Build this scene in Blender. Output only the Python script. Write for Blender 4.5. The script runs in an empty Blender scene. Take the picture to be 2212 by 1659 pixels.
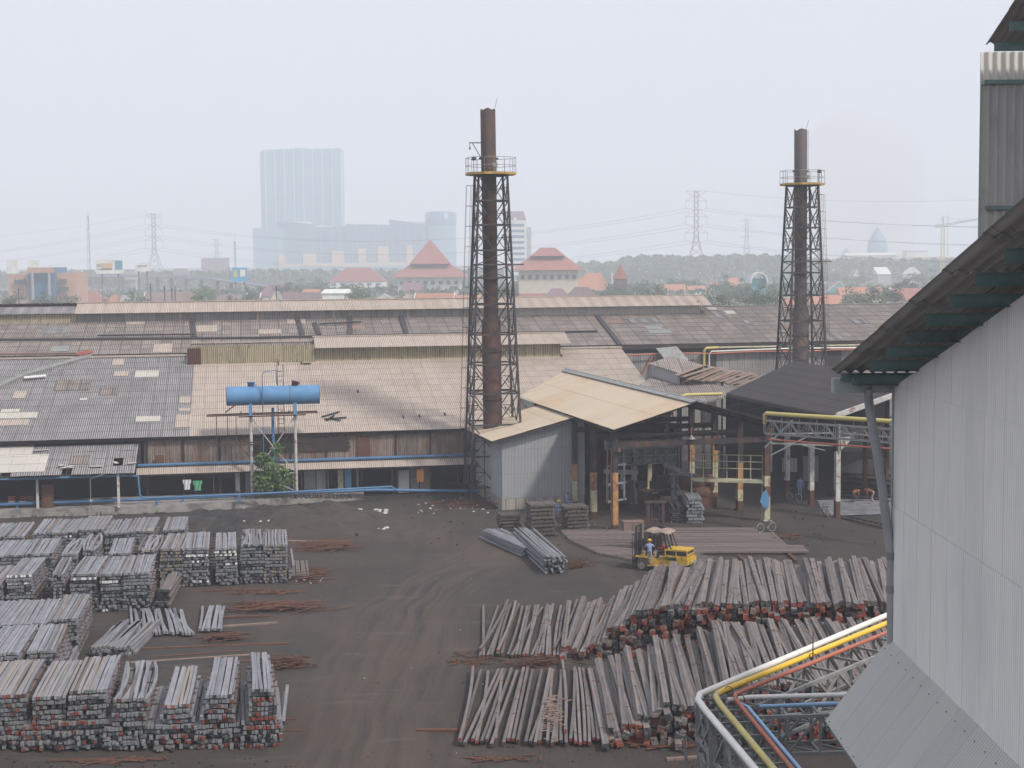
import bpy, math, random
from mathutils import Vector, Matrix, Euler
rnd = random.Random(7)
sc = bpy.context.scene
col = sc.collection
rad = math.radians
V = Vector

# ------------------------------------------------------------------ camera
F = 3300.0; CH = 20.0; HZ = 566.0; ROLL = rad(.5)
_p = math.atan((829.5 - HZ) / F)
FW = V((0, math.cos(_p), -math.sin(_p))); UP0 = V((0, math.sin(_p), math.cos(_p))); RT0 = V((1, 0, 0))
RT = (RT0 * math.cos(ROLL) - UP0 * math.sin(ROLL)); UPV = (RT0 * math.sin(ROLL) + UP0 * math.cos(ROLL))
CAM = V((0, 0, CH))
cd = bpy.data.cameras.new('camera'); cam = bpy.data.objects.new('camera', cd); col.objects.link(cam)
cd.sensor_width = 36; cd.lens = F / 2212 * 36; cd.clip_end = 12000; cd.clip_start = .3
M = Matrix.Identity(4)
for i in range(3):
    M[i][0] = RT[i]; M[i][1] = UPV[i]; M[i][2] = -FW[i]; M[i][3] = CAM[i]
cam.matrix_world = M
sc.camera = cam
def ray(ox, oy): return FW + RT * ((ox - 1106) / F) + UPV * ((829.5 - oy) / F)
def G(ox, oy, z=0.0):
    d = ray(ox, oy); return CAM + d * ((z - CH) / d.z)
def D(ox, oy, Y):
    d = ray(ox, oy); return CAM + d * (Y / d.y)
def onplane(ox, oy, p, n):
    d = ray(ox, oy); return CAM + d * ((p - CAM).dot(n) / d.dot(n))

# ------------------------------------------------------------------ world, sun
SUN = V((.62, -.5, .85)).normalized()
w = bpy.data.worlds.new('World'); sc.world = w; w.use_nodes = True
nt = w.node_tree; nt.nodes.clear()
o_ = nt.nodes.new('ShaderNodeOutputWorld'); bg = nt.nodes.new('ShaderNodeBackground')
sky = nt.nodes.new('ShaderNodeTexSky'); sky.sky_type = 'NISHITA'; sky.sun_disc = False
sky.sun_elevation = math.asin(SUN.z); sky.sun_rotation = math.atan2(SUN.x, SUN.y)
sky.air_density = 1.0; sky.dust_density = 6.0; sky.ozone_density = 1.0; sky.altitude = 0
mx = nt.nodes.new('ShaderNodeMix'); mx.data_type = 'RGBA'; mx.inputs[0].default_value = .8
mx.inputs[7].default_value = (7.45, 7.65, 8.5, 1)
nt.links.new(sky.outputs[0], mx.inputs[6]); nt.links.new(mx.outputs[2], bg.inputs[0])
bg.inputs[1].default_value = .1
nt.links.new(bg.outputs[0], o_.inputs[0])
sl = bpy.data.lights.new('sun', 'SUN'); so = bpy.data.objects.new('sun', sl); col.objects.link(so)
sl.energy = 3.0; sl.angle = rad(6); sl.color = (1, .94, .86)
so.rotation_euler = SUN.to_track_quat('Z', 'Y').to_euler(); so.location = (0, 0, 150)
sc.view_settings.view_transform = 'Standard'; sc.view_settings.look = 'None'
sc.view_settings.exposure = .31; sc.view_settings.gamma = 1
sc.render.engine = 'CYCLES'
sc.cycles.max_bounces = 6; sc.cycles.diffuse_bounces = 3; sc.cycles.volume_bounces = 3; sc.cycles.transparent_max_bounces = 8

# ------------------------------------------------------------------ materials
MATS = {}
def mat(name, c, c2=None, scale=3.0, rough=.8, metal=0.0, bump=0.0, bscale=None, rand=0.0, stretch=None, thr=(.35, .65), detail=6, c3=None, s3=1.0, t3=(.55, .7), streak=None):
    """noise-mixed two (three) tone surface in object space, with optional per-object brightness change"""
    m = bpy.data.materials.new(name); m.use_nodes = True; t = m.node_tree; N = t.nodes; L = t.links
    b = N['Principled BSDF']; b.inputs['Roughness'].default_value = rough; b.inputs['Metallic'].default_value = metal
    b.inputs['Specular IOR Level'].default_value = .3
    tc = N.new('ShaderNodeTexCoord'); mp = N.new('ShaderNodeMapping'); L.new(tc.outputs['Object'], mp.inputs[0])
    if stretch: mp.inputs['Scale'].default_value = stretch
    if rand:
        oi0 = N.new('ShaderNodeObjectInfo'); va = N.new('ShaderNodeVectorMath'); va.operation = 'ADD'
        L.new(tc.outputs['Object'], va.inputs[0]); L.new(oi0.outputs['Location'], va.inputs[1]); L.new(va.outputs[0], mp.inputs[0])
    def noise(s, vec=mp.outputs[0], d=detail):
        n = N.new('ShaderNodeTexNoise'); n.inputs['Scale'].default_value = s; n.inputs['Detail'].default_value = d
        n.inputs['Roughness'].default_value = .62
        L.new(vec, n.inputs['Vector']); return n
    def ramp(src, a, bb):
        r = N.new('ShaderNodeMapRange'); r.inputs[1].default_value = a; r.inputs[2].default_value = bb; r.clamp = True
        L.new(src, r.inputs[0]); return r.outputs[0]
    def mix(fac, a, bb, mode='MIX'):
        x = N.new('ShaderNodeMix'); x.data_type = 'RGBA'; x.blend_type = mode
        if isinstance(fac, float): x.inputs[0].default_value = fac
        else: L.new(fac, x.inputs[0])
        for i, q in ((6, a), (7, bb)):
            if isinstance(q, tuple): x.inputs[i].default_value = (*q, 1)
            else: L.new(q, x.inputs[i])
        return x.outputs[2]
    out = None
    n1 = noise(scale)
    out = mix(ramp(n1.outputs[0], *thr), c, c2 if c2 else tuple(x * .8 for x in c))
    if c3:
        n3 = noise(s3, tc.outputs['Object'])
        out = mix(ramp(n3.outputs[0], *t3), out, c3)
    if streak:                                   # (colour, vector scale, lo, hi)
        mp2 = N.new('ShaderNodeMapping'); mp2.inputs['Scale'].default_value = streak[1]; L.new(tc.outputs['Object'], mp2.inputs[0])
        n4 = noise(1.0, mp2.outputs[0]); out = mix(ramp(n4.outputs[0], streak[2], streak[3]), out, streak[0])
    if rand:
        oi = N.new('ShaderNodeObjectInfo'); r = N.new('ShaderNodeMapRange'); r.inputs[3].default_value = 1 - rand; r.inputs[4].default_value = 1 + rand
        L.new(oi.outputs['Random'], r.inputs[0])
        cb = N.new('ShaderNodeCombineXYZ')
        for i in range(3): L.new(r.outputs[0], cb.inputs[i])
        out = mix(1.0, out, cb.outputs[0], 'MULTIPLY')
    L.new(out, b.inputs['Base Color'])
    if bump:
        nb = noise(bscale or scale * 4); bp = N.new('ShaderNodeBump'); bp.inputs['Strength'].default_value = bump; bp.inputs['Distance'].default_value = .05
        L.new(nb.outputs[0], bp.inputs['Height']); L.new(bp.outputs[0], b.inputs['Normal'])
    MATS[name] = m
    return m
def sheetmat(name, c, sw, sh, var=.25, dirt=(.1, .09, .09), d_lo=.55, d_hi=.75, stain=None, rough=.85, lap=.02, st_y=(0, 0), fine=None, trough_shade=None):
    """roofing sheets: one tone per sheet (brick cells in object space), dark laps, blotches of dirt, streaks down the slope"""
    m = bpy.data.materials.new(name); m.use_nodes = True; t = m.node_tree; N = t.nodes; L = t.links
    b = N['Principled BSDF']; b.inputs['Roughness'].default_value = rough; b.inputs['Specular IOR Level'].default_value = .25
    tc = N.new('ShaderNodeTexCoord')
    br = N.new('ShaderNodeTexBrick'); br.offset = 0; br.inputs['Scale'].default_value = 1
    br.inputs['Brick Width'].default_value = sw; br.inputs['Row Height'].default_value = sh
    br.inputs['Mortar Size'].default_value = lap; br.inputs['Mortar Smooth'].default_value = .1; br.inputs['Bias'].default_value = 0
    lo = tuple(x * (1 - var) for x in c); hi = tuple(min(1, x * (1 + var * .6)) for x in c)
    br.inputs['Color1'].default_value = (*lo, 1); br.inputs['Color2'].default_value = (*hi, 1); br.inputs['Mortar'].default_value = (*[x * .45 for x in c], 1)
    L.new(tc.outputs['Object'], br.inputs['Vector'])
    out = br.outputs['Color']
    def layer(out, colr, scl, lo_, hi_, amt=1.0, det=6):
        mp = N.new('ShaderNodeMapping'); mp.inputs['Scale'].default_value = scl; L.new(tc.outputs['Object'], mp.inputs[0])
        n = N.new('ShaderNodeTexNoise'); n.inputs['Scale'].default_value = 1; n.inputs['Detail'].default_value = det; n.inputs['Roughness'].default_value = .65
        L.new(mp.outputs[0], n.inputs['Vector'])
        r = N.new('ShaderNodeMapRange'); r.inputs[1].default_value = lo_; r.inputs[2].default_value = hi_; r.inputs[4].default_value = amt
        L.new(n.outputs[0], r.inputs[0])
        x = N.new('ShaderNodeMix'); x.data_type = 'RGBA'; L.new(r.outputs[0], x.inputs[0]); L.new(out, x.inputs[6]); x.inputs[7].default_value = (*colr, 1)
        return x.outputs[2]
    out = layer(out, dirt, (.35, .2, .3), d_lo, d_hi, .6)
    out = layer(out, dirt, (3, .5, 1), .52, .8, .5)
    if stain: out = layer(out, stain[0], stain[1], stain[2], stain[3], stain[4])
    if fine: out = layer(out, fine, (9, 9, 9), .5, .75, .6)
    if trough_shade:                                     # shading of the corrugation troughs, painted into the colour: (pitch, colour factor)
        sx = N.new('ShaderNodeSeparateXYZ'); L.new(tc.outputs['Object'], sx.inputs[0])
        a1 = N.new('ShaderNodeMath'); a1.operation = 'MULTIPLY'; a1.inputs[1].default_value = 2 * math.pi / trough_shade[0]; L.new(sx.outputs[0], a1.inputs[0])
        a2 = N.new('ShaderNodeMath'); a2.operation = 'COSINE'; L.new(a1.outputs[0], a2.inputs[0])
        r = N.new('ShaderNodeMapRange'); r.inputs[1].default_value = .2; r.inputs[2].default_value = -.8; r.inputs[4].default_value = trough_shade[1]; L.new(a2.outputs[0], r.inputs[0])
        x = N.new('ShaderNodeMix'); x.data_type = 'RGBA'; L.new(r.outputs[0], x.inputs[0]); L.new(out, x.inputs[6]); x.inputs[7].default_value = (*[q * .5 for q in dirt], 1); out = x.outputs[2]  # painted trough shading uses a darkened copy of the dirt tone
    L.new(out, b.inputs['Base Color']); MATS[name] = m
    return m

mat('ground', (.043, .0365, .033), (.034, .030, .0285), .35, .95, bump=.5, bscale=4, c3=(.068, .05, .039), s3=.06, t3=(.4, .7), detail=9, streak=((.03, .027, .026), (.8, .10, 1), .46, .8))
mat('landscape', (.10, .13, .07), (.16, .15, .12), .02, .95, c3=(.2, .18, .16), s3=.01)
mat('concrete', (.30, .28, .26), (.2, .19, .18), 1.5, .9, bump=.2, c3=(.13, .12, .12), s3=.6, t3=(.5, .65))
mat('slag_brown', (.060, .049, .042), (.045, .038, .034), 1.2, .95, bump=1, bscale=5)
mat('slag', (.022, .021, .022), (.045, .04, .037), 1.2, .95, bump=1, bscale=5, c3=(.22, .22, .24), s3=.5, t3=(.62, .72))
mat('billet', (.165, .148, .145), (.105, .093, .09), 2.2, .6, rand=.28, stretch=(2, .35, 2), c3=(.17, .115, .085), s3=.7, t3=(.5, .7), streak=((.42, .22, .06), (1.5, .5, 1.5), .68, .72))
mat('billet_new', (.225, .225, .248), (.15, .15, .168), 2.0, .55, rand=.18, stretch=(2, .4, 2), c3=(.31, .26, .21), s3=.25, t3=(.55, .75))
mat('billet_brown', (.165, .13, .12), (.12, .1, .1), 1.2, .75, rand=.2, stretch=(.4, 2, 2), c3=(.1, .095, .1), s3=.5)
mat('billet_tan', (.225, .205, .19), (.18, .17, .17), 1.2, .6, rand=.12, stretch=(2, .3, 2), c3=(.255, .2, .15), s3=.35, t3=(.5, .7))
mat('billet_dark', (.10, .088, .078), (.07, .062, .058), 2, .8, rand=.2)
mat('canvas_brown', (.3, .23, .19), (.2, .16, .14), 3, .9)
mat('tyre_pale', (.45, .43, .4), None, 5, .7)
mat('paint_red', (.27, .06, .04), (.13, .045, .036), 6, .7, rand=.3)
mat('end_grey', (.25, .265, .28), (.13, .14, .15), 7, .6, rand=.4)
mat('end_tan', (.3, .26, .18), (.2, .17, .12), 9, .6, rand=.3)
mat('end_dark', (.07, .072, .075), (.04, .04, .044), 9, .6, rand=.5)
mat('rust', (.13, .058, .036), (.075, .04, .03), 3, .9, rand=.2)
mat('rust_dark', (.075, .045, .038), (.045, .035, .034), 1.2, .8, c3=(.16, .05, .025), s3=.35, t3=(.5, .72))
mat('dark_steel', (.05, .047, .05), (.035, .032, .036), 2, .7, c3=(.13, .06, .04), s3=1.1, t3=(.58, .7))
mat('post_dark', (.042, .033, .031), (.028, .025, .025), 2, .8, c3=(.12, .06, .04), s3=1)
mat('post_orange', (.42, .23, .08), (.33, .19, .08), 2, .7, c3=(.17, .08, .05), s3=1.6, t3=(.48, .62))
mat('post_cream', (.48, .46, .32), (.35, .33, .22), 2, .7, c3=(.2, .11, .07), s3=1.5, t3=(.55, .7))
mat('post_white', (.5, .5, .48), (.36, .35, .33), 2, .7, c3=(.2, .1, .06), s3=1.6, t3=(.52, .66))
mat('yellow', (.58, .38, .04), (.42, .27, .04), 3, .55, c3=(.13, .085, .05), s3=2.6, t3=(.54, .7))
mat('yellow_edge', (.5, .34, .06), (.3, .18, .06), 2, .7)
mat('pipe_yellow', (.74, .5, .05), (.66, .43, .05), 1, .4)
mat('pipe_pale_yellow', (.55, .47, .16), (.5, .42, .15), 1, .5, c3=(.4, .34, .2), s3=2)
mat('pipe_white', (.75, .74, .7), (.66, .65, .6), 1, .4, c3=(.5, .46, .4), s3=1.2, t3=(.6, .8))
mat('pipe_red', (.45, .13, .08), (.36, .11, .07), 1.5, .5, c3=(.28, .14, .1), s3=1)
mat('pipe_blue', (.26, .42, .62), (.24, .38, .56), 1, .4)
mat('blue_paint', (.07, .17, .32), (.06, .14, .26), 1.5, .5)
mat('tank_band', (.075, .19, .36), (.1, .12, .14), 3, .6)
mat('tank_blue', (.11, .27, .48), (.085, .2, .37), .6, .45, c3=(.12, .13, .14), s3=.45, t3=(.6, .75), streak=((.12, .12, .11), (.5, .5, .12), .62, .75))
mat('galv', (.27, .275, .27), (.19, .195, .19), 4, .55, c3=(.14, .13, .12), s3=1.5)
mat('green_steel', (.15, .22, .215), (.11, .165, .165), 3, .6, c3=(.09, .1, .09), s3=1.4)
mat('gutter', (.38, .42, .41), (.3, .34, .33), 3, .6)
mat('pipe_grey', (.34, .35, .36), (.28, .29, .3), 2, .5, c3=(.22, .23, .24), s3=.8)
mat('asb_under', (.12, .115, .11), (.08, .078, .075), 5, .9)
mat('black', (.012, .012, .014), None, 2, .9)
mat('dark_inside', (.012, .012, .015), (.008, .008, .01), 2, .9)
mat('rubber', (.025, .025, .027), (.04, .038, .035), 5, .85)
mat('rim', (.3, .28, .24), None, 5, .6)
mat('machine', (.24, .25, .27), (.15, .155, .165), 1.5, .6, c3=(.12, .11, .11), s3=1)
mat('skin', (.28, .15, .09), None, 5, .6)
mat('hair', (.015, .012, .01), None, 5, .6)
mat('cloth_blue', (.26, .32, .5), (.2, .26, .42), 8, .9)
mat('cloth_dark', (.06, .06, .07), None, 8, .9)
mat('cloth_orange', (.27, .095, .045), (.2, .075, .04), 6, .9)
mat('cloth_beige', (.3, .26, .24), None, 8, .9)
mat('cloth_red', (.3, .04, .03), None, 8, .9)
mat('helmet', (.75, .48, .03), None, 5, .35)
mat('cloth_white', (.6, .62, .66), None, 8, .9)
mat('cloth_green', (.1, .35, .2), None, 8, .9)
mat('cloth_amber', (.5, .22, .05), None, 8, .9)
mat('leaf', (.055, .105, .03), (.09, .15, .04), 3, .7, rand=.2)
mat('leaf_far', (.05, .085, .035), (.08, .12, .05), .25, .8, rand=.3)
mat('leaf_light', (.12, .17, .05), (.09, .13, .05), .25, .8, rand=.2)
mat('bark', (.09, .07, .05), (.06, .045, .035), 4, .9)
mat('tile_red', (.30, .115, .095), (.22, .09, .075), .5, .85, rand=.15, c3=(.2, .09, .07), s3=.2)
mat('tile_orange', (.40, .17, .10), (.32, .14, .09), .5, .85, rand=.12)
mat('tile_brown', (.17, .11, .1), (.12, .085, .08), .5, .85, rand=.2)
mat('tile_grey', (.3, .28, .26), (.22, .2, .19), .5, .85, rand=.2)
mat('plaster_white', (.7, .7, .68), (.55, .55, .53), .4, .85)
mat('plaster_cream', (.55, .48, .38), (.45, .4, .33), .4, .85)
mat('plaster_orange', (.46, .27, .2), (.4, .24, .18), .3, .85)
mat('plaster_grey', (.35, .36, .38), (.27, .28, .3), .4, .85)
mat('teal', (.1, .35, .33), None, .4, .85)
mat('far_glass', (.09, .25, .35), (.14, .33, .43), .12, .3, rand=.1)
mat('far_glass_dark', (.03, .11, .2), (.06, .16, .27), .1, .3)
mat('window', (.05, .06, .08), (.07, .09, .11), 1, .25)
mat('mall_orange', (.6, .4, .24), (.52, .35, .22), .1, .8)
mat('steel_far', (.2, .19, .2), None, 1, .7)
mat('wire', (.06, .06, .07), None, 1, .7)
mat('board_blue', (.14, .4, .55), (.1, .3, .5), .2, .6)
mat('dome', (.12, .3, .42), (.1, .26, .38), .1, .4)
mat('wood', (.26, .19, .15), (.18, .13, .11), 2, .9, rand=.2)
mat('white_scrap', (.6, .6, .58), None, 4, .8)
mat('black_roof', (.043, .038, .041), (.034, .031, .034), .5, .95, c3=(.052, .046, .05), s3=.35)
sheetmat('roof_pink', (.47, .40, .345), 1.08, 1.62, .07, trough_shade=(.177, .6), dirt=(.26, .22, .2), d_lo=.5, d_hi=.8, lap=.012, stain=((.36, .26, .17), (.2, .15, 1), .55, .75, .5))
sheetmat('roof_grey', (.30, .285, .285), 1.08, 1.62, .12, trough_shade=(.177, .95), dirt=(.14, .14, .155), d_lo=.45, d_hi=.7, lap=.02, stain=((.36, .34, .35), (1.2, .35, 1), .55, .72, .7))
sheetmat('roof_old', (.295, .255, .23), 1.1, 1.75, .22, trough_shade=(.2, .8), dirt=(.11, .1, .1), d_lo=.48, d_hi=.72, lap=.05)
sheetmat('roof_cream', (.46, .385, .295), 3.0, 6.0, .05, dirt=(.36, .3, .25), d_lo=.5, d_hi=.8, lap=.012, stain=((.42, .24, .09), (.09, .12, 1), .5, .72, .65))
sheetmat('wall_yellow', (.42, .37, .25), .9, 6, .1, trough_shade=(.177, .7), dirt=(.12, .1, .08), d_lo=.5, d_hi=.7, lap=.02, stain=((.1, .08, .06), (2.2, .8, 1), .55, .7, .8))
sheetmat('wall_grey', (.27, .265, .25), .9, 6, .2, dirt=(.12, .11, .1), d_lo=.5, d_hi=.75, lap=.02)
sheetmat('wall_rusty', (.27, .24, .21), .9, 6, .28, dirt=(.13, .08, .06), d_lo=.42, d_hi=.62, lap=.03, stain=((.15, .06, .04), (4, .45, 1), .45, .65, .85))
sheetmat('wall_annex', (.33, .345, .36), 1.0, 2.0, .06, trough_shade=(.12, .5), dirt=(.27, .27, .27), d_lo=.5, d_hi=.8, lap=.008)
sheetmat('wall_near', (.80, .79, .76), .76, 30, .05, trough_shade=(.076, .3), dirt=(.55, .55, .54), d_lo=.5, d_hi=.8, lap=.004)
sheetmat('patch_light', (.46, .44, .40), 1.08, 1.62, .08, dirt=(.4, .38, .34), lap=.01)
sheetmat('skirt', (.50, .495, .475), .76, 30, .05, trough_shade=(.076, .35), dirt=(.38, .38, .37), d_lo=.5, d_hi=.8, lap=.004)
sheetmat('near_asb', (.36, .35, .335), 1.1, 4, .1, dirt=(.09, .087, .085), lap=.01)
sheetmat('near_asb_light', (.62, .6, .56), 1.1, 4, .1, dirt=(.2, .19, .18), lap=.01)
sheetmat('block_wall', (.32, .29, .26), .4, .2, .12, dirt=(.16, .14, .13), lap=.012)

# ------------------------------------------------------------------ builders
def tag(o, label=None, cat=None, group=None, kind=None):
    if label: o['label'] = label
    if cat: o['category'] = cat
    if group: o['group'] = group
    if kind: o['kind'] = kind
    return o
def root(name, label, cat, loc=(0, 0, 0), group=None):
    o = bpy.data.objects.new(name, None); col.objects.link(o); o.location = loc; o.empty_display_size = .3
    return tag(o, label, cat, group)
class MB:
    def __init__(s): s.v = []; s.f = []; s.m = []; s.cur = 0; s.smooth = []
    def add(s, vs, fs, smooth=False):
        n = len(s.v); s.v += [tuple(q) for q in vs]
        for f in fs: s.f.append([i + n for i in f]); s.m.append(s.cur); s.smooth.append(smooth)
    def box(s, c, size, rz=0, ax=None):
        c = V(c); hx, hy, hz = (q / 2 for q in size)
        if ax is None:
            X = V((math.cos(rz), math.sin(rz), 0)); Y = V((-math.sin(rz), math.cos(rz), 0)); Z = V((0, 0, 1))
        else: X, Y, Z = ax
        vs = [c + X * (a * hx) + Y * (b * hy) + Z * (d * hz) for d in (-1, 1) for b in (-1, 1) for a in (-1, 1)]
        s.add(vs, [(0, 2, 3, 1), (4, 5, 7, 6), (0, 1, 5, 4), (2, 6, 7, 3), (0, 4, 6, 2), (1, 3, 7, 5)])
    def beam(s, p, q, wd, h=None, upv=(0, 0, 1)):
        p = V(p); q = V(q); Y = q - p; L = Y.length
        if L < 1e-6: return
        Y /= L; X = Y.cross(V(upv))
        if X.length < 1e-3: X = Y.cross(V((1, 0, 0)))
        X.normalize(); Z = X.cross(Y); s.box((p + q) / 2, (wd, L, h or wd), ax=(X, Y, Z))
    def tube(s, pts, r, n=8, caps=True, r2=None):
        pts = [V(p) for p in pts]; k = len(pts); rings = []
        for i, p in enumerate(pts):
            d = (pts[min(i + 1, k - 1)] - pts[max(i - 1, 0)]).normalized()
            a = d.cross(V((0, 0, 1)))
            if a.length < 1e-2: a = d.cross(V((0, 1, 0)))
            a.normalize(); b = d.cross(a); rr = r if r2 is None else r + (r2 - r) * i / (k - 1)
            rings.append([p + a * (rr * math.cos(t * 2 * math.pi / n)) + b * (rr * math.sin(t * 2 * math.pi / n)) for t in range(n)])
        vs = [q for R_ in rings for q in R_]; fs = []
        for i in range(k - 1):
            for t in range(n): fs.append((i * n + t, i * n + (t + 1) % n, (i + 1) * n + (t + 1) % n, (i + 1) * n + t))
        s.add(vs, fs, True)
        if caps: s.add(rings[0], [tuple(range(n))]); s.add(rings[-1], [tuple(range(n))[::-1]])
    def lathe(s, c, prof, n=20, ax=(0, 0, 1)):
        c = V(c); Z = V(ax).normalized(); X = Z.orthogonal().normalized(); Y = Z.cross(X); vs = []
        for r, z in prof: vs += [c + Z * z + X * (r * math.cos(2 * math.pi * t / n)) + Y * (r * math.sin(2 * math.pi * t / n)) for t in range(n)]
        s.add(vs, [(i * n + t, i * n + (t + 1) % n, (i + 1) * n + (t + 1) % n, (i + 1) * n + t) for i in range(len(prof) - 1) for t in range(n)], True)
    def torus(s, c, R_, r, ax, n=24, k=6):
        c = V(c); Z = V(ax).normalized(); X = Z.orthogonal().normalized(); Y = Z.cross(X); vs = []
        for i in range(n):
            a = 2 * math.pi * i / n; d = X * math.cos(a) + Y * math.sin(a)
            for j in range(k):
                b = 2 * math.pi * j / k; vs.append(c + d * (R_ + r * math.cos(b)) + Z * (r * math.sin(b)))
        s.add(vs, [(i * k + j, ((i + 1) % n) * k + j, ((i + 1) % n) * k + (j + 1) % k, i * k + (j + 1) % k) for i in range(n) for j in range(k)], True)
    def quad(s, a, b, c, d): s.add([a, b, c, d], [(0, 1, 2, 3)])
    def slab(s, pts, th=(0, 0, -.1)):
        n = len(pts); t = V(th); pts = [V(p) for p in pts]; vs = pts + [p + t for p in pts]
        s.add(vs, [tuple(range(n)), tuple(range(2 * n - 1, n - 1, -1))] + [(i, i + n, (i + 1) % n + n, (i + 1) % n) for i in range(n)])
    def build(s, name, mats, parent=None, loc=None):
        if not isinstance(mats, (list, tuple)): mats = [mats]
        off = V(parent['_o']) if parent is not None and '_o' in parent else V((0, 0, 0))
        if parent is not None:
            off = V((0, 0, 0)); q = parent
            while q is not None: off += V(q.location); q = q.parent
        if loc is not None: off = V(loc)
        me = bpy.data.meshes.new(name); me.from_pydata([tuple(V(q) - off) for q in s.v], [], s.f)
        for m in mats: me.materials.append(MATS[m] if isinstance(m, str) else m)
        me.polygons.foreach_set('material_index', s.m); me.polygons.foreach_set('use_smooth', s.smooth); me.update()
        o = bpy.data.objects.new(name, me); col.objects.link(o)
        if parent is not None: o.parent = parent
        if loc is not None and parent is None: o.location = off
        return o
def gloc(parent):
    off = V((0, 0, 0)); q = parent
    while q is not None: off += V(q.location); q = q.parent
    return off
def frame_obj(name, vs, fs, mats, org, X, Y, parent, midx=None, smooth=True):
    """mesh in its own axes (X along the sheet, Y up the sheet, Z its normal) so materials follow the sheets"""
    me = bpy.data.meshes.new(name); me.from_pydata(vs, [], fs)
    for m in (mats if isinstance(mats, (list, tuple)) else [mats]): me.materials.append(MATS[m])
    if midx: me.polygons.foreach_set('material_index', midx)
    me.polygons.foreach_set('use_smooth', [smooth] * len(fs)); me.update()
    o = bpy.data.objects.new(name, me); col.objects.link(o)
    X = V(X).normalized(); Y = V(Y).normalized(); Z = X.cross(Y)
    off = V((0, 0, 0))
    if parent is not None: o.parent = parent; off = gloc(parent)
    mm = Matrix.Identity(4); p = V(org) - off
    for i in range(3): mm[i][0] = X[i]; mm[i][1] = Y[i]; mm[i][2] = Z[i]; mm[i][3] = p[i]
    o.matrix_local = mm
    return o
def corr(name, m, org, X, Y, wd, ln, parent, pitch=.177, amp=.028, row=1.62, seg=6, lap=.014, wob=.0, miss=None, left=None, right=None, th=0.012, seed=1):
    """corrugated sheeting: rows of lapped sheets, waves running up Y"""
    r = random.Random(seed); nx = max(2, int(wd / pitch * seg)); vs = []; fs = []; nr = max(1, math.ceil(ln / row))
    sw = 6 * pitch
    xs = [wd * i / nx for i in range(nx + 1)]
    for k in range(nr):
        y0 = k * row; y1 = min(ln, (k + 1) * row + .06)
        if y0 >= ln: break
        b = len(vs); offs = {}
        for x in xs:
            s_ = int(x / sw)
            if s_ not in offs: offs[s_] = (r.uniform(-wob, wob), r.uniform(0, wob * .5))
            z = amp * math.cos(2 * math.pi * x / pitch)
            dy, dz = offs[s_]
            vs.append((x, y0 + dy, z + lap + dz)); vs.append((x, y1, z + dz * .5 - .002))
            vs.append((x, y0 + dy, z + lap + dz)); vs.append((x, y0 + dy, z + lap + dz - th))
        for i in range(nx):
            if miss and miss(xs[i], (y0 + y1) / 2): continue
            a = b + 4 * i
            fs.append((a, a + 4, a + 5, a + 1)); fs.append((a + 3, a + 7, a + 6, a + 2))
    return frame_obj(name, vs, fs, m, org, X, Y, parent)

A10 = rad(10)
WU = V((math.cos(A10), math.sin(A10), 0)); WV = V((-math.sin(A10), math.cos(A10), 0)); WO = V((-16, 130.2, 0))
def W(u, v, z=0): return WO + WU * u + WV * v + V((0, 0, z))
A14 = rad(14)
SU = V((math.cos(A14), math.sin(A14), 0)); SV = V((-math.sin(A14), math.cos(A14), 0))
UP = V((0, 0, 1))

# ------------------------------------------------------------------ ground
g_ = MATS['ground'].node_tree; N_ = g_.nodes; L_ = g_.links; bs_ = N_['Principled BSDF']; src = bs_.inputs['Base Color'].links[0].from_socket
tc_ = N_.new('ShaderNodeTexCoord'); sp_ = N_.new('ShaderNodeSeparateXYZ'); L_.new(tc_.outputs['Object'], sp_.inputs[0])
def mth(op, a, b=None, c=None):
    n = N_.new('ShaderNodeMath'); n.operation = op
    for i, q in enumerate((a, b, c)):
        if q is None: continue
        if isinstance(q, (int, float)): n.inputs[i].default_value = q
        else: L_.new(q, n.inputs[i])
    return n.outputs[0]
nz_ = N_.new('ShaderNodeTexNoise'); nz_.inputs['Scale'].default_value = .07; nz_.inputs['Detail'].default_value = 3; L_.new(tc_.outputs['Object'], nz_.inputs['Vector'])
cx_ = mth('ADD', mth('MULTIPLY', mth('POWER', mth('MAXIMUM', mth('SUBTRACT', sp_.outputs[1], 84), 0), 1.5), .06), -6.4)    # the lane bends right beyond the heaps
xr = mth('ADD', mth('SUBTRACT', sp_.outputs[0], cx_), mth('MULTIPLY', mth('SUBTRACT', nz_.outputs[0], .5), 3.4))
lane = mth('SUBTRACT', 1, mth('MINIMUM', mth('POWER', mth('DIVIDE', mth('ABSOLUTE', xr), 4.6), 2), 1))
cb_ = N_.new('ShaderNodeCombineXYZ'); L_.new(mth('MULTIPLY', xr, 2.2), cb_.inputs[0]); L_.new(mth('MULTIPLY', sp_.outputs[1], .09), cb_.inputs[1])
rt_ = N_.new('ShaderNodeTexNoise'); rt_.inputs['Scale'].default_value = 1; rt_.inputs['Detail'].default_value = 5; rt_.inputs['Roughness'].default_value = .6; L_.new(cb_.outputs[0], rt_.inputs['Vector'])
def mixc(f, a, c):
    x = N_.new('ShaderNodeMix'); x.data_type = 'RGBA'; L_.new(f, x.inputs[0]); L_.new(a, x.inputs[6]); x.inputs[7].default_value = (*c, 1); return x.outputs[2]
rr_ = N_.new('ShaderNodeMapRange'); rr_.inputs[1].default_value = .38; rr_.inputs[2].default_value = .62; L_.new(rt_.outputs[0], rr_.inputs[0])
o1 = mixc(mth('MULTIPLY', mth('MULTIPLY', lane, rr_.outputs[0]), .6), src, (.088, .064, .05))
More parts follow.
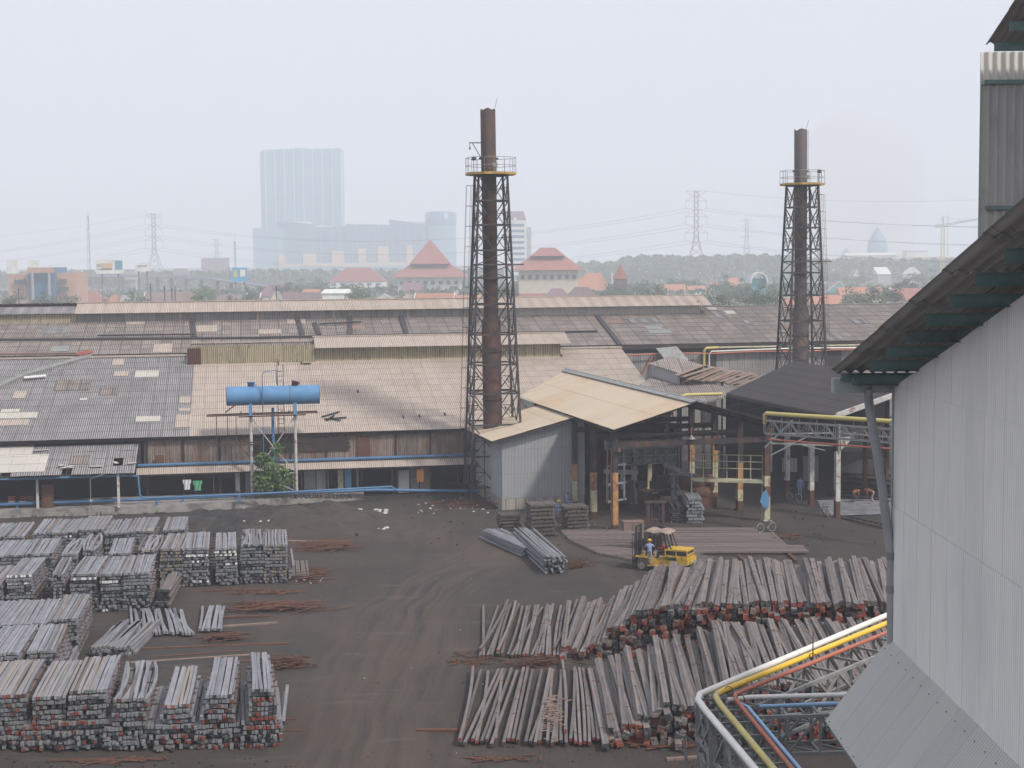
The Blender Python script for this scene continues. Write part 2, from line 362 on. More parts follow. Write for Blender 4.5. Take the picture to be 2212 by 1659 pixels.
dn = N_.new('ShaderNodeTexNoise'); dn.inputs['Scale'].default_value = .9; dn.inputs['Detail'].default_value = 8; mpp = N_.new('ShaderNodeMapping'); mpp.inputs['Scale'].default_value = (.25, 1, 1); L_.new(tc_.outputs['Object'], mpp.inputs[0]); L_.new(mpp.outputs[0], dn.inputs['Vector'])
dr = N_.new('ShaderNodeMapRange'); dr.inputs[1].default_value = .6; dr.inputs[2].default_value = .72; dr.inputs[4].default_value = .3; L_.new(dn.outputs[0], dr.inputs[0])
L_.new(mixc(dr.outputs[0], o1, (.11, .098, .088)), bs_.inputs['Base Color'])
def struct(name, mb, m, kind='structure'):
    o = mb.build(name, m); o['kind'] = kind; return o
mb = MB()
# yard and land in one sheet, finely divided near the camera so that it can be uneven
def gz(x, y):
    if y > 135 or y < 30: return 0.0
    return .05 * math.sin(x * .31 + 1.3 * math.sin(y * .12)) * math.sin(y * .27) + .025 * math.sin(x * 1.1 + y * .7) * math.sin(y * .9 - x * .4)
gx = [-6000, -1500, -300, -120] + [-60 + i * .8 for i in range(151)] + [120, 300, 1500, 6000]
gy = [-400, -50, 20] + [32 + i * .9 for i in range(118)] + [160, 300, 800, 2500, 9000]
vs = [(x, y, gz(x, y) if -60 < x < 60 else 0) for y in gy for x in gx]; n = len(gx)
mb.add(vs, [(j * n + i, j * n + i + 1, (j + 1) * n + i + 1, (j + 1) * n + i) for j in range(len(gy) - 1) for i in range(n - 1)], True)
struct('ground', mb, 'ground')
mb = MB(); mb.quad((-3000, 235, .05), (3000, 235, .05), (3000, 4000, .05), (-3000, 4000, .05)); struct('town_ground', mb, 'landscape')

# ------------------------------------------------------------------ long front warehouse
T1 = .275; E1 = 5.62
w1 = root('warehouse', 'long low warehouse with patched grey and pink corrugated roof behind the blue tank', 'warehouse', W(0, 0, 0))
R1 = WV + UP * T1
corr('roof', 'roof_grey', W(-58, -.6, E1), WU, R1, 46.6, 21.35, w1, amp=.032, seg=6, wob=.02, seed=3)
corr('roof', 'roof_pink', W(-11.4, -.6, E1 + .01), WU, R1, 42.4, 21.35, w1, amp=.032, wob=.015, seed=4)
# ragged border between the two kinds of sheet
P1 = W(0, -.6, E1); N1 = WU.cross(R1.normalized())
def roofpatch(name, m, x0, y0, x1, y1, parent, p0, X, Y, off=.03, pitch=.177, amp=.032, seed=1, org=None):
    Nn = X.cross(Y.normalized()).normalized(); a = onplane(x0, y1, p0, Nn); b = onplane(x1, y1, p0, Nn); c = onplane(x0, y0, p0, Nn)
    Yn = Y.normalized(); wd = (b - a).dot(X); ln = (c - a).dot(Yn)
    u = (a - p0).dot(X); u = round(u / pitch) * pitch; vv = (a - p0).dot(Yn)
    return corr(name, m, p0 + X * u + Yn * vv + Nn * off, X, Yn, max(wd, .4), max(abs(ln), .3), parent, pitch=pitch, amp=amp, wob=.02, seed=seed)
pz = W(-58, -.6, E1)
for i, (a, b, c, d, m) in enumerate([(290, 801, 342, 816, 'patch_light'), (294, 900, 347, 912, 'patch_light'), (-12, 893, 80, 906, 'patch_light'), (-12, 908, 58, 921, 'roof_pink'),
        (388, 857, 412, 872, 'roof_pink'), (379, 897, 413, 925, 'roof_pink'), (386, 882, 412, 890, 'roof_pink'), (243, 803, 275, 814, 'roof_pink'), (114, 822, 190, 845, 'roof_old'), (215, 838, 255, 855, 'roof_old'),
        (26, 846, 54, 862, 'roof_pink'), (170, 861, 186, 866, 'patch_light'), (243, 776, 268, 790, 'roof_pink'), (0, 885, 40, 892, 'patch_light')]):
    roofpatch('roof_patch', m, a, b, c, d, w1, pz, WU, R1, off=.035 + .004 * (i % 3), seed=i)
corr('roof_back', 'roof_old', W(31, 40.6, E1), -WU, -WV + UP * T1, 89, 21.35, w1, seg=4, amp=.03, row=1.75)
mb = MB()
for u0, u1_ in ((-58, -11.9), (24.9, 31.1)):
    mb.beam(W(u0, 19.7, 11.27), W(u1_, 19.7, 11.27), .5, .1); mb.beam(W(u0, 20.3, 11.3), W(u1_, 20.3, 11.3), .5, .1)
mb.build('ridge_cap', 'roof_pink', w1)
mb = MB()          # raised hip flashing running diagonally over the left roof
pp = lambda x, y, o: onplane(x, y, pz, N1) + N1 * o
a, b, c = pp(-60, 862, .15), pp(55, 812, .15), pp(196, 772, .15)
for p, q in ((a, b), (b, c)):
    mb.beam(p, q, .42, .22, N1); mb.beam(p + R1 * .3, q + R1 * .3, .12, .3, N1)
mb.build('flashing', 'galv', w1)
mb = MB(); mb.beam(pp(168, 774, .35), pp(198, 767, .4), .75, .08, N1); mb.build('flashing', 'paint_red', w1)
mb = MB(); mb.beam(pp(-60, 770, .2), pp(165, 767, .2), .3, .16, N1); mb.build('flashing', 'tile_brown', w1)
mb = MB(); mb.beam(pp(52, 822, .3), pp(100, 818, .32), .5, .05, N1); mb.build('loose_sheet', 'white_scrap', w1)
mb = MB()          # timber offcuts on the roof
for a in ((695, 903, 733, 893), (700, 908, 748, 905), (712, 906, 735, 912), (705, 911, 722, 901), (655, 788, 672, 788), (1212, 770, 1214, 772)):
    mb.beam(pp(a[0], a[1], .12), pp(a[2], a[3], .16), .13, .08, N1)
for x, y in ((650, 783), (772, 844), (905, 897), (870, 899), (960, 893), (600, 784), (1091, 880)): mb.beam(pp(x, y, .06), pp(x + 2, y + 5, .06), .12, .06, N1)
mb.build('loose_timber', 'dark_inside', w1)
# front wall
def wseg(name, m, u0, u1, z0, z1, v=0.0, pitch=.177, amp=.025, wob=.01, par=None, seed=1):
    return corr(name, m, W(u0, v, z0), WU, UP, u1 - u0, z1 - z0, par or w1, pitch=pitch, amp=amp, row=8, wob=wob, seed=seed)
wseg('wall', 'wall_rusty', -15.2, -5.6, 3.25, 5.35, -.02); wseg('wall', 'wall_rusty', -5.6, 18, 3.25, 5.35, -.03, seed=5)
mb = MB(); mb.box(W(-21, 2, 5.55), (76, .2, .35), A10); mb.beam(W(-58, -.25, 5.42), W(31, -.25, 5.42), .14, .2)
mb.beam(W(-15.2, -.1, 3.2), W(31, -.1, 3.2), .12, .16)
for u in range(-15, 31, 3): mb.beam(W(u, -.08, .3), W(u, -.08, 5.5), .16, .16, (0, 1, 0))
mb.build('frame', 'post_dark', w1)
mb = MB()
for i in range(9): mb.beam(W(-6.4 - i * .001, -.16 - .01 * i, 4.1 + i * .13), W(2.1 + rnd.uniform(-.3, .2), -.14 - .01 * i, 4.05 + i * .13), .05, .12)
mb.build('slat_screen', 'post_dark', w1)
mb = MB(); mb.box(W(3.2, -.14, 4.2), (1.1, .08, 1.9), A10); mb.build('rusty_panel', 'rust', w1); mb = MB(); mb.box(W(-13.9, -.4, 3.75), (.7, .06, .7), A10); mb.build('rusty_panel', 'rust', w1)
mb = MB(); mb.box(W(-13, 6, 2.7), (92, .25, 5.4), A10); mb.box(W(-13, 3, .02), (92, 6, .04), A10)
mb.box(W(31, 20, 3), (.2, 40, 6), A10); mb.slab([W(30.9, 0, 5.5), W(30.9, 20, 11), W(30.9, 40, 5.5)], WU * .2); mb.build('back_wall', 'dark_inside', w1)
# the low shop front under the canopy: panels, doors
def wpanel(x0, x1, m, name='panel', z0=.1, z1=2.75, v=.35, label=None, t=.08):
    Nn = -WV; q = W(0, v, 0); a = onplane(x0, 1050, q, Nn); b = onplane(x1, 1050, q, Nn); ua = (a - WO).dot(WU); ub = (b - WO).dot(WU)
    mb = MB(); mb.box(W((ua + ub) / 2, v, (z0 + z1) / 2), (ub - ua, t, z1 - z0), A10); return tag(mb.build(name, m, w1), label)
for x0, x1, m in ((508, 519, 'plaster_grey'), (530, 572, 'galv'), (574, 640, 'plaster_grey'), (657, 682, 'galv'), (684, 710, 'plaster_grey'), (730, 742, 'post_cream'), (770, 775, 'galv'),
                  (887, 905, 'galv'), (907, 929, 'wood'), (1020, 1040, 'dark_steel')):
    wpanel(x0, x1, m)
wpanel(745, 759, 'tank_blue', 'door', .5, 2.5, .3, 'faded blue door'); wpanel(861, 884, 'plaster_white', 'door', .1, 2.05, .3, 'pale grey dented door')
wpanel(510, 518, 'plaster_white', 'door', .7, 2.3, .25, 'narrow pale door')
# canopy, gutter pipe
mb_can = corr('canopy', 'roof_pink', W(-15.8, -1.5, 2.62), WU, WV * 1.5 + UP * .62, 34, 1.62, w1, pitch=.13, amp=.018, row=9, wob=.0)
mb = MB()
for u in range(-15, 18, 4): mb.beam(W(u, -.1, 2.5), W(u, -1.4, 2.55), .08, .1)
mb.beam(W(-15.8, -1.4, 2.53), W(18, -1.4, 2.53), .06, .1)
for u in (-9.5, -2.2, 5.5, 11.2): mb.tube([W(u, -1.35, 0), W(u, -1.35, 2.55)], .05)
mb.build('canopy_frame', 'post_dark', w1)
mb = MB(); mb.tube([W(-15.7, -.45, 3.28), W(0, -.45, 3.3), W(18, -.45, 3.34)], .13, 10)
for u in range(-14, 18, 4): mb.tube([W(u, -.1, 3.1), W(u, -.45, 3.2)], .04, 5)
mb.build('gutter_pipe', 'blue_paint', w1)
# roof monitor on the front warehouse
mv = 17.5; mz = E1 + T1 * (mv + .6)
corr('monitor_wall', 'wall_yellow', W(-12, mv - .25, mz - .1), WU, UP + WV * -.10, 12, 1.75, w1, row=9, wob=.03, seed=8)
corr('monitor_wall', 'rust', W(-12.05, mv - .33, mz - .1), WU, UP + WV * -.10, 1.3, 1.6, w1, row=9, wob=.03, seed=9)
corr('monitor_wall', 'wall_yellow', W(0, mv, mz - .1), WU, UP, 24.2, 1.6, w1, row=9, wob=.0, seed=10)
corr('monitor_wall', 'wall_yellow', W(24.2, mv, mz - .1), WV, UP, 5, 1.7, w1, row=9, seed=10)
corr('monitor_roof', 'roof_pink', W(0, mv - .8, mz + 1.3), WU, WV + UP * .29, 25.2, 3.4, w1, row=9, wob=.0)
corr('monitor_roof', 'roof_old', W(25, 2 * 20 - mv + .8, mz + 1.3), -WU, -WV + UP * .29, 25, 3.4, w1, row=9, seg=4)
corr('monitor_roof', 'roof_old', W(-11.8, mv + .1, mz + 1.2), WU, WV + UP * .22, 11.8, 2.6, w1, row=9)
mb = MB(); mb.beam(W(-.1, 20, mz + 2.28), W(25.2, 20, mz + 2.28), .45, .1); mb.beam(W(-11.8, 20, mz + 1.85), W(-.1, 20, mz + 1.85), .4, .1)
for u in range(1, 25, 3): mb.beam(W(u, mv - .7, mz + 1.25), W(u, mv + .1, mz + 1.2), .06, .1)
mb.build('monitor_ridge', 'roof_pink', w1)

# ------------------------------------------------------------------ rear warehouse
T2 = .247; E2 = 10.3; v2 = 41.0
w2 = root('warehouse', 'long rear warehouse with worn brown sheet roof and raised ridge vent behind the front warehouse', 'warehouse', W(10, v2, 0))
R2 = WV + UP * T2
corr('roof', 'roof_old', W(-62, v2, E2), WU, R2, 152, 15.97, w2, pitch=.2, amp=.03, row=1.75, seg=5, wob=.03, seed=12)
corr('roof_back', 'roof_old', W(90, v2 + 31, E2), -WU, -WV + UP * T2, 152, 15.97, w2, pitch=.6, amp=.03, row=16, seg=4)
p2 = W(-62, v2, E2)
for i, (a, b, c, d, m) in enumerate([(1395, 703, 1432, 712, 'galv'), (1405, 712, 1455, 721, 'galv'), (1362, 688, 1425, 698, 'roof_grey'), (1570, 671, 1592, 679, 'patch_light'), (1532, 664, 1552, 670, 'patch_light'),
        (1548, 672, 1580, 686, 'roof_grey'), (1610, 690, 1625, 699, 'roof_grey'), (620, 688, 660, 700, 'roof_pink'), (332, 743, 372, 762, 'roof_pink'), (108, 748, 146, 760, 'galv'), (745, 700, 790, 712, 'wood'),
        (415, 704, 470, 718, 'roof_pink'), (560, 712, 610, 722, 'roof_pink'), (86, 706, 140, 722, 'roof_grey'), (270, 690, 310, 702, 'roof_pink'), (1300, 690, 1350, 700, 'wood'), (1850, 690, 1880, 700, 'roof_grey'), (1790, 720, 1830, 735, 'roof_grey'), (1700, 700, 1740, 712, 'wood')]):
    roofpatch('roof_patch', m, a, b, c, d, w2, p2, WU, R2, off=.04, pitch=.2, amp=.03, seed=i + 40)
mb = MB()
N2 = WU.cross(R2.normalized()); q2 = lambda x, y, o=.15: onplane(x, y, p2, N2) + N2 * o
mb.beam(q2(-60, 737), q2(560, 732), .3, .2, N2); mb.beam(q2(560, 732), q2(1000, 723), .3, .25, N2); mb.beam(q2(1000, 723), q2(1290, 718), .2, .2, N2)
mb.beam(q2(210, 730, .3), q2(420, 727, .3), .2, .15, N2); mb.beam(q2(690, 705, .3), q2(780, 700, .3), .25, .15, N2)
for x0, y0, x1, y1 in ((640, 683, 655, 728), (865, 682, 880, 727), (755, 684, 757, 727), (415, 690, 420, 730), (1290, 684, 1340, 748), (680, 700, 690, 725)): mb.beam(q2(x0, y0), q2(x1, y1), .55, .14, N2)
mb.build('roof_gutters', 'dark_steel', w2)
mb = MB(); mb.box(W(14, v2 + .5, 5), (152, .25, 10.4), A10); mb.box(W(14, v2 + 31, 5), (152, .25, 10.4), A10)
mb.slab([W(90, v2, 10), W(90, v2 + 15.5, 13.9), W(90, v2 + 31, 10)], WU * .2); mb.slab([W(90, v2, 0), W(90, v2 + 31, 0), W(90, v2 + 31, 10), W(90, v2, 10)], WU * .2)
mb.build('inner_wall', 'dark_inside', w2)
corr('wall', 'wall_grey', W(28, v2 + .3, 0), WU, UP, 62, 9.3, w2, pitch=.2, row=20, seg=5, wob=.0)
mb = MB(); mb.beam(W(-62, v2 + .1, 10.0), W(90, v2 + .1, 10.0), .3, .45)
for u in (47, 62.5): mb.box(W(u, v2 + .2, 5), (1.8, .1, 9), A10)
mb.build('wall_band', 'post_dark', w2)
mb = MB(); mb.beam(W(-62, v2 + 15.6, E2 + 15.5 * T2 + .06), W(90, v2 + 15.6, E2 + 15.5 * T2 + .06), .5, .08); mb.build('ridge_cap', 'galv', w2)
m2v = v2 + 12.6; m2z = E2 + T2 * 12.6
corr('monitor_wall', 'wall_grey', W(-25.8, m2v, m2z - .2), WU, UP, 49, 1.5, w2, pitch=.2, row=9, wob=.01)
corr('monitor_wall', 'patch_light', W(23.2, m2v - .03, m2z - .2), WU, UP, 26.5, 1.5, w2, pitch=.3, amp=.04, row=9)
corr('monitor_wall', 'wall_yellow', W(-58, m2v - .05, m2z - .1), WU, UP, 32.2, 1.3, w2, pitch=.9, amp=.02, row=9, seg=5)
corr('monitor_roof', 'roof_pink', W(-26, m2v - .9, m2z + 1.02), WU, WV + UP * .3, 50, 4.05, w2, pitch=.2, row=9, amp=.035)
corr('monitor_roof', 'roof_pink', W(24, m2v - 1.1, m2z + 1.0), WU, WV + UP * .3, 27, 4.3, w2, pitch=.2, row=9, amp=.035)
corr('monitor_roof', 'roof_grey', W(-58, m2v - .5, m2z + 1.05), WU, WV + UP * .22, 32, 3.6, w2, pitch=.2, row=9)
corr('monitor_roof', 'roof_old', W(51, m2v + 6.7, m2z + 1.02), -WU, -WV + UP * .3, 109, 4.1, w2, pitch=.6, row=9, seg=4)
mb = MB(); mb.box(W(49.6, m2v + 2.9, m2z + .6), (.1, 5.8, 2), A10); mb.build('monitor_end', 'plaster_grey', w2)
mb = MB(); mb.beam(W(-26, m2v + 2.95, m2z + 2.22), W(51, m2v + 2.95, m2z + 2.22), .5, .1)
for u in range(-23, 24, 9): mb.box(W(u, m2v - .1, m2z + .5), (.25, .15, 1.4), A10)
mb.build('monitor_ridge', 'roof_pink', w2)
# pipes on the rear wall
z0 = lambda x, y: onplane(x, y, W(0, v2 - .3, 0), -WV)
mb = MB(); mb.tube([z0(1521, 790), z0(1521, 757), z0(1526, 752), z0(1552, 751)], .16, 8); mb.build('wall_pipe', 'pipe_pale_yellow', w2)
mb = MB(); mb.tube([z0(1552, 751), z0(1700, 748), z0(2100, 742)], .11, 8); mb.build('wall_pipe', 'post_cream', w2)
mb = MB(); mb.tube([z0(1532, 800), z0(1532, 765), z0(1537, 759), z0(1700, 753), z0(2100, 748)], .1, 8); mb.build('wall_pipe', 'pipe_white', w2)
mb = MB(); mb.tube([z0(1300 + i * 40, 768 - i * .9 + 1.2 * math.sin(i * 1.3)) for i in range(20)], .1, 6)
mb.tube([z0(1385, 812), z0(1410, 770)], .1, 6); mb.build('wall_pipe', 'pipe_red', w2)
mb = MB(); mb.slab([z0(1417, 752), z0(1462, 748), z0(1476, 775) + WV * -2.2, z0(1431, 781) + WV * -2.2], (0, 0, -.06)); mb.build('awning', 'galv', w2)

# ------------------------------------------------------------------ left lean-to on the platform
pl = root('platform', 'low concrete loading platform with broken edge along the left warehouse front', 'platform', W(-25, -3, 0))
mb = MB(); mb.slab([W(-60, -5.45, .6), W(-14.6, -5.4, .6), W(-9, -4.9, .58), W(3, -2.2, .6), W(3, .2, .6), W(-60, .2, .6)], (0, 0, -.62)); mb.build('slab', 'concrete', pl)
mb = MB()
for i in range(26): mb.box(W(-44 + i * 1.2 + rnd.uniform(-.4, .4), -5.5, .12 + rnd.uniform(0, .1)), (rnd.uniform(.3, .9), rnd.uniform(.1, .3), rnd.uniform(.15, .4)), rnd.uniform(0, 3))
mb.build('broken_edge', 'concrete', pl)
lt = root('lean_to', 'open lean-to with holed grey sheet roof on posts at the left platform', 'shed', W(-28, -3, .6))
hl = lambda x, y: rnd.random() < .0
corr('roof', 'roof_grey', W(-58, -5.9, 3.38), WU, WV * 5.9 + UP * 1.7, 42.4, 6.15, lt, pitch=.13, amp=.018, row=1.55, wob=.06, seed=21, miss=lambda x, y: (int(x / .78), int(y / 1.5)) in ((36, 0), (41, 0), (47, 0), (52, 1), (33, 2)))
RL = (WV * 5.9 + UP * 1.7); pL = W(-58, -5.9, 3.38)
for i, (a, b, c, d, m) in enumerate([(-12, 964, 66, 985, 'patch_light'), (-12, 985, 96, 1023, 'patch_light'), (148, 985, 193, 1005, 'roof_old'), (318 - 30, 1005, 300, 1010, 'wood')][:3]):
    roofpatch('roof_patch', m, a, b, c, d, lt, pL, WU, RL.normalized(), off=.04, pitch=.13, amp=.018, seed=i)
NL = WU.cross(RL.normalized()); qL = lambda x, y: onplane(x, y, pL, NL) + NL * .12
mb = MB()
for x, y, a in ((145, 1013, .3), (152, 1010, 1.2), (208, 1010, .1), (300 - 15, 1003, .7), (132, 1008, 1.5), (250, 1002, 2.0), (90, 975, .4)):
    c = qL(x, y); mb.box(c, (rnd.uniform(.5, 1.2), .3, .04), a)
mb.build('loose_sheet', 'patch_light', lt)
def upost(p, z1, w_, m='post_white', par=None, name='post'):
    mb = MB(); mb.box(V(p) + UP * ((z1) / 2), (w_, w_, z1), .2); return mb.build(name, m, par)
for x, y in ((257, 1096), (82, 1098), (-80, 1100)):
    upost(G(x, y, .6), 2.85, .2, 'post_white', lt)
mb = MB(); mb.beam(W(-58, -5.4, 3.3), W(-15.8, -5.4, 3.3), .14, .2)
for u in range(-56, -15, 5): mb.beam(W(u, -5.5, 3.3), W(u, -.1, 4.85), .1, .14)
mb.box(W(-15.7, -.3, 3.4), (.5, .3, 3.2), A10); mb.build('frame', 'post_dark', lt)
bp = root('water_pipe', 'light blue water pipe running along the platform and up to the lean-to', 'pipe', W(-15, -5, .6))
mb = MB(); mb.tube([W(-58, -5.55, 3.1), W(-16.5, -5.5, 3.15), W(-15.4, -5.4, 3.05), W(-15.3, -5.35, 1.5), W(-15.1, -5.3, 1.3), W(-14.5, -5.3, 1.22), W(-5, -5.0, 1.24), W(5.2, -4.0, 1.3), W(5.7, -3.9, .9)], .085, 8); mb.build('pipe', 'blue_paint', bp)
mb = MB()
for u in (-14, -7.4): mb.box(W(u, -5.2, .9), (.22, .2, .62), A10)
mb.build('stand', 'blue_paint', bp)
bp2 = root('floor_pipe', 'dull blue pipe lying along the foot of the warehouse wall', 'pipe', W(-3, -3, .7))
mb = MB(); mb.tube([W(-50, -4.4, .95), W(-14, -4.0, .95), W(4, -2.6, .85), W(12.5, -2.4, .4), W(13.2, -2.2, .4)], .14, 8)
for u in (-45, -35, -25, -12, -2): mb.box(W(u, -4, .72), (.2, .2, .25), A10)
mb.build('pipe', 'blue_paint', bp2)

# ------------------------------------------------------------------ middle shed with cream roof, and its lean-to store
S0 = V((7.6, 113.0, 0)); HW = 6.15; SE = 7.72; SR = 9.5; SL = 37.5
def S(u, v, z=0): return S0 + SU * u + SV * v + V((0, 0, z))
s1 = root('open_shed', 'open steel shed with cream gabled sheet roof and orange painted posts', 'shed', S(6, 15, 0))
ts = (SR - SE) / HW
rl = math.hypot(HW + .4, (HW + .4) * ts)
corr('roof', 'roof_cream', S(-.4, SL, SE - .4 * ts), -SV, SU + UP * ts, SL + 1.1, rl, s1, pitch=.13, amp=.014, row=3.4, seg=4, wob=.012, seed=31)
corr('roof', 'roof_cream', S(2 * HW + .4, -1.1, SE - .4 * ts), SV, -SU + UP * ts, SL + 1.1, rl, s1, pitch=.13, amp=.014, row=3.4, seg=4, wob=.012, seed=32)
mb = MB()
for i in range(26):
    a = i * 1.48 - 1.1; mb.box(S(HW - .25, a + .7, SR + .05), (.62, 1.5, .05), ax=(( SU + UP * ts).normalized(), SV, (UP - SU * ts).normalized()))
    mb.box(S(HW + .25, a + .7, SR + .055), (.62, 1.5, .05), ax=((SU - UP * ts).normalized(), SV, (UP + SU * ts).normalized()))
mb.tube([S(HW, -1.12, SR + .1), S(HW, SL, SR + .1)], .1, 6)
mb.build('ridge_cap', 'galv', s1)
mb = MB()
for v in [k * 5.4 for k in range(7)]:
    for s_ in (-1, 1):
        mb.beam(S(HW + s_ * (HW + .2), v, SE - .22), S(HW, v, SR - .18), .16, .26)
    mb.beam(S(0, v, 6.35), S(2 * HW, v, 6.35), .16, .42)
    for k in range(1, 6): mb.beam(S(k * 2 * HW / 6, v, 6.5), S(k * 2 * HW / 6, v, SE + (HW - abs(HW - k * 2 * HW / 6)) * ts - .2), .07)
for u in (0, 2 * HW): mb.beam(S(u, -.6, SE - .32), S(u, SL, SE - .32), .18, .32)
for k in range(-4, 5):
    if k: mb.beam(S(HW + k * 1.4, -1, SR - abs(k) * 1.4 * ts - .1), S(HW + k * 1.4, SL, SR - abs(k) * 1.4 * ts - .1), .07, .1)
mb.beam(S(.4, -.1, 7.05), S(2 * HW, -.1, 7.1), .05, .06)
mb.build('roof_frame', 'post_dark', s1)
def tpost(p, h, w_=.42, bands=(('post_cream', 1.6), ('post_orange', 3.1), ('post_dark', None)), par=None, rz=A14, name='post'):
    """steel post painted in bands"""
    ms = [b[0] for b in bands]; mb = MB(); z = 0; p = V(p)
    for i, (m_, t_) in enumerate(bands):
        z1 = t_ if t_ else h; mb.cur = i
        c = p + UP * ((z + z1) / 2); dx = V((math.cos(rz), math.sin(rz), 0)); dy = V((-math.sin(rz), math.cos(rz), 0))
        mb.box(c - dy * w_ * .42, (w_, .05, z1 - z), rz); mb.box(c + dy * w_ * .42, (w_, .05, z1 - z), rz); mb.box(c, (.06, w_ * .8, z1 - z), rz); z = z1
    mb.cur = 0; mb.box(p + UP * .04, (w_ * 1.5, w_ * 1.5, .08), rz)
    return mb.build(name, ms, par)
tpost(S(0, 0), SE - .3, .42, (('rust', .35), ('post_orange', 4.3), ('post_dark', None)), s1)
for k in range(1, 7): tpost(S(0, k * 5.4), SE - .3, .45, (('rust', .5), ('post_cream', 2.2), ('post_orange', 3.6), ('post_dark', None)), s1)
tpost(S(2 * HW, .3), SE - .3, .45, (('post_cream', 1.9), ('rust', 2.7), ('post_cream', 3.5), ('rust_dark', None)), s1)
for k, bb in enumerate(((('rust', .8), ('post_cream', 1.7), ('post_orange', 3.9), ('post_dark', None)), (('rust', .7), ('post_cream', 3.2), ('post_orange', 4.6), ('paint_red', 5.4), ('post_dark', None)), (('rust', .5), ('post_cream', 2.6), ('post_orange', 4.6), ('paint_red', 5.5), ('post_dark', None)),
        (('post_cream', 1.5), ('post_orange', 4.6), ('post_dark', None)), (('post_dark', None),), (('post_dark', None),))): tpost(S(2 * HW - .1, 5.4 * (k + 1)), SE - .3, .45, bb, s1)
for u, v in ((5.2, 11), (9.3, 19), (3, 22), (7.5, 27)): tpost(S(u, v), SE - .3, .4, (('post_cream', 3.2), ('post_dark', None)), s1)
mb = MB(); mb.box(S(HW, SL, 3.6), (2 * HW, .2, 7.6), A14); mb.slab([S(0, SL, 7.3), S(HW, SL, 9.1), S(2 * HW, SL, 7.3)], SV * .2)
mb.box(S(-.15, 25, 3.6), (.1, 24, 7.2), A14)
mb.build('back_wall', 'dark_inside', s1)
mb = MB(); mb.box(S(-.2, 29.5, 6.2), (.08, 14, 3.0), A14); mb.build('side_wall', 'wall_annex', s1)
# elevated service walkway with rails inside the shed
mb = MB(); a_, b_ = S(7.3, 3.2), S(12.1, .6)
for z in (3.95, 5.0, 4.5): mb.tube([a_ + UP * (z + .9 - .9), b_ + UP * z], .045, 6)
wk = (b_ - a_)
for k in range(7): mb.tube([a_ + wk * k / 6 + UP * 3.1, a_ + wk * k / 6 + UP * 5.0], .04, 6)
mb.beam(a_ + UP * 3.1, b_ + UP * 3.1, .7, .1); mb.beam(a_ + UP * 2.98 - SV * .4, b_ + UP * 2.98 - SV * .4, .08, .14)
for p in (a_, b_): mb.tube([p, p + UP * 3.1], .06)
mb.build('walkway', 'post_cream', s1)
mb = MB()
for u, z, L in ((.55, 0, 6.2), (.25, 2.0, 4.2)): mb.tube([S(u - .9, -.25, z), S(u - .9, -.25, z + L)], .05, 6)
mb.build('riser_pipe', 'rust', s1)
mb = MB(); c = S(6.0, -.2, 6.6); mb.tube([c + UP * .9, c + UP * .25], .02, 5); mb.lathe(c, [(.03, .3), (.08, .25), (.26, .06), (.28, 0)], 14); mb.build('hanging_lamp', 'galv', s1)
mb = MB(); c = S(.2, -.35, 6.1) ; mb.lathe(c - UP * .2, [(.03, .3), (.08, .25), (.2, .06), (.22, 0)], 12); mb.build('hanging_lamp', 'rust', s1)
# chain hoist hanging in the shed
hz_ = root('chain_hoist', 'rusty electric chain hoist hanging inside the cream roofed shed', 'hoist', S(9.2, 2.0, 4.6))
c = S(9.2, 2.0, 5.9)
mb = MB(); mb.beam(c + SU * -1.2 + UP * .25, c + SU * 1.0 + UP * .25, .2, .18); mb.box(c, (.9, .4, .35), A14); mb.lathe(c - SU * .2 - UP * .3, [(0, -.25), (.22, -.2), (.22, .2), (0, .25)], 12, SU)
mb.beam(c + SU * -1.2 + UP * .3, c + SU * -1.9 + UP * 1.2, .08); mb.build('body', 'rust_dark', hz_)
mb = MB(); mb.tube([c - UP * .4, c - UP * 2.2], .03, 5); mb.tube([c + SU * .3 - UP * .2, c + SU * .35 - UP * 2.0], .02, 5); mb.torus(c - UP * 2.3, .1, .03, SV, 12, 5); mb.build('chain', 'dark_steel', hz_)
# the machine: a rack of hollow grey boxes
mc = root('furnace_charger', 'grey steel furnace machine of stacked open boxes inside the cream roofed shed', 'machine', S(5, 7, 0))
c0 = S(5.0, 8.2, 0)
mb = MB()
for r_, (z, n_, w_) in enumerate(((5.35, 5, 1.3), (4.75, 6, .9), (4.1, 6, .9))):
    for k in range(n_):
        u = (k - (n_ - 1) / 2) * w_; zz = z - .02 * k
        mb.box(c0 + SU * u + UP * zz, (w_ * .94, .12, .5 if r_ else .72), A14)
        for q in (-.47, .47): mb.box(c0 + SU * (u + q * w_) - SV * .3 + UP * zz, (.06, .6, .5 if r_ else .72), A14)
    mb.box(c0 - SV * .3 + UP * (z - .33), (n_ * w_, .65, .07), A14); mb.box(c0 - SV * .3 + UP * (z + .36), (n_ * w_, .65, .07), A14)
mb.box(c0 + SU * 1.2 - SV * .4 + UP * 6.0, (5.2, .9, .16), A14); mb.build('box_rack', 'machine', mc)
mb = MB()
for s_ in (-1, 1): mb.beam(c0 + SU * s_ * 2.6 + UP * 0, c0 + SU * s_ * 2.6 + UP * 3.8, .3)
mb.beam(c0 + SU * -3.4 - SV * .5 + UP * 3.3, c0 + SU * -.6 - SV * .5 + UP * 3.1, .35); mb.beam(c0 + SU * 1.6 - SV * .6 + UP * 3.7, c0 + SU * 4.0 - SV * .6 + UP * 2.6, .35); mb.beam(c0 + SU * 2.0 - SV * .7 + UP * 2.9, c0 + SU * 4.4 - SV * .7 + UP * 2.7, .4, .2)
mb.box(c0 + SU * -2.0 - SV * .8 + UP * 2.5, (.25, .25, 1.3), A14)
mb.build('machine_frame', 'machine', mc)
mb = MB()
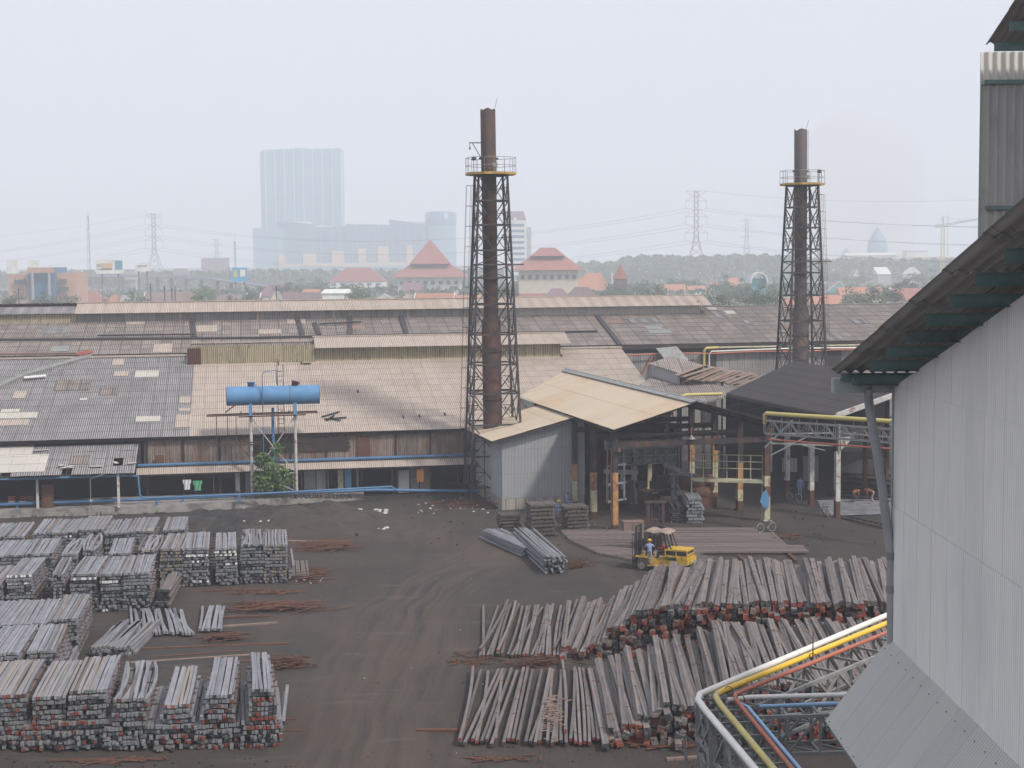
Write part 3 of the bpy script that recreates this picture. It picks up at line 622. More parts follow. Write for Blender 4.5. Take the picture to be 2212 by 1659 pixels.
for k in range(14): mb.box(c0 + SU * rnd.uniform(-2.6, 2.8) + SV * rnd.uniform(.2, 2.2) + UP * rnd.uniform(.3, 2.2), (rnd.uniform(.4, 1.3), rnd.uniform(.5, 1.2), rnd.uniform(.3, 1.1)), A14 + rnd.uniform(-.2, .2))
mb.tube([c0 - SU * 2.4 + UP * 2.6, c0 - SU * 1 - SV * .3 + UP * 2.4, c0 - SU * .8 - SV * .3], .12); mb.tube([c0 + SU * 3 + UP * 1.6, c0 + SU * .5 - SV * .4 + UP * 1.5, c0 + SU * .3], .1); mb.build('bed', 'dark_steel', mc)
mb = MB()
for z in (4.6, 3.2, 1.9): mb.beam(S(-.2, 1.2, z), S(1.6, 2.2, z), .14)
for u in (0, .8, 1.6): mb.beam(S(u - .2, 1.2 + u * .5, 1.9), S(u - .2, 1.2 + u * .5, 4.6), .14)
mb.build('guard_frame', 'machine', mc)
an = root('machine_drums', 'rusty orange machine drums beside the posts in the shed', 'machine', S(9.6, 8, 0))
mb = MB()
for i, (u, v, z, r_) in enumerate(((9.0, 8, 2.1, .6), (10.2, 8.4, 1.9, .7), (9.7, 7.6, 1.2, .5))): mb.lathe(S(u, v, z), [(0, -.8), (r_, -.8), (r_ * 1.06, -.3), (r_, .3), (r_, .8), (0, .8)], 14, SU)
mb.box(S(9.6, 8, .45), (2.8, 1.6, .9), A14); mb.build('drum', 'rust', an)

# annexe store
ax0 = V((-.87, 122.1, 0)); AW = 6.95; AL = 9.6
def A(u, v, z=0): return ax0 + SU * u + SV * v + V((0, 0, z))
an = root('store_annexe', 'grey corrugated store with cream lean-to roof on a block footing beside the open shed', 'store', A(3.4, 4.8, 0))
for (o, X, L_, tz) in ((A(0, 0, .95), SU, AW, None), (A(0, AL, .95), -SV, AL, None)):
    if X is SU:
        # front wall follows the roof slope
        nx = 6 * int(AW / .12); vs = []; fs = []
        lv = [0, 1.62, 3.3, 99]
        for k in range(3):
            b = len(vs)
            for i in range(nx + 1):
                x = AW * i / nx; top = 5.0 + 1.72 * x / AW; z = .014 * math.cos(2 * math.pi * x / .12)
                vs.append((x, lv[k], z + .012)); vs.append((x, min(lv[k + 1] + .05, top), z))
            fs += [(b + 2 * i, b + 2 * i + 2, b + 2 * i + 3, b + 2 * i + 1) for i in range(nx)]
        frame_obj('wall', vs, fs, 'wall_annex', o, X, UP, an)
    else: corr('wall', 'wall_annex', o, X, UP, L_, 5.0, an, pitch=.12, amp=.014, row=1.66, seg=4)
mb = MB(); mb.box(A(AW / 2, .12, .48), (AW, .22, .96), A14); mb.box(A(.12, AL / 2, .48), (.22, AL - .4, .962), A14); mb.build('block_footing', 'block_wall', an)
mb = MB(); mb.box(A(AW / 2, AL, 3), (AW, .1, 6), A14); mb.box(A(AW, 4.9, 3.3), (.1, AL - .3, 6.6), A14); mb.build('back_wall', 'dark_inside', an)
ta = 1.72 / AW
o = corr('roof', 'roof_cream', A(-1.0, AL + .6, 5.99 - 1.0 * ta), -SV, SU + UP * ta, AL + 1.35, 8.15, an, pitch=.13, amp=.014, row=2.8, seg=4, wob=.01)
mb = MB(); mb.beam(A(-.9, -.7, 5.85 - ta), A(7.1, -.7, 5.85 + ta * 6.9), .06, .12); mb.beam(A(-.95, -.7, 5.85 - ta), A(-.95, AL + .5, 5.85 - ta), .06, .12); mb.build('roof_frame', 'post_dark', an)
mb = MB(); mb.box(A(5.9, -.08, 2.3), (.22, .02, .28), A14); mb.build('notice', 'plaster_white', an)

# ------------------------------------------------------------------ black roofed shed
bs = root('open_shed', 'large open shed with flat black gabled roof on white posts at the right', 'shed', (27, 128, 0))
kA, kB, kC, kD = V((24.9, 118, 7.9)), V((19.6, 139, 7.9)), V((26.3, 141.6, 10.65)), V((32.5, 120.9, 10.1))
def bl(s, t): return (kA * (1 - s) + kB * s) * (1 - t) + (kD * (1 - s) + kC * s) * t
mb = MB(); NS = 6
for k in range(NS):
    for j in range(12):
        t0, t1 = k / NS - (.012 if k else 0), (k + 1) / NS; h = .0
        p = [bl(j / 12, t0) + UP * .012, bl(j / 12, t1), bl((j + 1) / 12, t1), bl((j + 1) / 12, t0) + UP * .012]
        p = [q + UP * (.03 * math.sin(j * 1.9 + k)) * 0 for q in p]
        mb.slab(p[::-1], (0, 0, -.07))
for j in range(60):
    a = bl(j / 60, 0); mb.box(a + V((0, 0, -.02 - rnd.random() * .05)), (.4, .3, .05), -.2)
mb.build('roof', 'black_roof', bs)
mb = MB(); e = V((8.2, 3.3, -2.4)); mb.slab([kD, kC, kC + e, kD + e], (0, 0, -.1)); mb.build('roof', 'black_roof', bs)
mb = MB()
for s in [i / 5 for i in range(6)]:
    mb.beam(bl(s, 0) - UP * .15, bl(s, 1) - UP * .15, .15, .25); mb.beam(bl(s, 1) - UP * .2, bl(s, 1) + e - UP * .2, .15, .25)
    mb.beam(bl(s, 0) - UP * 1.2, bl(s, .55) - UP * 2.2, .07); mb.beam(bl(s, .55) - UP * 2.2, bl(s, 1) - UP * .3, .07)
mb.beam(kA - UP * .2, kB - UP * .2, .15, .25); mb.beam(kA - UP * 1.5, kB - UP * 1.5, .1, .12)
mb.build('roof_frame', 'dark_steel', bs)
mb = MB(); mb.beam(kA + V((.3, .1, .02)), bl(0, .72) + V((0, 0, -.1)), .3, .3); mb.beam(bl(0, .0) + V((0, -.1, -.15)), kD + V((0, -.1, -.15)), .12, .3); mb.build('verge_board', 'post_white', bs)
mb = MB(); kBb = kB + (kB - kA) * .02
mb.slab([V((19.6, 139.5, 0)), V((36, 145, 0)), V((36, 145, 8)), V((27, 142, 10.3)), V((19.6, 139.5, 7.8))], (0, .2, 0)); mb.build('back_wall', 'dark_inside', bs)
for x, y in ((1808, 1118), (1752, 1093), (1700, 1070), (1662, 1050)):
    p = G(x, y); tpost(p, 7.3, .38, (('rust', 1.3), ('post_white', 3.4), ('post_white', 5.2), ('post_dark', None)), bs)
for x, y in ((1868, 1060), (1915, 1040)): tpost(G(x, y), 7.6, .3, (('rust', None),), bs)
mb = MB(); a = G(1808, 1118) + UP * 5.6; mb.beam(a, a + V((1.4, .2, 1.0)), .1); mb.slab([a + V((.2, 0, -.4)), a + V((1.3, 0, .7)), a + V((.2, 0, .7))], (0, .06, 0)); mb.build('bracket', 'post_white', bs)
mb = MB()
for x0, x1, y0, y1, Y in ((1690, 1722, 990, 1020, 131), (1735, 1768, 985, 1040, 136), (1812, 1900, 925, 975, 138)):
    a = D(x0, y0, Y); b = D(x1, y0, Y); c = D(x1, y1, Y); d = D(x0, y1, Y); mb = MB(); mb.slab([a, b, c, d], (0, .1, 0)); mb.build('sheet_panel', 'wall_grey', bs)
# small sheds between
def quad_px(pts): return [D(x, y, Y) for x, y, Y in pts]
sm = root('small_shed', 'small gabled shed with grey roof between the warehouses', 'shed', D(1460, 850, 150))
mb = MB(); P_ = quad_px([(1400, 785, 146), (1467, 806, 143), (1521, 789, 146), (1451, 769, 149)]); mb.slab(P_[::-1], (0, 0, -.1)); mb.build('roof', 'roof_old', sm)
mb = MB(); P_ = quad_px([(1405, 789, 146.4), (1465, 808, 143.4), (1465, 850, 143.4), (1405, 825, 146.4)]); mb.slab(P_, (.1, .3, 0))
P2 = quad_px([(1451, 772, 149), (1520, 791, 146)]); mb.slab([P2[0], P2[1], P2[1] - UP * 3, P2[0] - UP * 3], (.1, .3, 0)); 
for p in P_[:2] + P2: mb.beam(p - UP * .2, V((p.x, p.y, 0)), .25)
mb.build('wall', 'plaster_grey', sm)
sp = root('plank_roof', 'collapsing plank roof with loose boards next to the black roofed shed', 'shed', D(1560, 860, 146))
mb = MB()
for i in range(13):
    x = 1462 + i * 13; y = 806 + i * 2.2; c = rnd.uniform(-3, 3)
    a = D(x + c, y + 6 + rnd.uniform(-3, 4), 142 + i * .12); b = D(x + 62 + rnd.uniform(-10, 6), y - 17 + rnd.uniform(-2, 2), 145 + i * .12); mb.beam(a, b, rnd.uniform(.5, .8), .05)
mb.build('board', 'wood', sp)
mb = MB(); mb.slab(quad_px([(1521, 787, 146.2), (1545, 795, 146), (1660, 822, 146), (1600, 808, 147.5)]), (0, 0, -.06)); mb.build('sheet', 'galv', sp)
mb = MB(); mb.beam(D(1470, 812, 143), D(1640, 838, 144), .2); mb.beam(D(1500, 800, 146), D(1690, 828, 147), .2)
for x in (1470, 1560, 1640): p = D(x, 820, 144); mb.beam(p, V((p.x, p.y, 0)), .2)
mb.build('frame', 'dark_steel', sp)
fl = root('flat_roof_shed', 'low flat roofed shed with dusty brown roof behind the cream roof ridge', 'shed', D(1440, 900, 140))
mb = MB(); mb.slab(quad_px([(1380, 832, 142), (1520, 872, 136), (1600, 842, 140), (1420, 806, 148)])[::-1], (0, 0, -.15)); mb.build('roof', 'roof_old', fl)
mb = MB()
for x, y, Y in ((1390, 836, 141.5), (1520, 870, 136.5), (1595, 842, 139.5), (1430, 812, 147)): p = D(x, y, Y); mb.beam(p - UP * .1, V((p.x, p.y, 0)), .25)
mb.build('post', 'dark_steel', fl)
yp = root('gas_pipe', 'short yellow pipe crossing between the cream roof and the black roof', 'pipe', D(1500, 853, 135))
mb = MB(); mb.tube([D(1470, 858, 136), D(1482, 853, 136), D(1560, 851, 136)], .14, 8); mb.build('pipe', 'pipe_pale_yellow', yp)
# pipe gantry running to the right from the shed
gt = root('pipe_gantry', 'light steel lattice gantry carrying a yellow pipe in front of the black roof', 'pipe gantry', (23, 110, 8))
ga, gb = D(1652, 893, 113.0), D(2100, 921, 101.5)
mb = MB(); mb.tube([ga - UP * .8, ga - V((0, 0, .1)), ga + (gb - ga) * .01, gb], .16, 10); mb.build('pipe', 'pipe_pale_yellow', gt)
mb = MB(); mb.tube([ga + UP * -1.95 + V((.3, 0, 0)), gb - UP * 1.95], .07, 8); mb.build('pipe', 'pipe_red', gt)
mb = MB(); n_ = 22; dd = (gb - ga)
for off in (V((0, -.25, 0)), V((0, .45, 0))):
    for z in (-.55, -1.5): mb.beam(ga + off + UP * z, gb + off + UP * z, .07, .09)
    for i in range(n_):
        p, q = ga + dd * (i / n_) + off, ga + dd * ((i + 1) / n_) + off
        mb.beam(p - UP * .5, p - UP * 1.5, .05)
        if i % 2: mb.beam(p - UP * .55, q - UP * 1.5, .05)
        else: mb.beam(p - UP * 1.5, q - UP * .55, .05)
for i in range(0, n_ + 1, 2): p = ga + dd * (i / n_); mb.beam(p + V((0, -.25, -.55)), p + V((0, .45, -.55)), .05); mb.beam(p - UP * .2, p - UP * .55, .05)
mb.build('lattice', 'galv', gt)
mb = MB(); p = G(1649, 1134); t = S(2 * HW, .3, 6.3)
mb.beam(t + UP * -.6 + V((-.2, -.3, 0)), t + V((1.9, -.4, 1.5)), .1); mb.beam(t + UP * -1.4, t + V((3.2, -.3, .3)), .09); mb.beam(t + UP * .2, t + V((4.5, 0, -.9)), .08); mb.beam(t + V((.2, 0, -.3)), V((25.2, 117.6, 5.6)), .09, .12); mb.beam(t + V((.2, 0, .4)), V((25.2, 117.6, 6.6)), .09, .12)
mb.beam(V((25.2, 117.6, 5.6)), V((33, 116.6, 5.2)), .09, .12); mb.beam(V((25.2, 117.6, 6.6)), V((33, 116.6, 6.0)), .09, .12)
mb.tube([V((25.2, 117.3, 0)) + V((0, 0, 5.0)), V((25.2, 117.2, 7.3))], .12, 8)
mb.build('bracket', 'galv', gt)

# ------------------------------------------------------------------ lattice towers with chimneys
def tower(loc, yaw, label, clabel, ladder=-1, lean=0.0, hoist=False):
    t = root('lattice_tower', label, 'tower', loc, 'chimney support towers')
    X = V((math.cos(yaw), math.sin(yaw), 0)); Y = V((-math.sin(yaw), math.cos(yaw), 0)); o = V(loc)
    side = lambda z: 4.5 - .0775 * z
    def c(i, z):
        h = side(z) / 2; sx, sy = ((-1, -1), (1, -1), (1, 1), (-1, 1))[i % 4]; return o + X * sx * h + Y * sy * h + UP * z
    lv = [0, 1.3, 3.9, 6.5, 9.1, 11.5, 14.0, 16.5, 18.7, 19.8, 21.0, 23.1, 25.1, 27.2]
    for i in range(4):
        mb = MB(); mb.beam(c(i, 0), c(i, 27.2), .17, .17, X); mb.box(c(i, .1), (.5, .5, .2), yaw); mb.build('leg', 'dark_steel', t)
    mb = MB()
    for i in range(4):
        for k in range(len(lv) - 1):
            a, b, d, e = c(i, lv[k]), c(i + 1, lv[k]), c(i, lv[k + 1]), c(i + 1, lv[k + 1])
            mb.beam(d, e, .11, .13)
            if lv[k + 1] - lv[k] < 1.5: mb.beam(a, e, .07); continue
            m0 = (a + b) / 2; md, me = (m0 + d) / 2, (m0 + e) / 2; la, lb = (a + d) / 2, (b + e) / 2
            mb.beam(m0, d, .085); mb.beam(m0, e, .085); mb.beam(la, md, .055); mb.beam(lb, me, .055)
            mb.beam(a, md, .055); mb.beam(b, me, .055)
            mb.box(m0, (.3, .03, .3), yaw + i * math.pi / 2)
    for k in (1, 4, 7, 11): # inner ring braces
        for i in range(4): mb.beam((c(i, lv[k]) + c(i + 1, lv[k])) / 2, (c(i + 1, lv[k]) + c(i + 2, lv[k])) / 2, .07)
    mb.beam(c(0, 19.8) - X * .1, c(1, 19.8) + X * 1.0, .1); mb.build('bracing', 'dark_steel', t)
    mb = MB(); pr = 2.15
    oc = [o + X * (pr * 1.0 * math.cos(a)) + Y * (pr * math.sin(a)) + UP * 27.35 for a in [math.pi / 8 + k * math.pi / 4 for k in range(8)]]
    mb.slab(oc, (0, 0, -.1)); mb.build('platform', 'dark_steel', t)
    mb = MB()
    for k in range(8): mb.beam(oc[k] + UP * -.02, oc[(k + 1) % 8] + UP * -.02, .07, .2)
    mb.build('platform_edge', 'yellow_edge', t)
    mb = MB()
    for k in range(8):
        a, b = oc[k], oc[(k + 1) % 8]
        for z in (.65, 1.3): mb.tube([a + UP * z, b + UP * z], .022, 5)
        mb.tube([a, a + UP * 1.3], .022, 5); mb.tube([(a + b) / 2, (a + b) / 2 + UP * 1.3], .018, 5)
    mb.build('railing', 'galv', t)
    mb = MB(); lx = ladder   # caged ladder on one side
    def lp(z, q, out): h = side(z) / 2; return o + X * lx * (h + .12 + out) + Y * (-h * .3 + q) + UP * z
    for q in (-.22, .22): mb.tube([lp(1, q, 0), lp(27.3, q, 0)], .022, 5)
    for k in range(0, 86): mb.tube([lp(1.2 + k * .305, -.22, 0), lp(1.2 + k * .305, .22, 0)], .012, 4, False)
    for k in range(14):
        z = 4.5 + k * 1.68; pts = [lp(z, -.22, 0), lp(z, -.4, .35), lp(z, -.2, .75), lp(z, .2, .75), lp(z, .4, .35), lp(z, .22, 0)]
        mb.tube(pts, .014, 4, False)
    for q, ou in ((-.4, .35), (-.2, .75), (.2, .75), (.4, .35)): mb.tube([lp(4.5, q, ou), lp(17.6, q, ou)], .014, 4); mb.tube([lp(18.0, q, ou), lp(26.3, q, ou)], .014, 4)
    mb.build('ladder', 'dark_steel', t)
    mb = MB(); mb.box(o + X * -.1 * ladder - Y * 1.6 + UP * 28.0, (.42, .3, .32), yaw); mb.tube([o + X * -.1 * ladder - Y * 1.6 + UP * 27.4, o + X * -.1 * ladder - Y * 1.6 + UP * 28.0], .03, 5); mb.build('floodlight', 'galv', t)
    mb = MB(); p = o + X * ladder * 1.5 - Y * .6; mb.box(p + UP * 28.55, (.34, .2, .28), yaw); mb.tube([p + UP * 27.4, p + UP * 28.8], .03, 5); mb.build('floodlight', 'dark_steel', t)
    ch = root('chimney', clabel, 'chimney', loc, 'factory chimneys')
    mb = MB(); L = lambda z: o + X * (lean * z) + UP * z
    prof = [(.80, 0), (.80, 15.0), (.61, 15.5), (.60, 22), (.63, 22.02), (.63, 32.6), (.58, 32.6), (.56, 30)]
    vs = []; n = 28
    for r, z in prof:
        for k in range(n): vs.append(L(z) + X * (r * math.cos(2 * math.pi * k / n)) + Y * (r * math.sin(2 * math.pi * k / n)) + (UP * .12 * math.sin(k * .7) if z > 32 else UP * 0))
    mb.add(vs, [(i * n + k, i * n + (k + 1) % n, (i + 1) * n + (k + 1) % n, (i + 1) * n + k) for i in range(len(prof) - 1) for k in range(n)], True)
    mb.build('flue', 'rust_dark' if ladder < 0 else 'flue2', ch)
    mb = MB()
    for z in (4, 8.5, 12.5, 18.6, 22.1, 26): mb.lathe(L(z), [(.6, -.05), (.86 if z < 15 else .67, -.05), (.86 if z < 15 else .67, .05), (.6, .05)], 24)
    mb.build('flange', 'rust_dark', ch)
    mb = MB(); q = L(32.6) + X * .6; mb.tube([q - UP * 1, q + UP * .2, q + X * .2 + UP * 1.0], .015, 4); mb.build('lightning_rod', 'dark_steel', ch)
    if hoist:
        mb = MB(); q = L(29.9) - X * .6; mb.beam(q, q - X * 1.0, .07, .08); mb.beam(q - X * .75, q - UP * 1.3, .06); mb.tube([q - X * .95, q - X * .95 - UP * .4], .02, 4); mb.box(q - X * .95 - UP * .45, (.12, .1, .22)); mb.build('jib_arm', 'dark_steel', ch)
    else:
        mb = MB()
        for k in range(18): mb.tube([L(27.6 + k * .28) + X * .6, L(27.6 + k * .28) + X * .78], .012, 4)
        mb.tube([L(27.6) + X * .78, L(32.6) + X * .78], .015, 4); mb.build('rungs', 'dark_steel', ch)
    mb = MB(); mb.box(L(28.6) + X * .72, (.2, .14, .16)); mb.box(L(28.6) - X * .72, (.2, .14, .16)); mb.build('bracket', 'dark_steel', ch)
    mb = MB(); mb.lathe(L(3.9) + X * 1.3, [(.0, -.9), (.55, -.8), (.6, .5), (0, .8)], 12); mb.beam(L(5) + X * .4, L(3.8) + X * 1.5, .8); mb.build('duct', 'rust_dark', ch)
mat('flue2', (.10, .08, .078), (.07, .06, .06), .8, .8, c3=(.3, .13, .06), s3=.3, t3=(.56, .7))
yaw9 = rad(9.5)
tower((-1.62, 128.3, 0), yaw9, 'lattice tower around the taller rust brown chimney in front of the pink roof', 'tall rusty brown chimney rising beside the cream roofed store', -1, -.006, True)
tower(tuple(V((28.6, 150.7, 0))), yaw9, 'lattice tower behind the black roof near the right building', 'dark chimney with a bright rust patch behind the black roof', 1, -.006)

# ------------------------------------------------------------------ blue water tank
tk = root('water_tank', 'rust streaked blue horizontal tank on tall pale posts', 'water tank', W(-5, -2, .6))
pv = -2.3
def T(x, y): return onplane(x, y, W(0, pv, 0), -WV)
ta_, tb_ = T(489, 856.5), T(690, 851); tb_.z = ta_.z = (ta_.z + tb_.z) / 2; td = (tb_ - ta_).normalized(); tl = (tb_ - ta_).length
mb = MB(); r_ = .80
mb.lathe(ta_, [(r_, .0), (r_, tl)], 40, td)
for z_, s_ in ((0, 1), (tl, -1)): mb.lathe(ta_ + td * z_, [(0, -.03 * s_), (r_ * .5, -.025 * s_), (r_, 0)][::s_], 40, td)
mb.build('tank', 'tank_blue', tk)
mb = MB()
for z_ in (.03, tl * .36, tl * .68, tl - .03): mb.lathe(ta_ + td * z_, [(r_ - .01, -.035), (r_ + .012, -.03), (r_ + .012, .03), (r_ - .01, .035)], 40, td)
mb.build('weld_band', 'tank_band', tk)
for f, m in ((.265, 'blue_paint'), (.73, 'rust')):
    mb = MB(); p = ta_ + td * (tl * f) + UP * .7; mb.lathe(p, [(.28, 0), (.28, .38), (.34, .38), (.34, .46), (0, .48)], 16, (UP + td * (.0 if f < .5 else .25)).normalized()); mb.tube([p + td * .35 + UP * .2, p + td * .5 + UP * .2], .05, 6); mb.build('hatch', m, tk)
posts = []
for x in (541, 637):
    p = T(x, 880); p.z = .6; posts.append(p)
    mb = MB(); mb.tube([p, p + UP * 7.0], .13, 10); mb.build('post', 'post_white', tk)
    mb = MB(); mb.box(p + UP * 7.35 - WV * .2, (.28, .7, 1.0), A10); mb.build('saddle', 'tank_blue', tk)
pa, pb = posts
mb = MB()
for v in (-.5, .7): mb.beam(pa - WU * 3.6 + UP * 6.9 + WV * v, pb + WU * 1.9 + UP * 6.98 + WV * v, .08, .1); 
for u in (-.8, .3, 2.6, 3.2): mb.beam(pa + WU * u + UP * 7.05 - WV * .6, pa + WU * u + UP * 7.05 + WV * .9, .1, .1)
mb.beam(pa - WU * 1.0 + UP * 6.75 - WV * .2, pb + WU * .9 + UP * 6.8 - WV * .2, .1, .1)
mb.beam(pa - WU * 2.1 + UP * 7.15 - WV * .4, pa - WU * 1.0 + UP * 7.95 - WV * .3, .1)
# lower walkway at the left
for v, z in ((-.6, 4.45), (.5, 4.5), (-.3, 4.6)): mb.beam(pa - WU * 3.4 + UP * z + WV * v, pa + WU * .9 + UP * z + WV * v, .07, .08)
for u in (-2.8, -1.9, -1.2): mb.beam(pa + WU * u + UP * 4.5 - WV * .5, pa + WU * u + UP * 6.9 - WV * .5, .06)
for u in (-3, -2, -1, 0): mb.beam(pa + WU * u + UP * 4.55 - WV * .6, pa + WU * u + UP * 4.55 + WV * .5, .06)
mb.beam(pa + UP * 3.2, pa - WU * 1.1 + UP * 4.4, .06); mb.beam(pb + UP * 3.2, pb + WU * 1.1 + UP * 4.45, .06); mb.beam(pb + UP * 4.5, pb + WU * 1.15 + UP * 4.5, .06)
mb.build('walkway', 'rust_dark', tk)
mb = MB(); h = 6.7
mb.beam(pa + UP * h, pb + UP * .35, .07) if False else None
mid = (pa + pb) / 2 + UP * 4.1
for q in (pa + UP * 6.7, pb + UP * 6.7, pa + UP * 1.9, pb + UP * 1.9): mb.beam(q, mid, .07)
mb.beam(pa + UP * 1.85, pb + UP * 1.9, .08); mb.beam(pa + UP * .1, (pa + pb) / 2 + UP * 1.2, .07); mb.beam(pb + UP * .3, (pa + pb) / 2 + UP * 1.2, .07); mb.build('bracing', 'post_white', tk)
mb = MB(); p = (pa + pb) / 2 + WV * .3; mb.tube([V((p.x, p.y, .6)), p + UP * 7.4], .12, 8)
p = pa + WU * 1.0 - WV * .9; mb.tube([V((p.x, p.y, 2.6)), V((p.x, p.y, 10.9)), p + WU * .15 + UP * 10.5, p + WU * 1.2 + UP * 10.65, p + WU * 1.2 + UP * 9.5], .04, 6); mb.build('pipe', 'blue_paint', tk)
mb = MB(); p = (pa + pb) / 2 + WU * .45 + WV * .9
for q in (0, .5): mb.tube([V((p.x, p.y, .6)) + WU * q, V((p.x, p.y, 11.6)) + WU * q], .035, 5)
for k in range(26): mb.tube([V((p.x, p.y, 1 + k * .4)), V((p.x, p.y, 1 + k * .4)) + WU * .5], .02, 4)
mb.build('ladder', 'rust_dark', tk)

# ------------------------------------------------------------------ near grey building on the right
Y0 = 23.5; XW = 831 / 3300 * Y0
bd = root('grey_building', 'tall grey corrugated building with green purlins under its overhanging roof', 'building', (XW, 16, 0))
eave = D(1800, 808, Y0); vend = D(2212, 440, 1106 and eave.x / ((2212 - 1106) / F)); XV = eave.x
k_ = (vend.z - eave.z) / (Y0 - vend.y)
def roofz(y): return eave.z + (Y0 - y) * k_
zC = D(1951, 1370, Y0).z; zB = D(1938, 1095, Y0).z; zA = D(1948, 836, Y0).z
mbv = []; fsv = []; yend = 4.0; pitch = .076; nseg = 4
r2 = random.Random(5); vs = []; fs = []
rows = [(zC - .25, zB + .03, .030), (zB - .05, zA + .03, .016), (zA - .05, 99, .002)]
wdt = Y0 - yend; ncol = int(wdt / (pitch / nseg)); lastp = -1
for (za, zb, off) in rows:
    panel = {}
    b = len(vs)
    for i in range(ncol + 1):
        y = i * wdt / ncol; pn = int(y / .76)
        if pn not in panel: panel[pn] = (r2.uniform(-.035, .035), r2.uniform(0, .008))
        dz, dx = panel[pn]
        zz = off + dx + .009 * math.cos(2 * math.pi * y / pitch)
        top = roofz(Y0 - y) - .2
        vs.append((y, za + dz, zz)); vs.append((y, min(zb, top), zz))
    for i in range(ncol): fs.append((b + 2 * i, b + 2 * i + 2, b + 2 * i + 3, b + 2 * i + 1))
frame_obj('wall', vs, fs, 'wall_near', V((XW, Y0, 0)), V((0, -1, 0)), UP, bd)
mb = MB(); mb.box((XW + .25, Y0 - .02, 8), (.5, .04, 16.4)); mb.box((XW + .2, (Y0 + yend) / 2, 5), (.2, Y0 - yend - .2, 10)); mb.box((XW + 7, Y0 - .1, 8.2), (14, .1, 16.3)); mb.build('end_wall', 'plaster_grey', bd)
# corner flashing
mb = MB(); mb.box((XW - .02, Y0 + .01, (zC + eave.z) / 2), (.05, .06, eave.z - zC - .2)); mb.build('corner_trim', 'gutter', bd)
# roof sheets: waves run up the slope
RN = V((0, -1, k_)).normalized()
o = corr('roof', 'near_asb', V((XV + 14, Y0 + .12, eave.z + .02)), V((-1, 0, 0)), RN, 14, 17.5, bd, pitch=.177, amp=.028, row=1.55, seg=8, lap=.012, wob=.01, seed=61)
for i in range(13):
    y = Y0 - .35 - i * 1.0 if i else Y0 - .22
    if y < yend: break
    mb = MB(); z = roofz(y) - .06; L = XW + .4 - XV
    mb.box((XV + .12 + L / 2, y, z - .08), (L - .24, .008, .15)); mb.box((XV + .12 + L / 2, y - .03, z - .005), (L - .24, .06, .008)); mb.box((XV + .12 + L / 2, y - .03, z - .155), (L - .24, .06, .008))
    mb.build('purlin', 'green_steel', bd)
ga_ = D(1802, 812, Y0); gb_ = D(1800, 846, Y0)
mb = MB(); gz0, gz1 = gb_.z, ga_.z - .02; mb.box(((XV + XW + 1) / 2, Y0 + .05, (gz0 + gz1) / 2 - .02), (XW + 1 - XV, .2, gz1 - gz0)); mb.build('gutter', 'gutter', bd)
mb = MB(); mb.box(((XV + XW + 1) / 2 + .05, Y0 - .06, gz1 + .0), (XW + 1 - XV - .1, .12, .12)); mb.build('eave_beam', 'green_steel', bd)
mb = MB(); pts = [(1876, 842), (1876, 862), (1880, 892), (1899, 1005), (1918, 1150), (1925, 1195), (1925, 1300), (1926, 1412)]
Yp = Y0 - .1; mb.tube([D(x, y, Yp) for x, y in pts], .072, 12)
mb.build('downpipe', 'pipe_grey', bd)
mb = MB()
for x, y in ((1925, 1272), (1925, 1200)): q = D(x, y, Yp); mb.tube([q - UP * .06, q + UP * .06], .082, 12)
mb.tube([D(1872, 852, Yp), D(1890, 825, Y0 + .0)], .02, 6); mb.build('pipe_collar', 'galv', bd)
# flared skirt roof
ao = D(1785, 1560, Y0); ai = V((XW, Y0, zC)); sd = (ai - V((ao.x, Y0, ao.z)))
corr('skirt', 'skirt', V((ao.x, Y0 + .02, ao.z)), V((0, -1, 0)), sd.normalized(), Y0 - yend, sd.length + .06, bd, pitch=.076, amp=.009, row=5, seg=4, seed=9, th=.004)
mb = MB(); mb.beam(V((ao.x + .03, Y0 - .05, ao.z - .08)), V((XW, Y0 - .05, zC - .12)), .06, .12)
mb.beam(V((ao.x + .06, Y0, ao.z - .06)), V((ao.x + .06, yend, ao.z - .06)), .06, .06); mb.build('skirt_frame', 'green_steel', bd)
mb = MB(); nn = V((0, -1, 0)).cross(sd.normalized())
for f in (.03, .86):
    for i in range(22): q = V((ao.x, Y0 - .15 - i * .42, ao.z)) + sd * f + nn * .02; mb.lathe(q, [(.0, .008), (.008, .006), (.009, -.005)], 6, nn)
mb.build('screws', 'dark_steel', bd)
# higher hall behind
YU = 32.0
ub = root('corrugated_hall', 'taller hall with dark fluted sheet wall and light top strip behind the near roof', 'building', (14, 33, 0))
xl = D(2113, 300, YU).x; zt = D(2113, 113, YU).z; zr1 = D(2120, 178, YU).z; zr2 = D(2130, 449, YU).z
corr('wall', 'near_asb', V((xl + .02, YU, zr1 - 12)), V((1, 0, 0)), UP, 7, 12, ub, pitch=.177, amp=.03, row=13, seg=10, th=.006)
corr('top_strip', 'near_asb_light', V((xl, YU - .03, zr1 - .05)), V((1, 0, 0)), UP, 7, zt - zr1 + .05, ub, pitch=.177, amp=.03, row=13, seg=10, th=.006)
mb = MB(); mb.slab([V((xl + .05, YU + .08, 0)), V((xl + 7, YU + .08, 0)), V((xl + 9, YU + 6, 0)), V((xl + 3.2, YU + 6, 0))], (0, 0, zt)); mb.build('inner_wall', 'plaster_grey', ub)
mb = MB()
for z, x0 in ((zr1, xl + .1), (zr2, xl + .16)): mb.box((x0 + 3, YU - .07, z), (6, .07, .08))
mb.build('rail', 'green_steel', ub)
YR = YU - .5; e2 = D(2134, 106, YR); s2 = .34
RN2 = V((0, -1, s2)).normalized()
corr('roof', 'near_asb', V((e2.x + 7, YR + .15, e2.z + .13)), V((-1, 0, 0)), RN2, 7, 8, ub, pitch=.177, amp=.03, row=1.5, seg=8, th=.012)
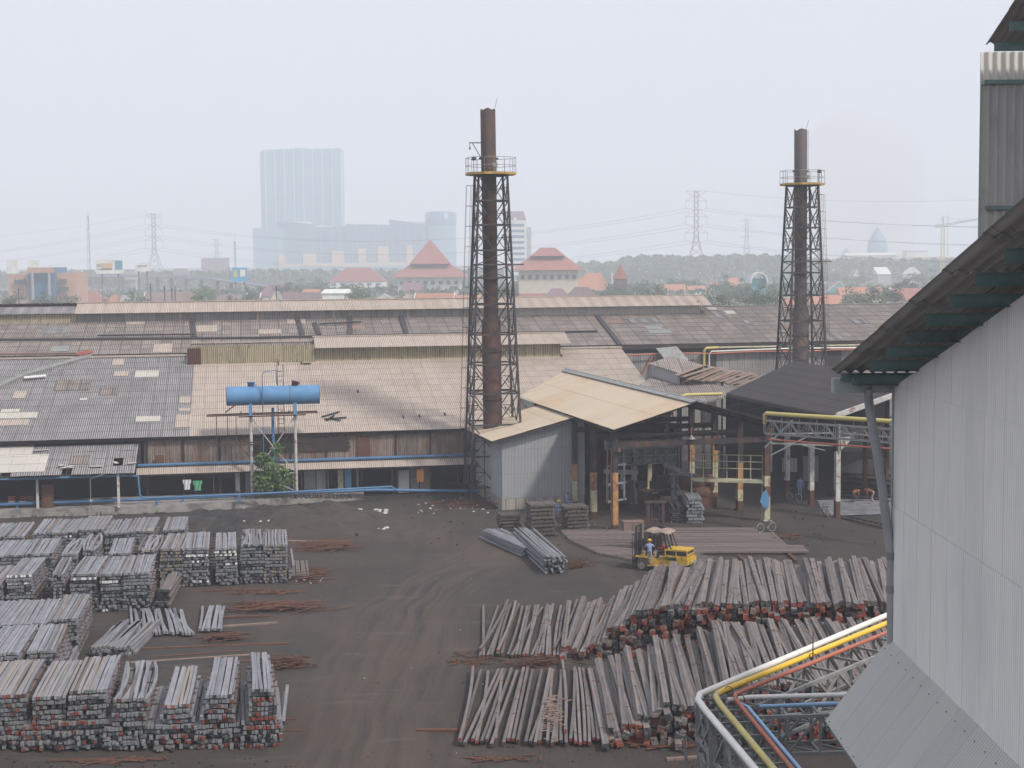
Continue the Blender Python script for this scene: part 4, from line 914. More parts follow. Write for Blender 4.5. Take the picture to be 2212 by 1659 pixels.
for i in range(6):
    y = YR - .1 - i * .95; mb = MB(); mb.box((e2.x + 3.6, y, e2.z + (YR - y) * s2 + .0 - .06 * (i > 0)), (7, .06, .18)); mb.build('purlin', 'green_steel', ub)

# ------------------------------------------------------------------ pipe bridge in the foreground
pb_ = root('pipe_bridge', 'galvanised lattice pipe bridge carrying white yellow and red pipes beside the grey building', 'pipe bridge', (5.4, 45, 0))
ZP = 7.3
def Gp(x, y, z=ZP): return G(x, y, z)
def pipe(name, m, pts, r, z=ZP): mb = MB(); mb.tube([Gp(x, y, z) for x, y in pts], r, 14); return mb.build(name, m, pb_)
pipe('pipe', 'pipe_white', [(2040, 1270), (1923, 1326), (1530, 1492), (1512, 1500), (1508, 1512), (1523, 1533), (1640, 1672), (1720, 1772)], .098)
pipe('pipe', 'pipe_yellow', [(2040, 1290), (1923, 1343), (1566, 1490), (1550, 1498)], .09, 7.28)
pipe('pipe', 'pipe_pale_yellow', [(1550, 1498), (1546, 1505), (1556, 1522), (1678, 1669), (1760, 1772)], .09, 7.28)
pipe('pipe', 'pipe_red', [(2040, 1312), (1923, 1363), (1602, 1494), (1588, 1500), (1590, 1512), (1600, 1524), (1712, 1662), (1790, 1760)], .062, 7.26)
pipe('pipe', 'pipe_white', [(1572, 1512), (1622, 1506), (1850, 1500)], .07, 7.15)
pipe('pipe', 'pipe_blue', [(1640, 1526), (1830, 1519)], .055, 7.1)
pipe('pipe', 'pipe_blue', [(1600, 1520), (1616, 1528), (1730, 1664), (1800, 1752)], .055, 7.2)
def truss(p, q, n, wd, dp, par, sz=.075, name='lattice'):
    mb = MB(); d = (q - p); sdv = d.cross(UP).normalized() * wd
    for o in (V((0, 0, 0)), sdv):
        mb.beam(p + o, q + o, sz * 1.3); mb.beam(p + o - UP * dp, q + o - UP * dp, sz * 1.3)
        for i in range(n):
            a, b = p + d * i / n + o, p + d * (i + 1) / n + o; mb.beam(a, a - UP * dp, sz)
            (mb.beam(a, b - UP * dp, sz) if i % 2 else mb.beam(a - UP * dp, b, sz))
        mb.beam(q + o, q + o - UP * dp, sz)
    for i in range(n + 1): a = p + d * i / n; mb.beam(a, a + sdv, sz); mb.beam(a - UP * dp, a - UP * dp + sdv, sz); 
    for i in range(n): mb.beam(p + d * i / n - UP * dp, p + d * (i + 1) / n + sdv - UP * dp, sz * .8)
    return mb.build(name, 'galv', par)
t0 = Gp(1520, 1512, 7.1)
truss(Gp(1560, 1508, 7.0), Gp(2020, 1325, 7.0), 9, 1.25, 1.25, pb_)
truss(Gp(1505, 1512, 7.1) , Gp(1668, 1722, 7.1), 7, -1.1, 1.1, pb_)
truss(Gp(1545, 1530, 6.95) , Gp(1890, 1520, 6.95), 5, 1.0, 1.1, pb_)
c0 = Gp(1512, 1520, 0); legs = [Gp(1510, 1515, 7.1), Gp(1560, 1515, 7.1), Gp(1535, 1560, 7.1), Gp(1590, 1560, 7.1)]
for a in legs:
    mb = MB(); mb.beam(V((a.x, a.y, 0)), V((a.x, a.y, 7.05)), .1, .1); mb.build('leg', 'galv', pb_)
mb = MB()
for i, j in ((0, 1), (1, 3), (3, 2), (2, 0)):
    for k in range(5):
        z1, z2 = 7 - k * 1.4, 7 - (k + 1) * 1.4; a, b = legs[i], legs[j]
        mb.beam(V((a.x, a.y, z1)), V((b.x, b.y, z2)), .055); mb.beam(V((b.x, b.y, z1)), V((a.x, a.y, z2)), .055); mb.beam(V((a.x, a.y, z2)), V((b.x, b.y, z2)), .06)
q = Gp(1478, 1588, 6.0); mb.beam(q, q + V((1.4, .3, -1.2)), .07); mb.beam(q, V((q.x + .3, q.y, 2)), .09); mb.beam(q + V((.6, .4, 0)), V((q.x + .9, q.y, 1)), .07)
mb.build('leg_bracing', 'galv', pb_)
mb = MB()
for x, y in ((1600, 1510), (1575, 1492), (1756, 1420)): p = Gp(x, y, 7.3); mb.torus(p, .13, .014, (.6, .8, 0), 14, 5)
p = Gp(1756, 1424, 7.2); mb.tube([p, p + UP * .9], .02, 5); mb.build('pipe_clamp', 'rust', pb_)

# ------------------------------------------------------------------ steel billets
def billet_mesh(name, L, s, mats, end, bend=0.0, segs=5):
    me = bpy.data.meshes.new(name); vs = []; fs = []; mi = []; h = s / 2; c = s * .12
    ring = [(-h + c, -h), (h - c, -h), (h, -h + c), (h, h - c), (h - c, h), (-h + c, h), (-h, h - c), (-h, -h + c)]
    for i in range(segs + 1):
        y = L * i / segs; b = bend * (y / L) * (1 - y / L) * 4
        vs += [(x + b, y, z) for x, z in ring]
    for i in range(segs):
        for k in range(8): fs.append((i * 8 + k, i * 8 + (k + 1) % 8, (i + 1) * 8 + (k + 1) % 8, (i + 1) * 8 + k)); mi.append(0)
    fs.append(tuple(range(7, -1, -1))); mi.append(1); fs.append(tuple(range(segs * 8, segs * 8 + 8))); mi.append(1)
    me.from_pydata(vs, [], fs)
    for m in (mats, end): me.materials.append(MATS[m])
    me.polygons.foreach_set('material_index', mi); me.update(); return me
class Pile:
    """records of single billets; the ones on top become objects, the buried rest one mesh"""
    def __init__(s): s.rec = []
    def add(s, p, yaw, pitch, roll, L, sz, mat_, end, bend=0.0, top=False, info=None): s.rec.append([V(p), yaw, pitch, roll, L, sz, mat_, end, bend, top, info])
MC = {}
def bmesh_of(L, sz, m, e, b):
    k = (round(L, 1), round(sz, 3), m, e, round(b, 2))
    if k not in MC: MC[k] = billet_mesh('billet', k[0], k[1], m, e, k[4])
    return MC[k]
def bmat(r): return Matrix.Translation(r[0]) @ Euler((r[2], r[3], r[1]), 'XYZ').to_matrix().to_4x4()
def place(r, name, label, group):
    o = bpy.data.objects.new(name, bmesh_of(r[4], r[5], r[6], r[7], r[8])); col.objects.link(o); o.matrix_world = bmat(r)
    return tag(o, label, 'billet', group)
def merge_rest(recs, name, label, extra=None):
    names = []; vs = []; fs = []; mi = []
    for r in recs:
        m_ = bmat(r); h = r[5] / 2; L = r[4]; b = len(vs)
        for y in (0, L):
            for x, z in ((-h, -h), (h, -h), (h, h), (-h, h)): vs.append(tuple(m_ @ V((x, y, z))))
        for mm in (r[6], r[7]):
            if mm not in names: names.append(mm)
        for k in range(4): fs.append((b + k, b + (k + 1) % 4, b + 4 + (k + 1) % 4, b + 4 + k)); mi.append(names.index(r[6]))
        fs.append((b + 3, b + 2, b + 1, b)); mi.append(names.index(r[7])); fs.append((b + 4, b + 5, b + 6, b + 7)); mi.append(names.index(r[7]))
    if extra:
        names.append('rust'); k0 = len(names) - 1
        for e in extra.f: fs.append([i + len(vs) for i in e]); mi.append(k0)
        vs += extra.v
    me = bpy.data.meshes.new(name); me.from_pydata(vs, [], fs)
    for m in names: me.materials.append(MATS[m])
    me.polygons.foreach_set('material_index', mi); me.update()
    o = bpy.data.objects.new(name, me); col.objects.link(o)
    tag(o, label, 'billets', None, 'stuff'); return o
rb = random.Random(11)
# -- left yard: short billets in square stacks. (x0, x1, y_top) photo, front depth, rows style
YB = .165
stacks = [  # x0,x1,ytop, Yfront, length, end style, label
    (-60, 48, 1503, 61.8, 5.6, 'r', 'front row, leftmost stack'), (68, 137, 1505, 61.8, 5.8, 'r', 'front row, second stack from the left'), (146, 224, 1494, 61.8, 5.6, 'r', 'front row, third stack from the left'),
    (243, 317, 1511, 61.8, 6.0, 'r', 'front row, stack with bowed billets on top'), (350, 404, 1525, 61.8, 6.1, 'r', 'front row, stack with tan streaked top'), (441, 497, 1503, 61.8, 6.1, 'r', 'front row, second stack from the right end'), (537, 580, 1488, 61.8, 6.1, 'r', 'front row, tallest stack at the right end'),
    (-40, 38, 1412, 69.5, 5.6, 'g', 'second row, stack at the left frame edge'), (60, 121, 1405, 69.8, 5.3, 'g', 'second row, stack behind the tan topped front stacks'),
    (-60, 36, 1353, 76.3, 5.8, 'g', 'wide pale block behind the second row, left part'), (36, 100, 1349, 76.3, 5.8, 'g', 'wide pale block behind the second row, middle part'), (104, 164, 1338, 76.3, 6.0, 'g', 'wide pale block behind the second row, tall right part'),
    (-50, 0, 1262, 86.5, 5.3, 'g', 'third row, stack cut by the left edge'), (10, 62, 1244, 87, 5.4, 'w', 'third row, stack with white marked ends'), (115, 139, 1241, 87, 5.3, 'g', 'third row, narrow stack'),
    (154, 208, 1240, 87, 5.4, 'w', 'third row, left of the three tall square stacks'), (211, 266, 1240, 87, 5.4, 'w', 'third row, middle of the three tall square stacks'), (266, 321, 1237, 87, 5.5, 'g', 'third row, right of the three tall square stacks'),
    (-30, 46, 1201, 94, 5.4, 'g', 'fourth row, stack at the left edge'), (54, 110, 1196, 94, 5.5, 'g', 'fourth row, wide pale topped stack'), (130, 163, 1197, 94, 5.4, 'w', 'fourth row, narrow untidy stack'), (178, 204, 1188, 94, 5.4, 'w', 'fourth row, narrow stack with twisted billets'),
    (233, 279, 1196, 94, 5.4, 'g', 'fourth row, stack left of the leaning billets'), (296, 338, 1190, 94, 5.3, 'y', 'fourth row, stack with fanned top'),
    (343, 396, 1186, 93.7, 5.6, 'y', 'fourth row, first of the five stacks beside the track'), (400, 452, 1184, 93.9, 5.7, 'w', 'fourth row, second of the five stacks beside the track'), (468, 513, 1183, 94.2, 5.6, 'w', 'fourth row, middle one of the five stacks beside the track'),
    (519, 570, 1177, 94.5, 5.6, 'w', 'fourth row, stack with fanned top beside the end one'), (572, 620, 1178, 94.7, 5.6, 'y', 'fourth row, end stack beside the track'),
    (-40, 4, 1160, 102, 5.6, 'g', 'back row, stack at the left edge'), (15, 52, 1158, 102.5, 5.7, 'w', 'back row, stack with white marked ends near the left edge'), (70, 112, 1151, 103, 5.8, 'g', 'back row, third stack from the left edge'), (112, 163, 1151, 103, 5.8, 'w', 'back row, stack with white marked front'),
    (167, 219, 1145, 103.5, 5.9, 'g', 'back row, stack below the drain pipe'), (226, 275, 1152, 103.5, 5.8, 'g', 'back row, stack with tilted billets'), (280, 332, 1148, 104, 5.9, 'g', 'back row, stack below the blue pipe'), (354, 400, 1144, 104.5, 5.5, 'g', 'back row, lone low stack near the slag heap')]
ENDS = {'r': ['end_grey'] * 9 + ['end_dark'] * 1 + ['paint_red'] * 1, 'g': ['end_grey'] * 5 + ['end_dark'], 'w': ['end_grey'] * 8 + ['end_dark'] * 1, 'y': ['end_grey'] * 5 + ['end_dark'] + ['end_tan'] * 2}
left_low = Pile(); extra = MB(); SZ = .14
nind = 0
for si, (x0, x1, yt, Yf, L, st, lab) in enumerate(stacks):
    z = D((x0 + x1) / 2, yt, Yf).z; X0 = D(x0, yt, Yf).x; X1 = D(x1, yt, Yf).x; n = max(3, round((X1 - X0) / (SZ + .011)))
    pass
    nl = max(2, round((z) / (SZ + .06))); dz = z / nl; w_ = (X1 - X0) / n
    messy = lab.find('bowed') > 0 or lab.find('twisted') > 0 or lab.find('fanned') > 0 or lab.find('untidy') > 0 or lab.find('tilted') > 0
    sh = 0; yb = YB + rb.uniform(-.035, .03)
    for k in range(nl):
        zz = dz * k + dz - SZ / 2; sh += rb.uniform(-.06, .06); top = k == nl - 1; le = rb.random(); wl = st == 'w' and le < .16; rl_ = st == 'r' and le < .22
        low = k < nl * .3 and Yf < 96
        e_ = ENDS[st]; lay_y = rb.uniform(-.12, .12) ; skip = rb.random() < .12 and not top
        ext = 0
        if Yf < 63: ext = 1.7 if k < nl * .45 else (.7 if k < nl * .7 and x1 - x0 < 60 else 0)
        nn_ = n + int(ext * 3); xs0 = X0 - ext * 1.5 * w_
        for i in range(nn_):
            if (not top) and rb.random() < .035: continue
            yaw = yb + rb.gauss(0, .004) * (6 if (top and messy) else 1); py = Yf + lay_y + rb.gauss(0, .05 if not low else .14)
            x = xs0 + (i + .5) * w_ + (sh if not top else sh * .5) + rb.gauss(0, .006)
            py += (x - X0) * .15
            e = 'plaster_white' if wl and rb.random() < .6 else ('paint_red' if rl_ and rb.random() < .5 else rb.choice(e_))
            bend = rb.choice((0, 0, .03, -.04)) if not messy else rb.choice((0, .12, -.16, .22, -.08))
            m_ = 'billet_new' if rb.random() < .8 else 'billet'
            if Yf < 63 and si in (0, 1, 2, 4) and top and rb.random() < .5: m_ = 'billet_tan'
            r = [V((x, py, zz + (rb.uniform(0, .05) if top and messy else 0))), yaw, 0, rb.gauss(0, .15 if low else .02), L + rb.choice((-.1, 0, .1)), SZ, m_, e, bend if top else 0, top, None]
            if top and nind < 292: place(r, 'billet', 'grey billet atop the ' + lab, 'billets on the ' + lab); nind += 1
            else: left_low.rec.append(r)
        for fy in (.8, L * .5, L - .8):
            if k: extra.box(((X0 + X1) / 2 + sh - fy * math.sin(yb), Yf + fy + (X1 - X0) * .07, zz - SZ / 2 - .02), (X1 - X0 + rb.uniform(.1, .5), .08, .035), .15)
    # loose ones leaning down at stack sides
    if Yf < 96 and si % 2 == 0 and st != 'w':
        for q in range(3):
            left_low.rec.append([V((X1 + .1 + .1 * q, Yf + rb.uniform(0, .5), .3 + q * .35)), YB + rb.uniform(-.02, .02), 0, rb.uniform(-.5, .5), L, SZ, 'billet_new', rb.choice(e_), 0, False, None])
# flat row and leaning piles
def flat_row(x0, x1, yb, yf, n, L, lab, yaws=0.0, zb=.08, style='g'):
    a, b = G(x0, yf), G(x1, yf)
    for i in range(n):
        p = a.lerp(b, (i + .5) / n); yaw = yaws + rb.gauss(0, .02)
        if i == n - 1 and n > 15: yaw += .16
        r = [V((p.x, p.y + rb.uniform(-.15, .15), zb)), yaw, 0, 0, L, SZ, 'billet_new', rb.choice(ENDS[style]), rb.choice((0, .04, -.05)), True, None]
        place(r, 'billet', lab, lab)
flat_row(286, 422, 1324, 1376, 19, 5.9, 'short grey billet in the wide flat row lying on the ground', .27, .2)
flat_row(428, 482, 1325, 1368, 8, 5.7, 'short grey billet in the small flat row of eight on the ground', .15, .2)
for k in range(3):
    for i in range(13 - k): left_low.rec.append([V((G(178 + i * 8, 1432).x + k * .07, 77.2 + rb.uniform(-.3, .3), .1 + k * .16)), rb.gauss(.02, .03), 0, 0, 5.9, SZ, 'billet_new', 'end_grey', 0, False, None])
for k in range(9):
    for i in range(6 - k // 3): left_low.rec.append([V((G(330 + k * 2.5, 1322).x + i * .16, 87 + rb.uniform(-.2, .2), .1 + k * .15)), rb.gauss(.1, .03), 0, .3, 5.2, SZ, 'billet', 'end_dark', 0, False, None])
for i in range(7): left_low.rec.append([V((G(625 + i * 6, 1262).x, 95.5, .25 + .0 * i)), YB + rb.gauss(0, .03), .02, 0, 4.6, SZ, 'billet', 'end_dark', 0, False, None])
for i in range(3): left_low.rec.append([V((G(601, 1610).x + .1 * i, 62.3 + i * .1, .3 + i * .3)), YB - .05, 0, .1, 5.6, SZ, 'billet_new', 'end_dark', .1, False, None])
merge_rest(left_low.rec, 'stacked_billets', 'grey billets in the lower layers of the left yard stacks', extra)

# -- right yard: long billets tied in fours, lying in heaps
long_recs = []
def interp(tab, x):
    if x <= tab[0][0]: return tab[0][1]
    for (a, b), (c, d) in zip(tab, tab[1:]):
        if x <= c: return b + (d - b) * (x - a) / (c - a)
    return tab[-1][1]
SQ = .135
def heap(x0, x1, Yf, ztab, atab, L, lab):
    x = x0; u = SQ * 2 + .03
    while x < x1:
        z = interp(ztab, x); a = interp(atab, x)
        if z < .35:      # single flat layer
            for q in range(2):
                yaw = a + rb.gauss(0, .014 if rb.random() < .75 else .04); long_recs.append([V((x + q * .19 + rb.uniform(-.015, .015), Yf + rb.gauss(0, .22), SQ / 2 + .06 + rb.uniform(0, .05))), yaw, rb.gauss(0, .002), rb.gauss(0, .1), L + rb.choice((-.3, 0, .1)), SQ, 'billet', rb.choice(('paint_red', 'rust', 'rust', 'end_dark')), rb.choice((0, 0, 0, .06, -.08)), True, lab])
            if rb.random() < .22: long_recs.append([V((x, Yf + rb.uniform(-.2, 1), SQ * 1.5 + .1)), a + rb.uniform(-.12, .14), 0, 0, L, SQ, 'billet', 'paint_red', .1, True, lab])
            x += .39 if rb.random() < .8 else .52; continue
        nz = max(1, round(z / (SQ * 2)))
        for k in range(nz):
            yaw = a + rb.gauss(0, .026 if k == nz - 1 else .015); roll = rb.gauss(0, .2); top = k == nz - 1
            py = Yf + rb.gauss(0, .28) + (0 if top else .18) * rb.random() - .35 * (1 - k / nz); e = rb.choice(('paint_red', 'end_dark', 'end_dark', 'billet', 'rust', 'paint_red'))
            cx = x + rb.uniform(-.06, .06); cz = SQ + .03 + k * SQ * 2.0 + rb.uniform(0, .07); pt = rb.gauss(0, .006)
            for dx in (-.5, .5):
                for dzz in (-.5, .5):
                    X_ = cx + (dx * math.cos(roll) + dzz * math.sin(roll)) * SQ; Z_ = cz + (-dx * math.sin(roll) + dzz * math.cos(roll)) * SQ
                    long_recs.append([V((X_, py + rb.gauss(0, .04), Z_)), yaw, pt, roll, L + (.1 if rb.random() < .3 else 0), SQ, 'billet', e, 0, top and dzz > 0, lab])
        x += u
heap(-2.3, 17, 62.0, [(-3, .1), (3.6, .1), (3.7, .45), (5, .9), (6.2, 1.5), (8, 1.6), (8.4, 2.2), (9.5, 2.5), (18, 2.5)], [(-3, -.11), (0, -.08), (3, -.02), (4.5, .0), (6, -.02), (8, -.06), (18, -.09)], 11.3, 'near')
heap(-1.75, 20.5, 76.0, [(-3, .1), (2.2, .1), (2.3, .45), (4, .7), (5.2, 1.6), (6.2, 2.3), (8, 2.75), (21, 2.7)], [(-3, -.08), (2, -.06), (2.5, -.14), (5, -.17), (9, -.19), (11.5, -.15), (13, -.10), (15, -.14), (21, -.16)], 11.3, 'far')
tops = [r for r in long_recs if r[9]]; rest = [r for r in long_recs if not r[9]]
tops.sort(key=lambda r: r[0].y * 1.0 - (5 if r[0].x < 12 else 0)); rest += tops[298:]; tops = tops[:298]
def lab_long(r):
    n_ = r[10] == 'near'; x = r[0].x
    if n_: return ('long rusty billet in the flat single layer nearest the camera', 'long billets lying flat nearest the camera') if x < 3.65 else (('long billet on the near heap left of the pipe bridge', 'long billets on the near heap left of the pipe bridge') if x < 7.6 else ('long billet on the tall near heap behind the pipe bridge', 'long billets on the near heap behind the pipe bridge'))
    return ('long rusty billet in the flat layer of the far row', 'long billets lying flat in the far row') if x < 2.25 else (('long billet on the sloping left shoulder of the far heap', 'long billets on the shoulder of the far heap') if x < 6.2 else (('long billet on the tall far heap below the forklift', 'long billets on the far heap below the forklift') if x < 11.5 else ('long billet on the tall far heap near the grey building', 'long billets on the far heap near the grey building')))
for r in tops: l_, g_ = lab_long(r); place(r, 'long_billet', l_, g_)
merge_rest(rest, 'heaped_billets', 'long billets buried inside the two heaps, many ends painted red')
# wire ties and wire scrap on the heaps
mb = MB()
for r in rb.sample(tops, 150):
    m_ = bmat(r); t = rb.uniform(.1, .9) * r[4]; h = r[5] * .5 + .012
    c = m_ @ V((0, t, 0)); pts = []; R_ = rb.uniform(.15, .36)
    if rb.random() < .55:
        mb.tube([m_ @ V((-.24, t, -.02)), m_ @ V((-.12, t + rb.uniform(-.05, .05), h + .02)), m_ @ V((.1, t + .05, h + .02)), m_ @ V((.25, t + rb.uniform(-.1, .1), 0))], .012, 4)
    else:
        a0 = rb.uniform(0, 6); mb.tube([c + V((R_ * math.cos(a0 + k * .5), R_ * math.sin(a0 + k * .5) * .8, h + .02 + .1 * math.sin(k * .6))) for k in range(7)], .011, 4)
tag(mb.build('binding_wire', 'rust'), 'rusty binding wire curled over the heaped billets', 'wire', None, 'stuff')
# -- bars laid lengthwise in front of the shed
def bars(x0s, x1s, y0, y1, n, z, lab, dz=0.0):
    for i in range(n):
        t = i / (n - 1); xa = interp(x0s, t); xb = interp(x1s, t); y = y0 + (y1 - y0) * t
        a, b = G(xa, y + .006 * (1106 - xa) * 0), G(xb, y - .004 * (xb - xa)); d = b - a
        r = [V((a.x, a.y, z + rb.uniform(0, .02))), math.atan2(-d.x, d.y), 0, 0, round(d.length + rb.uniform(-.3, .3), 0), .17, 'billet_brown', rb.choice(('rust', 'paint_red', 'end_dark')), rb.choice((0, .05, -.06)), True, None]
        o = place(r, 'flat_bar', lab, lab); o['category'] = 'steel bar'
bars([(0, 1212), (.3, 1232), (.7, 1290), (1, 1385)], [(0, 1440), (1, 1545)], 1152, 1219, 26, .15, 'long brown bar laid lengthwise left of the forklift')
bars([(0, 1425), (1, 1460)], [(0, 1625), (.5, 1690), (.8, 1730), (1, 1743)], 1149, 1199, 24, .2, 'long brown bar laid lengthwise in the wide bed right of the forklift')
mb = MB()
for x0, y0, x1, y1 in ((1595, 1200, 1640, 1245), (1695, 1188, 1720, 1212), (1660, 1175, 1745, 1186)): mb.beam(G(x0, y0, .08), G(x1, y1, .08), .18, .16)
o = mb.build('sleeper', 'rust'); tag(o, 'rusty rail sleepers under the brown bar bed', 'sleeper', None, None)
# -- two bundles of bars on the open ground
for bi, (fx, fy, bx, by, nc, nr, lab) in enumerate(((1150, 1203, 1060, 1163, 8, 4, 'grey bar in the left slanting bundle on the open ground'), (1200, 1238, 1128, 1172, 8, 6, 'grey bar in the right slanting bundle on the open ground'))):
    a, b = G(fx, fy), G(bx, by); d = (b - a); yaw = math.atan2(-d.x, d.y); sx = V((math.cos(yaw), math.sin(yaw), 0))
    rest_b = []
    for k in range(nr):
        for i in range(nc):
            p = a + sx * ((i - nc / 2) * .17 + (.08 if k % 2 else 0) + rb.uniform(-.03, .03)) + UP * (.1 + k * .18) + d.normalized() * rb.uniform(-.3, .3)
            r = [p, yaw + rb.gauss(0, .012), 0, rb.gauss(0, .2), round(d.length, 1), .135, 'billet_new', rb.choice(('end_grey', 'end_dark')), 0, True, None]; place(r, 'bar', lab, lab)['category'] = 'steel bar'
    if bi: place([a + sx * .75 + UP * .75, yaw + .08, -.05, 0, round(d.length, 1), .135, 'billet_new', 'end_grey', .1, True, None], 'bar', 'single grey bar sliding off the right slanting bundle', None)
# -- stacks of dark slabs in front of the annexe
for x0, x1, yt, yb, n, lab in ((1077, 1119, 1106, 1155, 6, 'the left and lowest stack before the store'), (1141, 1197, 1083, 1159, 8, 'the tall middle stack before the store'), (1217, 1267, 1088, 1150, 7, 'the right stack before the store')):
    a, b = G(x0, yb), G(x1, yb); ht = D((x0 + x1) / 2, yt + 6, a.y).z; c = (a + b) / 2; wd = b.x - a.x; dz = ht / n
    for k in range(n):
        t = root('steel_slab', 'dark slab on spacers in %s' % lab, 'slab', (c.x, c.y + .8, dz * k), 'dark slabs in %s' % lab)
        w_ = wd * (1 + rb.uniform(-.08, .08)); rz = rb.gauss(0, .03) + A14; off = V((rb.uniform(-.07, .07), .8, 0))
        mb = MB(); nb = 7
        for i in range(nb): mb.box(c + off + V((math.cos(rz), math.sin(rz), 0)) * ((i - (nb - 1) / 2) * w_ / nb) + UP * (dz * k + dz * .66 + rb.uniform(-.01, .01)), (w_ / nb * .9, 1.6 + rb.uniform(-.1, .1), dz * .55), rz)
        mb.build('bars', 'billet_dark', t)
        mb = MB()
        for s_ in (-.5, .5): mb.box(c + off + V((-math.sin(rz), math.cos(rz), 0)) * s_ + UP * (dz * k + dz * .18), (w_ * 1.04, .1, dz * .34), rz)
        mb.build('spacer', 'wood', t)
# stack of grey bars inside the shed beside the mast
for x0, x1, yt, yb, lab in ((1483, 1519, 1075, 1132, 'grey bar end stack inside the shed by the forklift mast'), (1447, 1482, 1092, 1130, 'darker bar stack just left of the one by the forklift mast')):
    a, b = G(x0, yb), G(x1, yb); ht = D((x0 + x1) / 2, yt, a.y).z; nl = 8; nc = 6; t = root('bar_stack', lab, 'bar stack', ((a.x + b.x) / 2, a.y, 0))
    for k in range(nl):
        mb = MB()
        for i in range(nc):
            if rb.random() < .06: continue
            mb.box((a.x + (b.x - a.x) * (i + .5) / nc + (.12 if k % 3 == 1 else 0), a.y + 1.5 + rb.uniform(-.1, .1), ht * (k + .5) / nl), ((b.x - a.x) / nc * .86, 3, ht / nl * .72))
        mb.build('layer', 'end_grey' if x0 > 1480 else 'end_dark', t)
# plates and rails in the right shed
mb = MB()
for i in range(9): mb.beam(G(1765 + i * 2, 1083 + i * 3.6, .12), G(1960, 1078 + i * 3.6, .12), .42, .12)
tag(mb.build('steel_plates', 'machine'), 'pale grey flat plates laid on the floor of the black roofed shed', 'plates')
for k in range(6):
    mb = MB(); mb.beam(G(1790 + k * 6, 1068 - k * 9, .15), G(1960, 1088 - k * 12, .15), .25, .2); o = mb.build('rail', 'dark_steel'); tag(o, 'dark rail lying on the floor behind the two bending workers', 'rail', 'dark rails on the shed floor')
mb = MB(); mb.beam(G(1818, 1118, .1), G(1945, 1150, .1), .12, .1); mb.beam(G(1830, 1115, .1), G(1945, 1140, .1), .12, .1)
for k in range(9): mb.beam(G(1828 + k * 13, 1121 + k * 3.2, .08), G(1838 + k * 13, 1117 + k * 2.8, .08), .08)
tag(mb.build('ladder_frame', 'dark_steel'), 'dark ladder like frame on the ground by the white post', 'frame')

# ------------------------------------------------------------------ ground litter, slag, rust piles
def heapmesh(name, c, rx, ry, h, m, label, cat, seed, n=26):
    h *= 1.15
    r = random.Random(seed); vs = []; c = V(c)
    from mathutils import noise as ns
    for j in range(n + 1):
        for i in range(n + 1):
            x = (i / n * 2 - 1); y = (j / n * 2 - 1); d = math.sqrt(x * x + y * y)
            f = max(0, 1 - d) ** .8; q = ns.fractal(V((x * 2.5 + seed, y * 2.5, seed)), 1, 2, 4)
            vs.append((c.x + x * rx, c.y + y * ry, c.z - .05 + h * f * (1 + .35 * q) + (.08 * q if f > 0 else 0)))
    mb = MB(); mb.add(vs, [(j * (n + 1) + i, j * (n + 1) + i + 1, (j + 1) * (n + 1) + i + 1, (j + 1) * (n + 1) + i) for j in range(n) for i in range(n)], False)
    return tag(mb.build(name, m, loc=c), label, cat)
p = G(690, 1140); heapmesh('slag_heap', (p.x, p.y, 0), 7.5, 4.6, 1.7, 'slag_brown', 'large rounded brown slag heap before the warehouse doors', 'heap', 3, 34)
p = G(560, 1135); heapmesh('slag_heap', (p.x, p.y, 0), 6.5, 5, 1.35, 'slag', 'black slag heap strewn with pale flakes below the water tank', 'heap', 9, 34)
p = G(450, 1135); heapmesh('slag_heap', (p.x, p.y, 0), 5, 4.5, 1.1, 'slag', 'low dark slag heap against the platform left of the tank', 'heap', 5, 30)
p = G(795, 1140); heapmesh('rubble_heap', (p.x, p.y, 0), 3.2, 2.4, .8, 'slag_brown', 'small pale rubble heap at the right foot of the slag', 'heap', 6, 20)
mb = MB(); mbw = MB()
def scatter(mbx, x0, y0, x1, y1, n, smin, smax, zf=.02):
    for _ in range(n):
        p = G(rb.uniform(x0, x1), rb.uniform(y0, y1)); s = rb.uniform(smin, smax); mbx.box(p + UP * (zf + s * .2), (s, s * rb.uniform(.4, 1), s * rb.uniform(.2, .6)), rb.uniform(0, 3))
scatter(mb, 400, 1110, 850, 1160, 160, .05, .3, .1); scatter(mb, 600, 1090, 1900, 1180, 220, .04, .16); scatter(mb, 620, 1180, 1050, 1659, 150, .02, .06); scatter(mb, 1000, 1560, 1700, 1659, 120, .03, .08); scatter(mb, 0, 1640, 700, 1659, 60, .03, .12)
tag(mb.build('rubble', 'slag'), 'small dark stones scattered over the yard', 'rubble', None, 'stuff')
scatter(mbw, 520, 1120, 640, 1150, 40, .06, .22, .8); scatter(mbw, 770, 1108, 835, 1152, 70, .08, .38, .25); scatter(mbw, 900, 1070, 1080, 1110, 30, .05, .2); scatter(mbw, 1100, 1130, 1500, 1160, 40, .04, .14); scatter(mbw, 600, 1160, 1800, 1640, 30, .03, .07); scatter(mbw, 640, 1240, 700, 1262, 20, .05, .15)
tag(mbw.build('pale_litter', 'white_scrap'), 'pale scraps of paper and stone strewn over the yard', 'litter', None, 'stuff')
def scrap(x, y, w_, h_, n, label, m='rust', L=1.5, zt=.35, seed=0):
    r = random.Random(seed); mb = MB(); c = G(x, y)
    for _ in range(n):
        p = G(x + r.gauss(0, w_ / 3.2), y + r.gauss(0, h_ / 3.2)); a = r.gauss(.1, .45); l_ = L * r.uniform(.3, 1); d = V((math.cos(a), math.sin(a), r.uniform(-.05, .08))) * l_
        p.z = r.uniform(.03, zt); mb.beam(p - d / 2, p + d / 2, r.uniform(.03, .08), r.uniform(.02, .05))
    return tag(mb.build('scrap_pile', m, loc=(c.x, c.y, 0)), label, 'scrap pile')
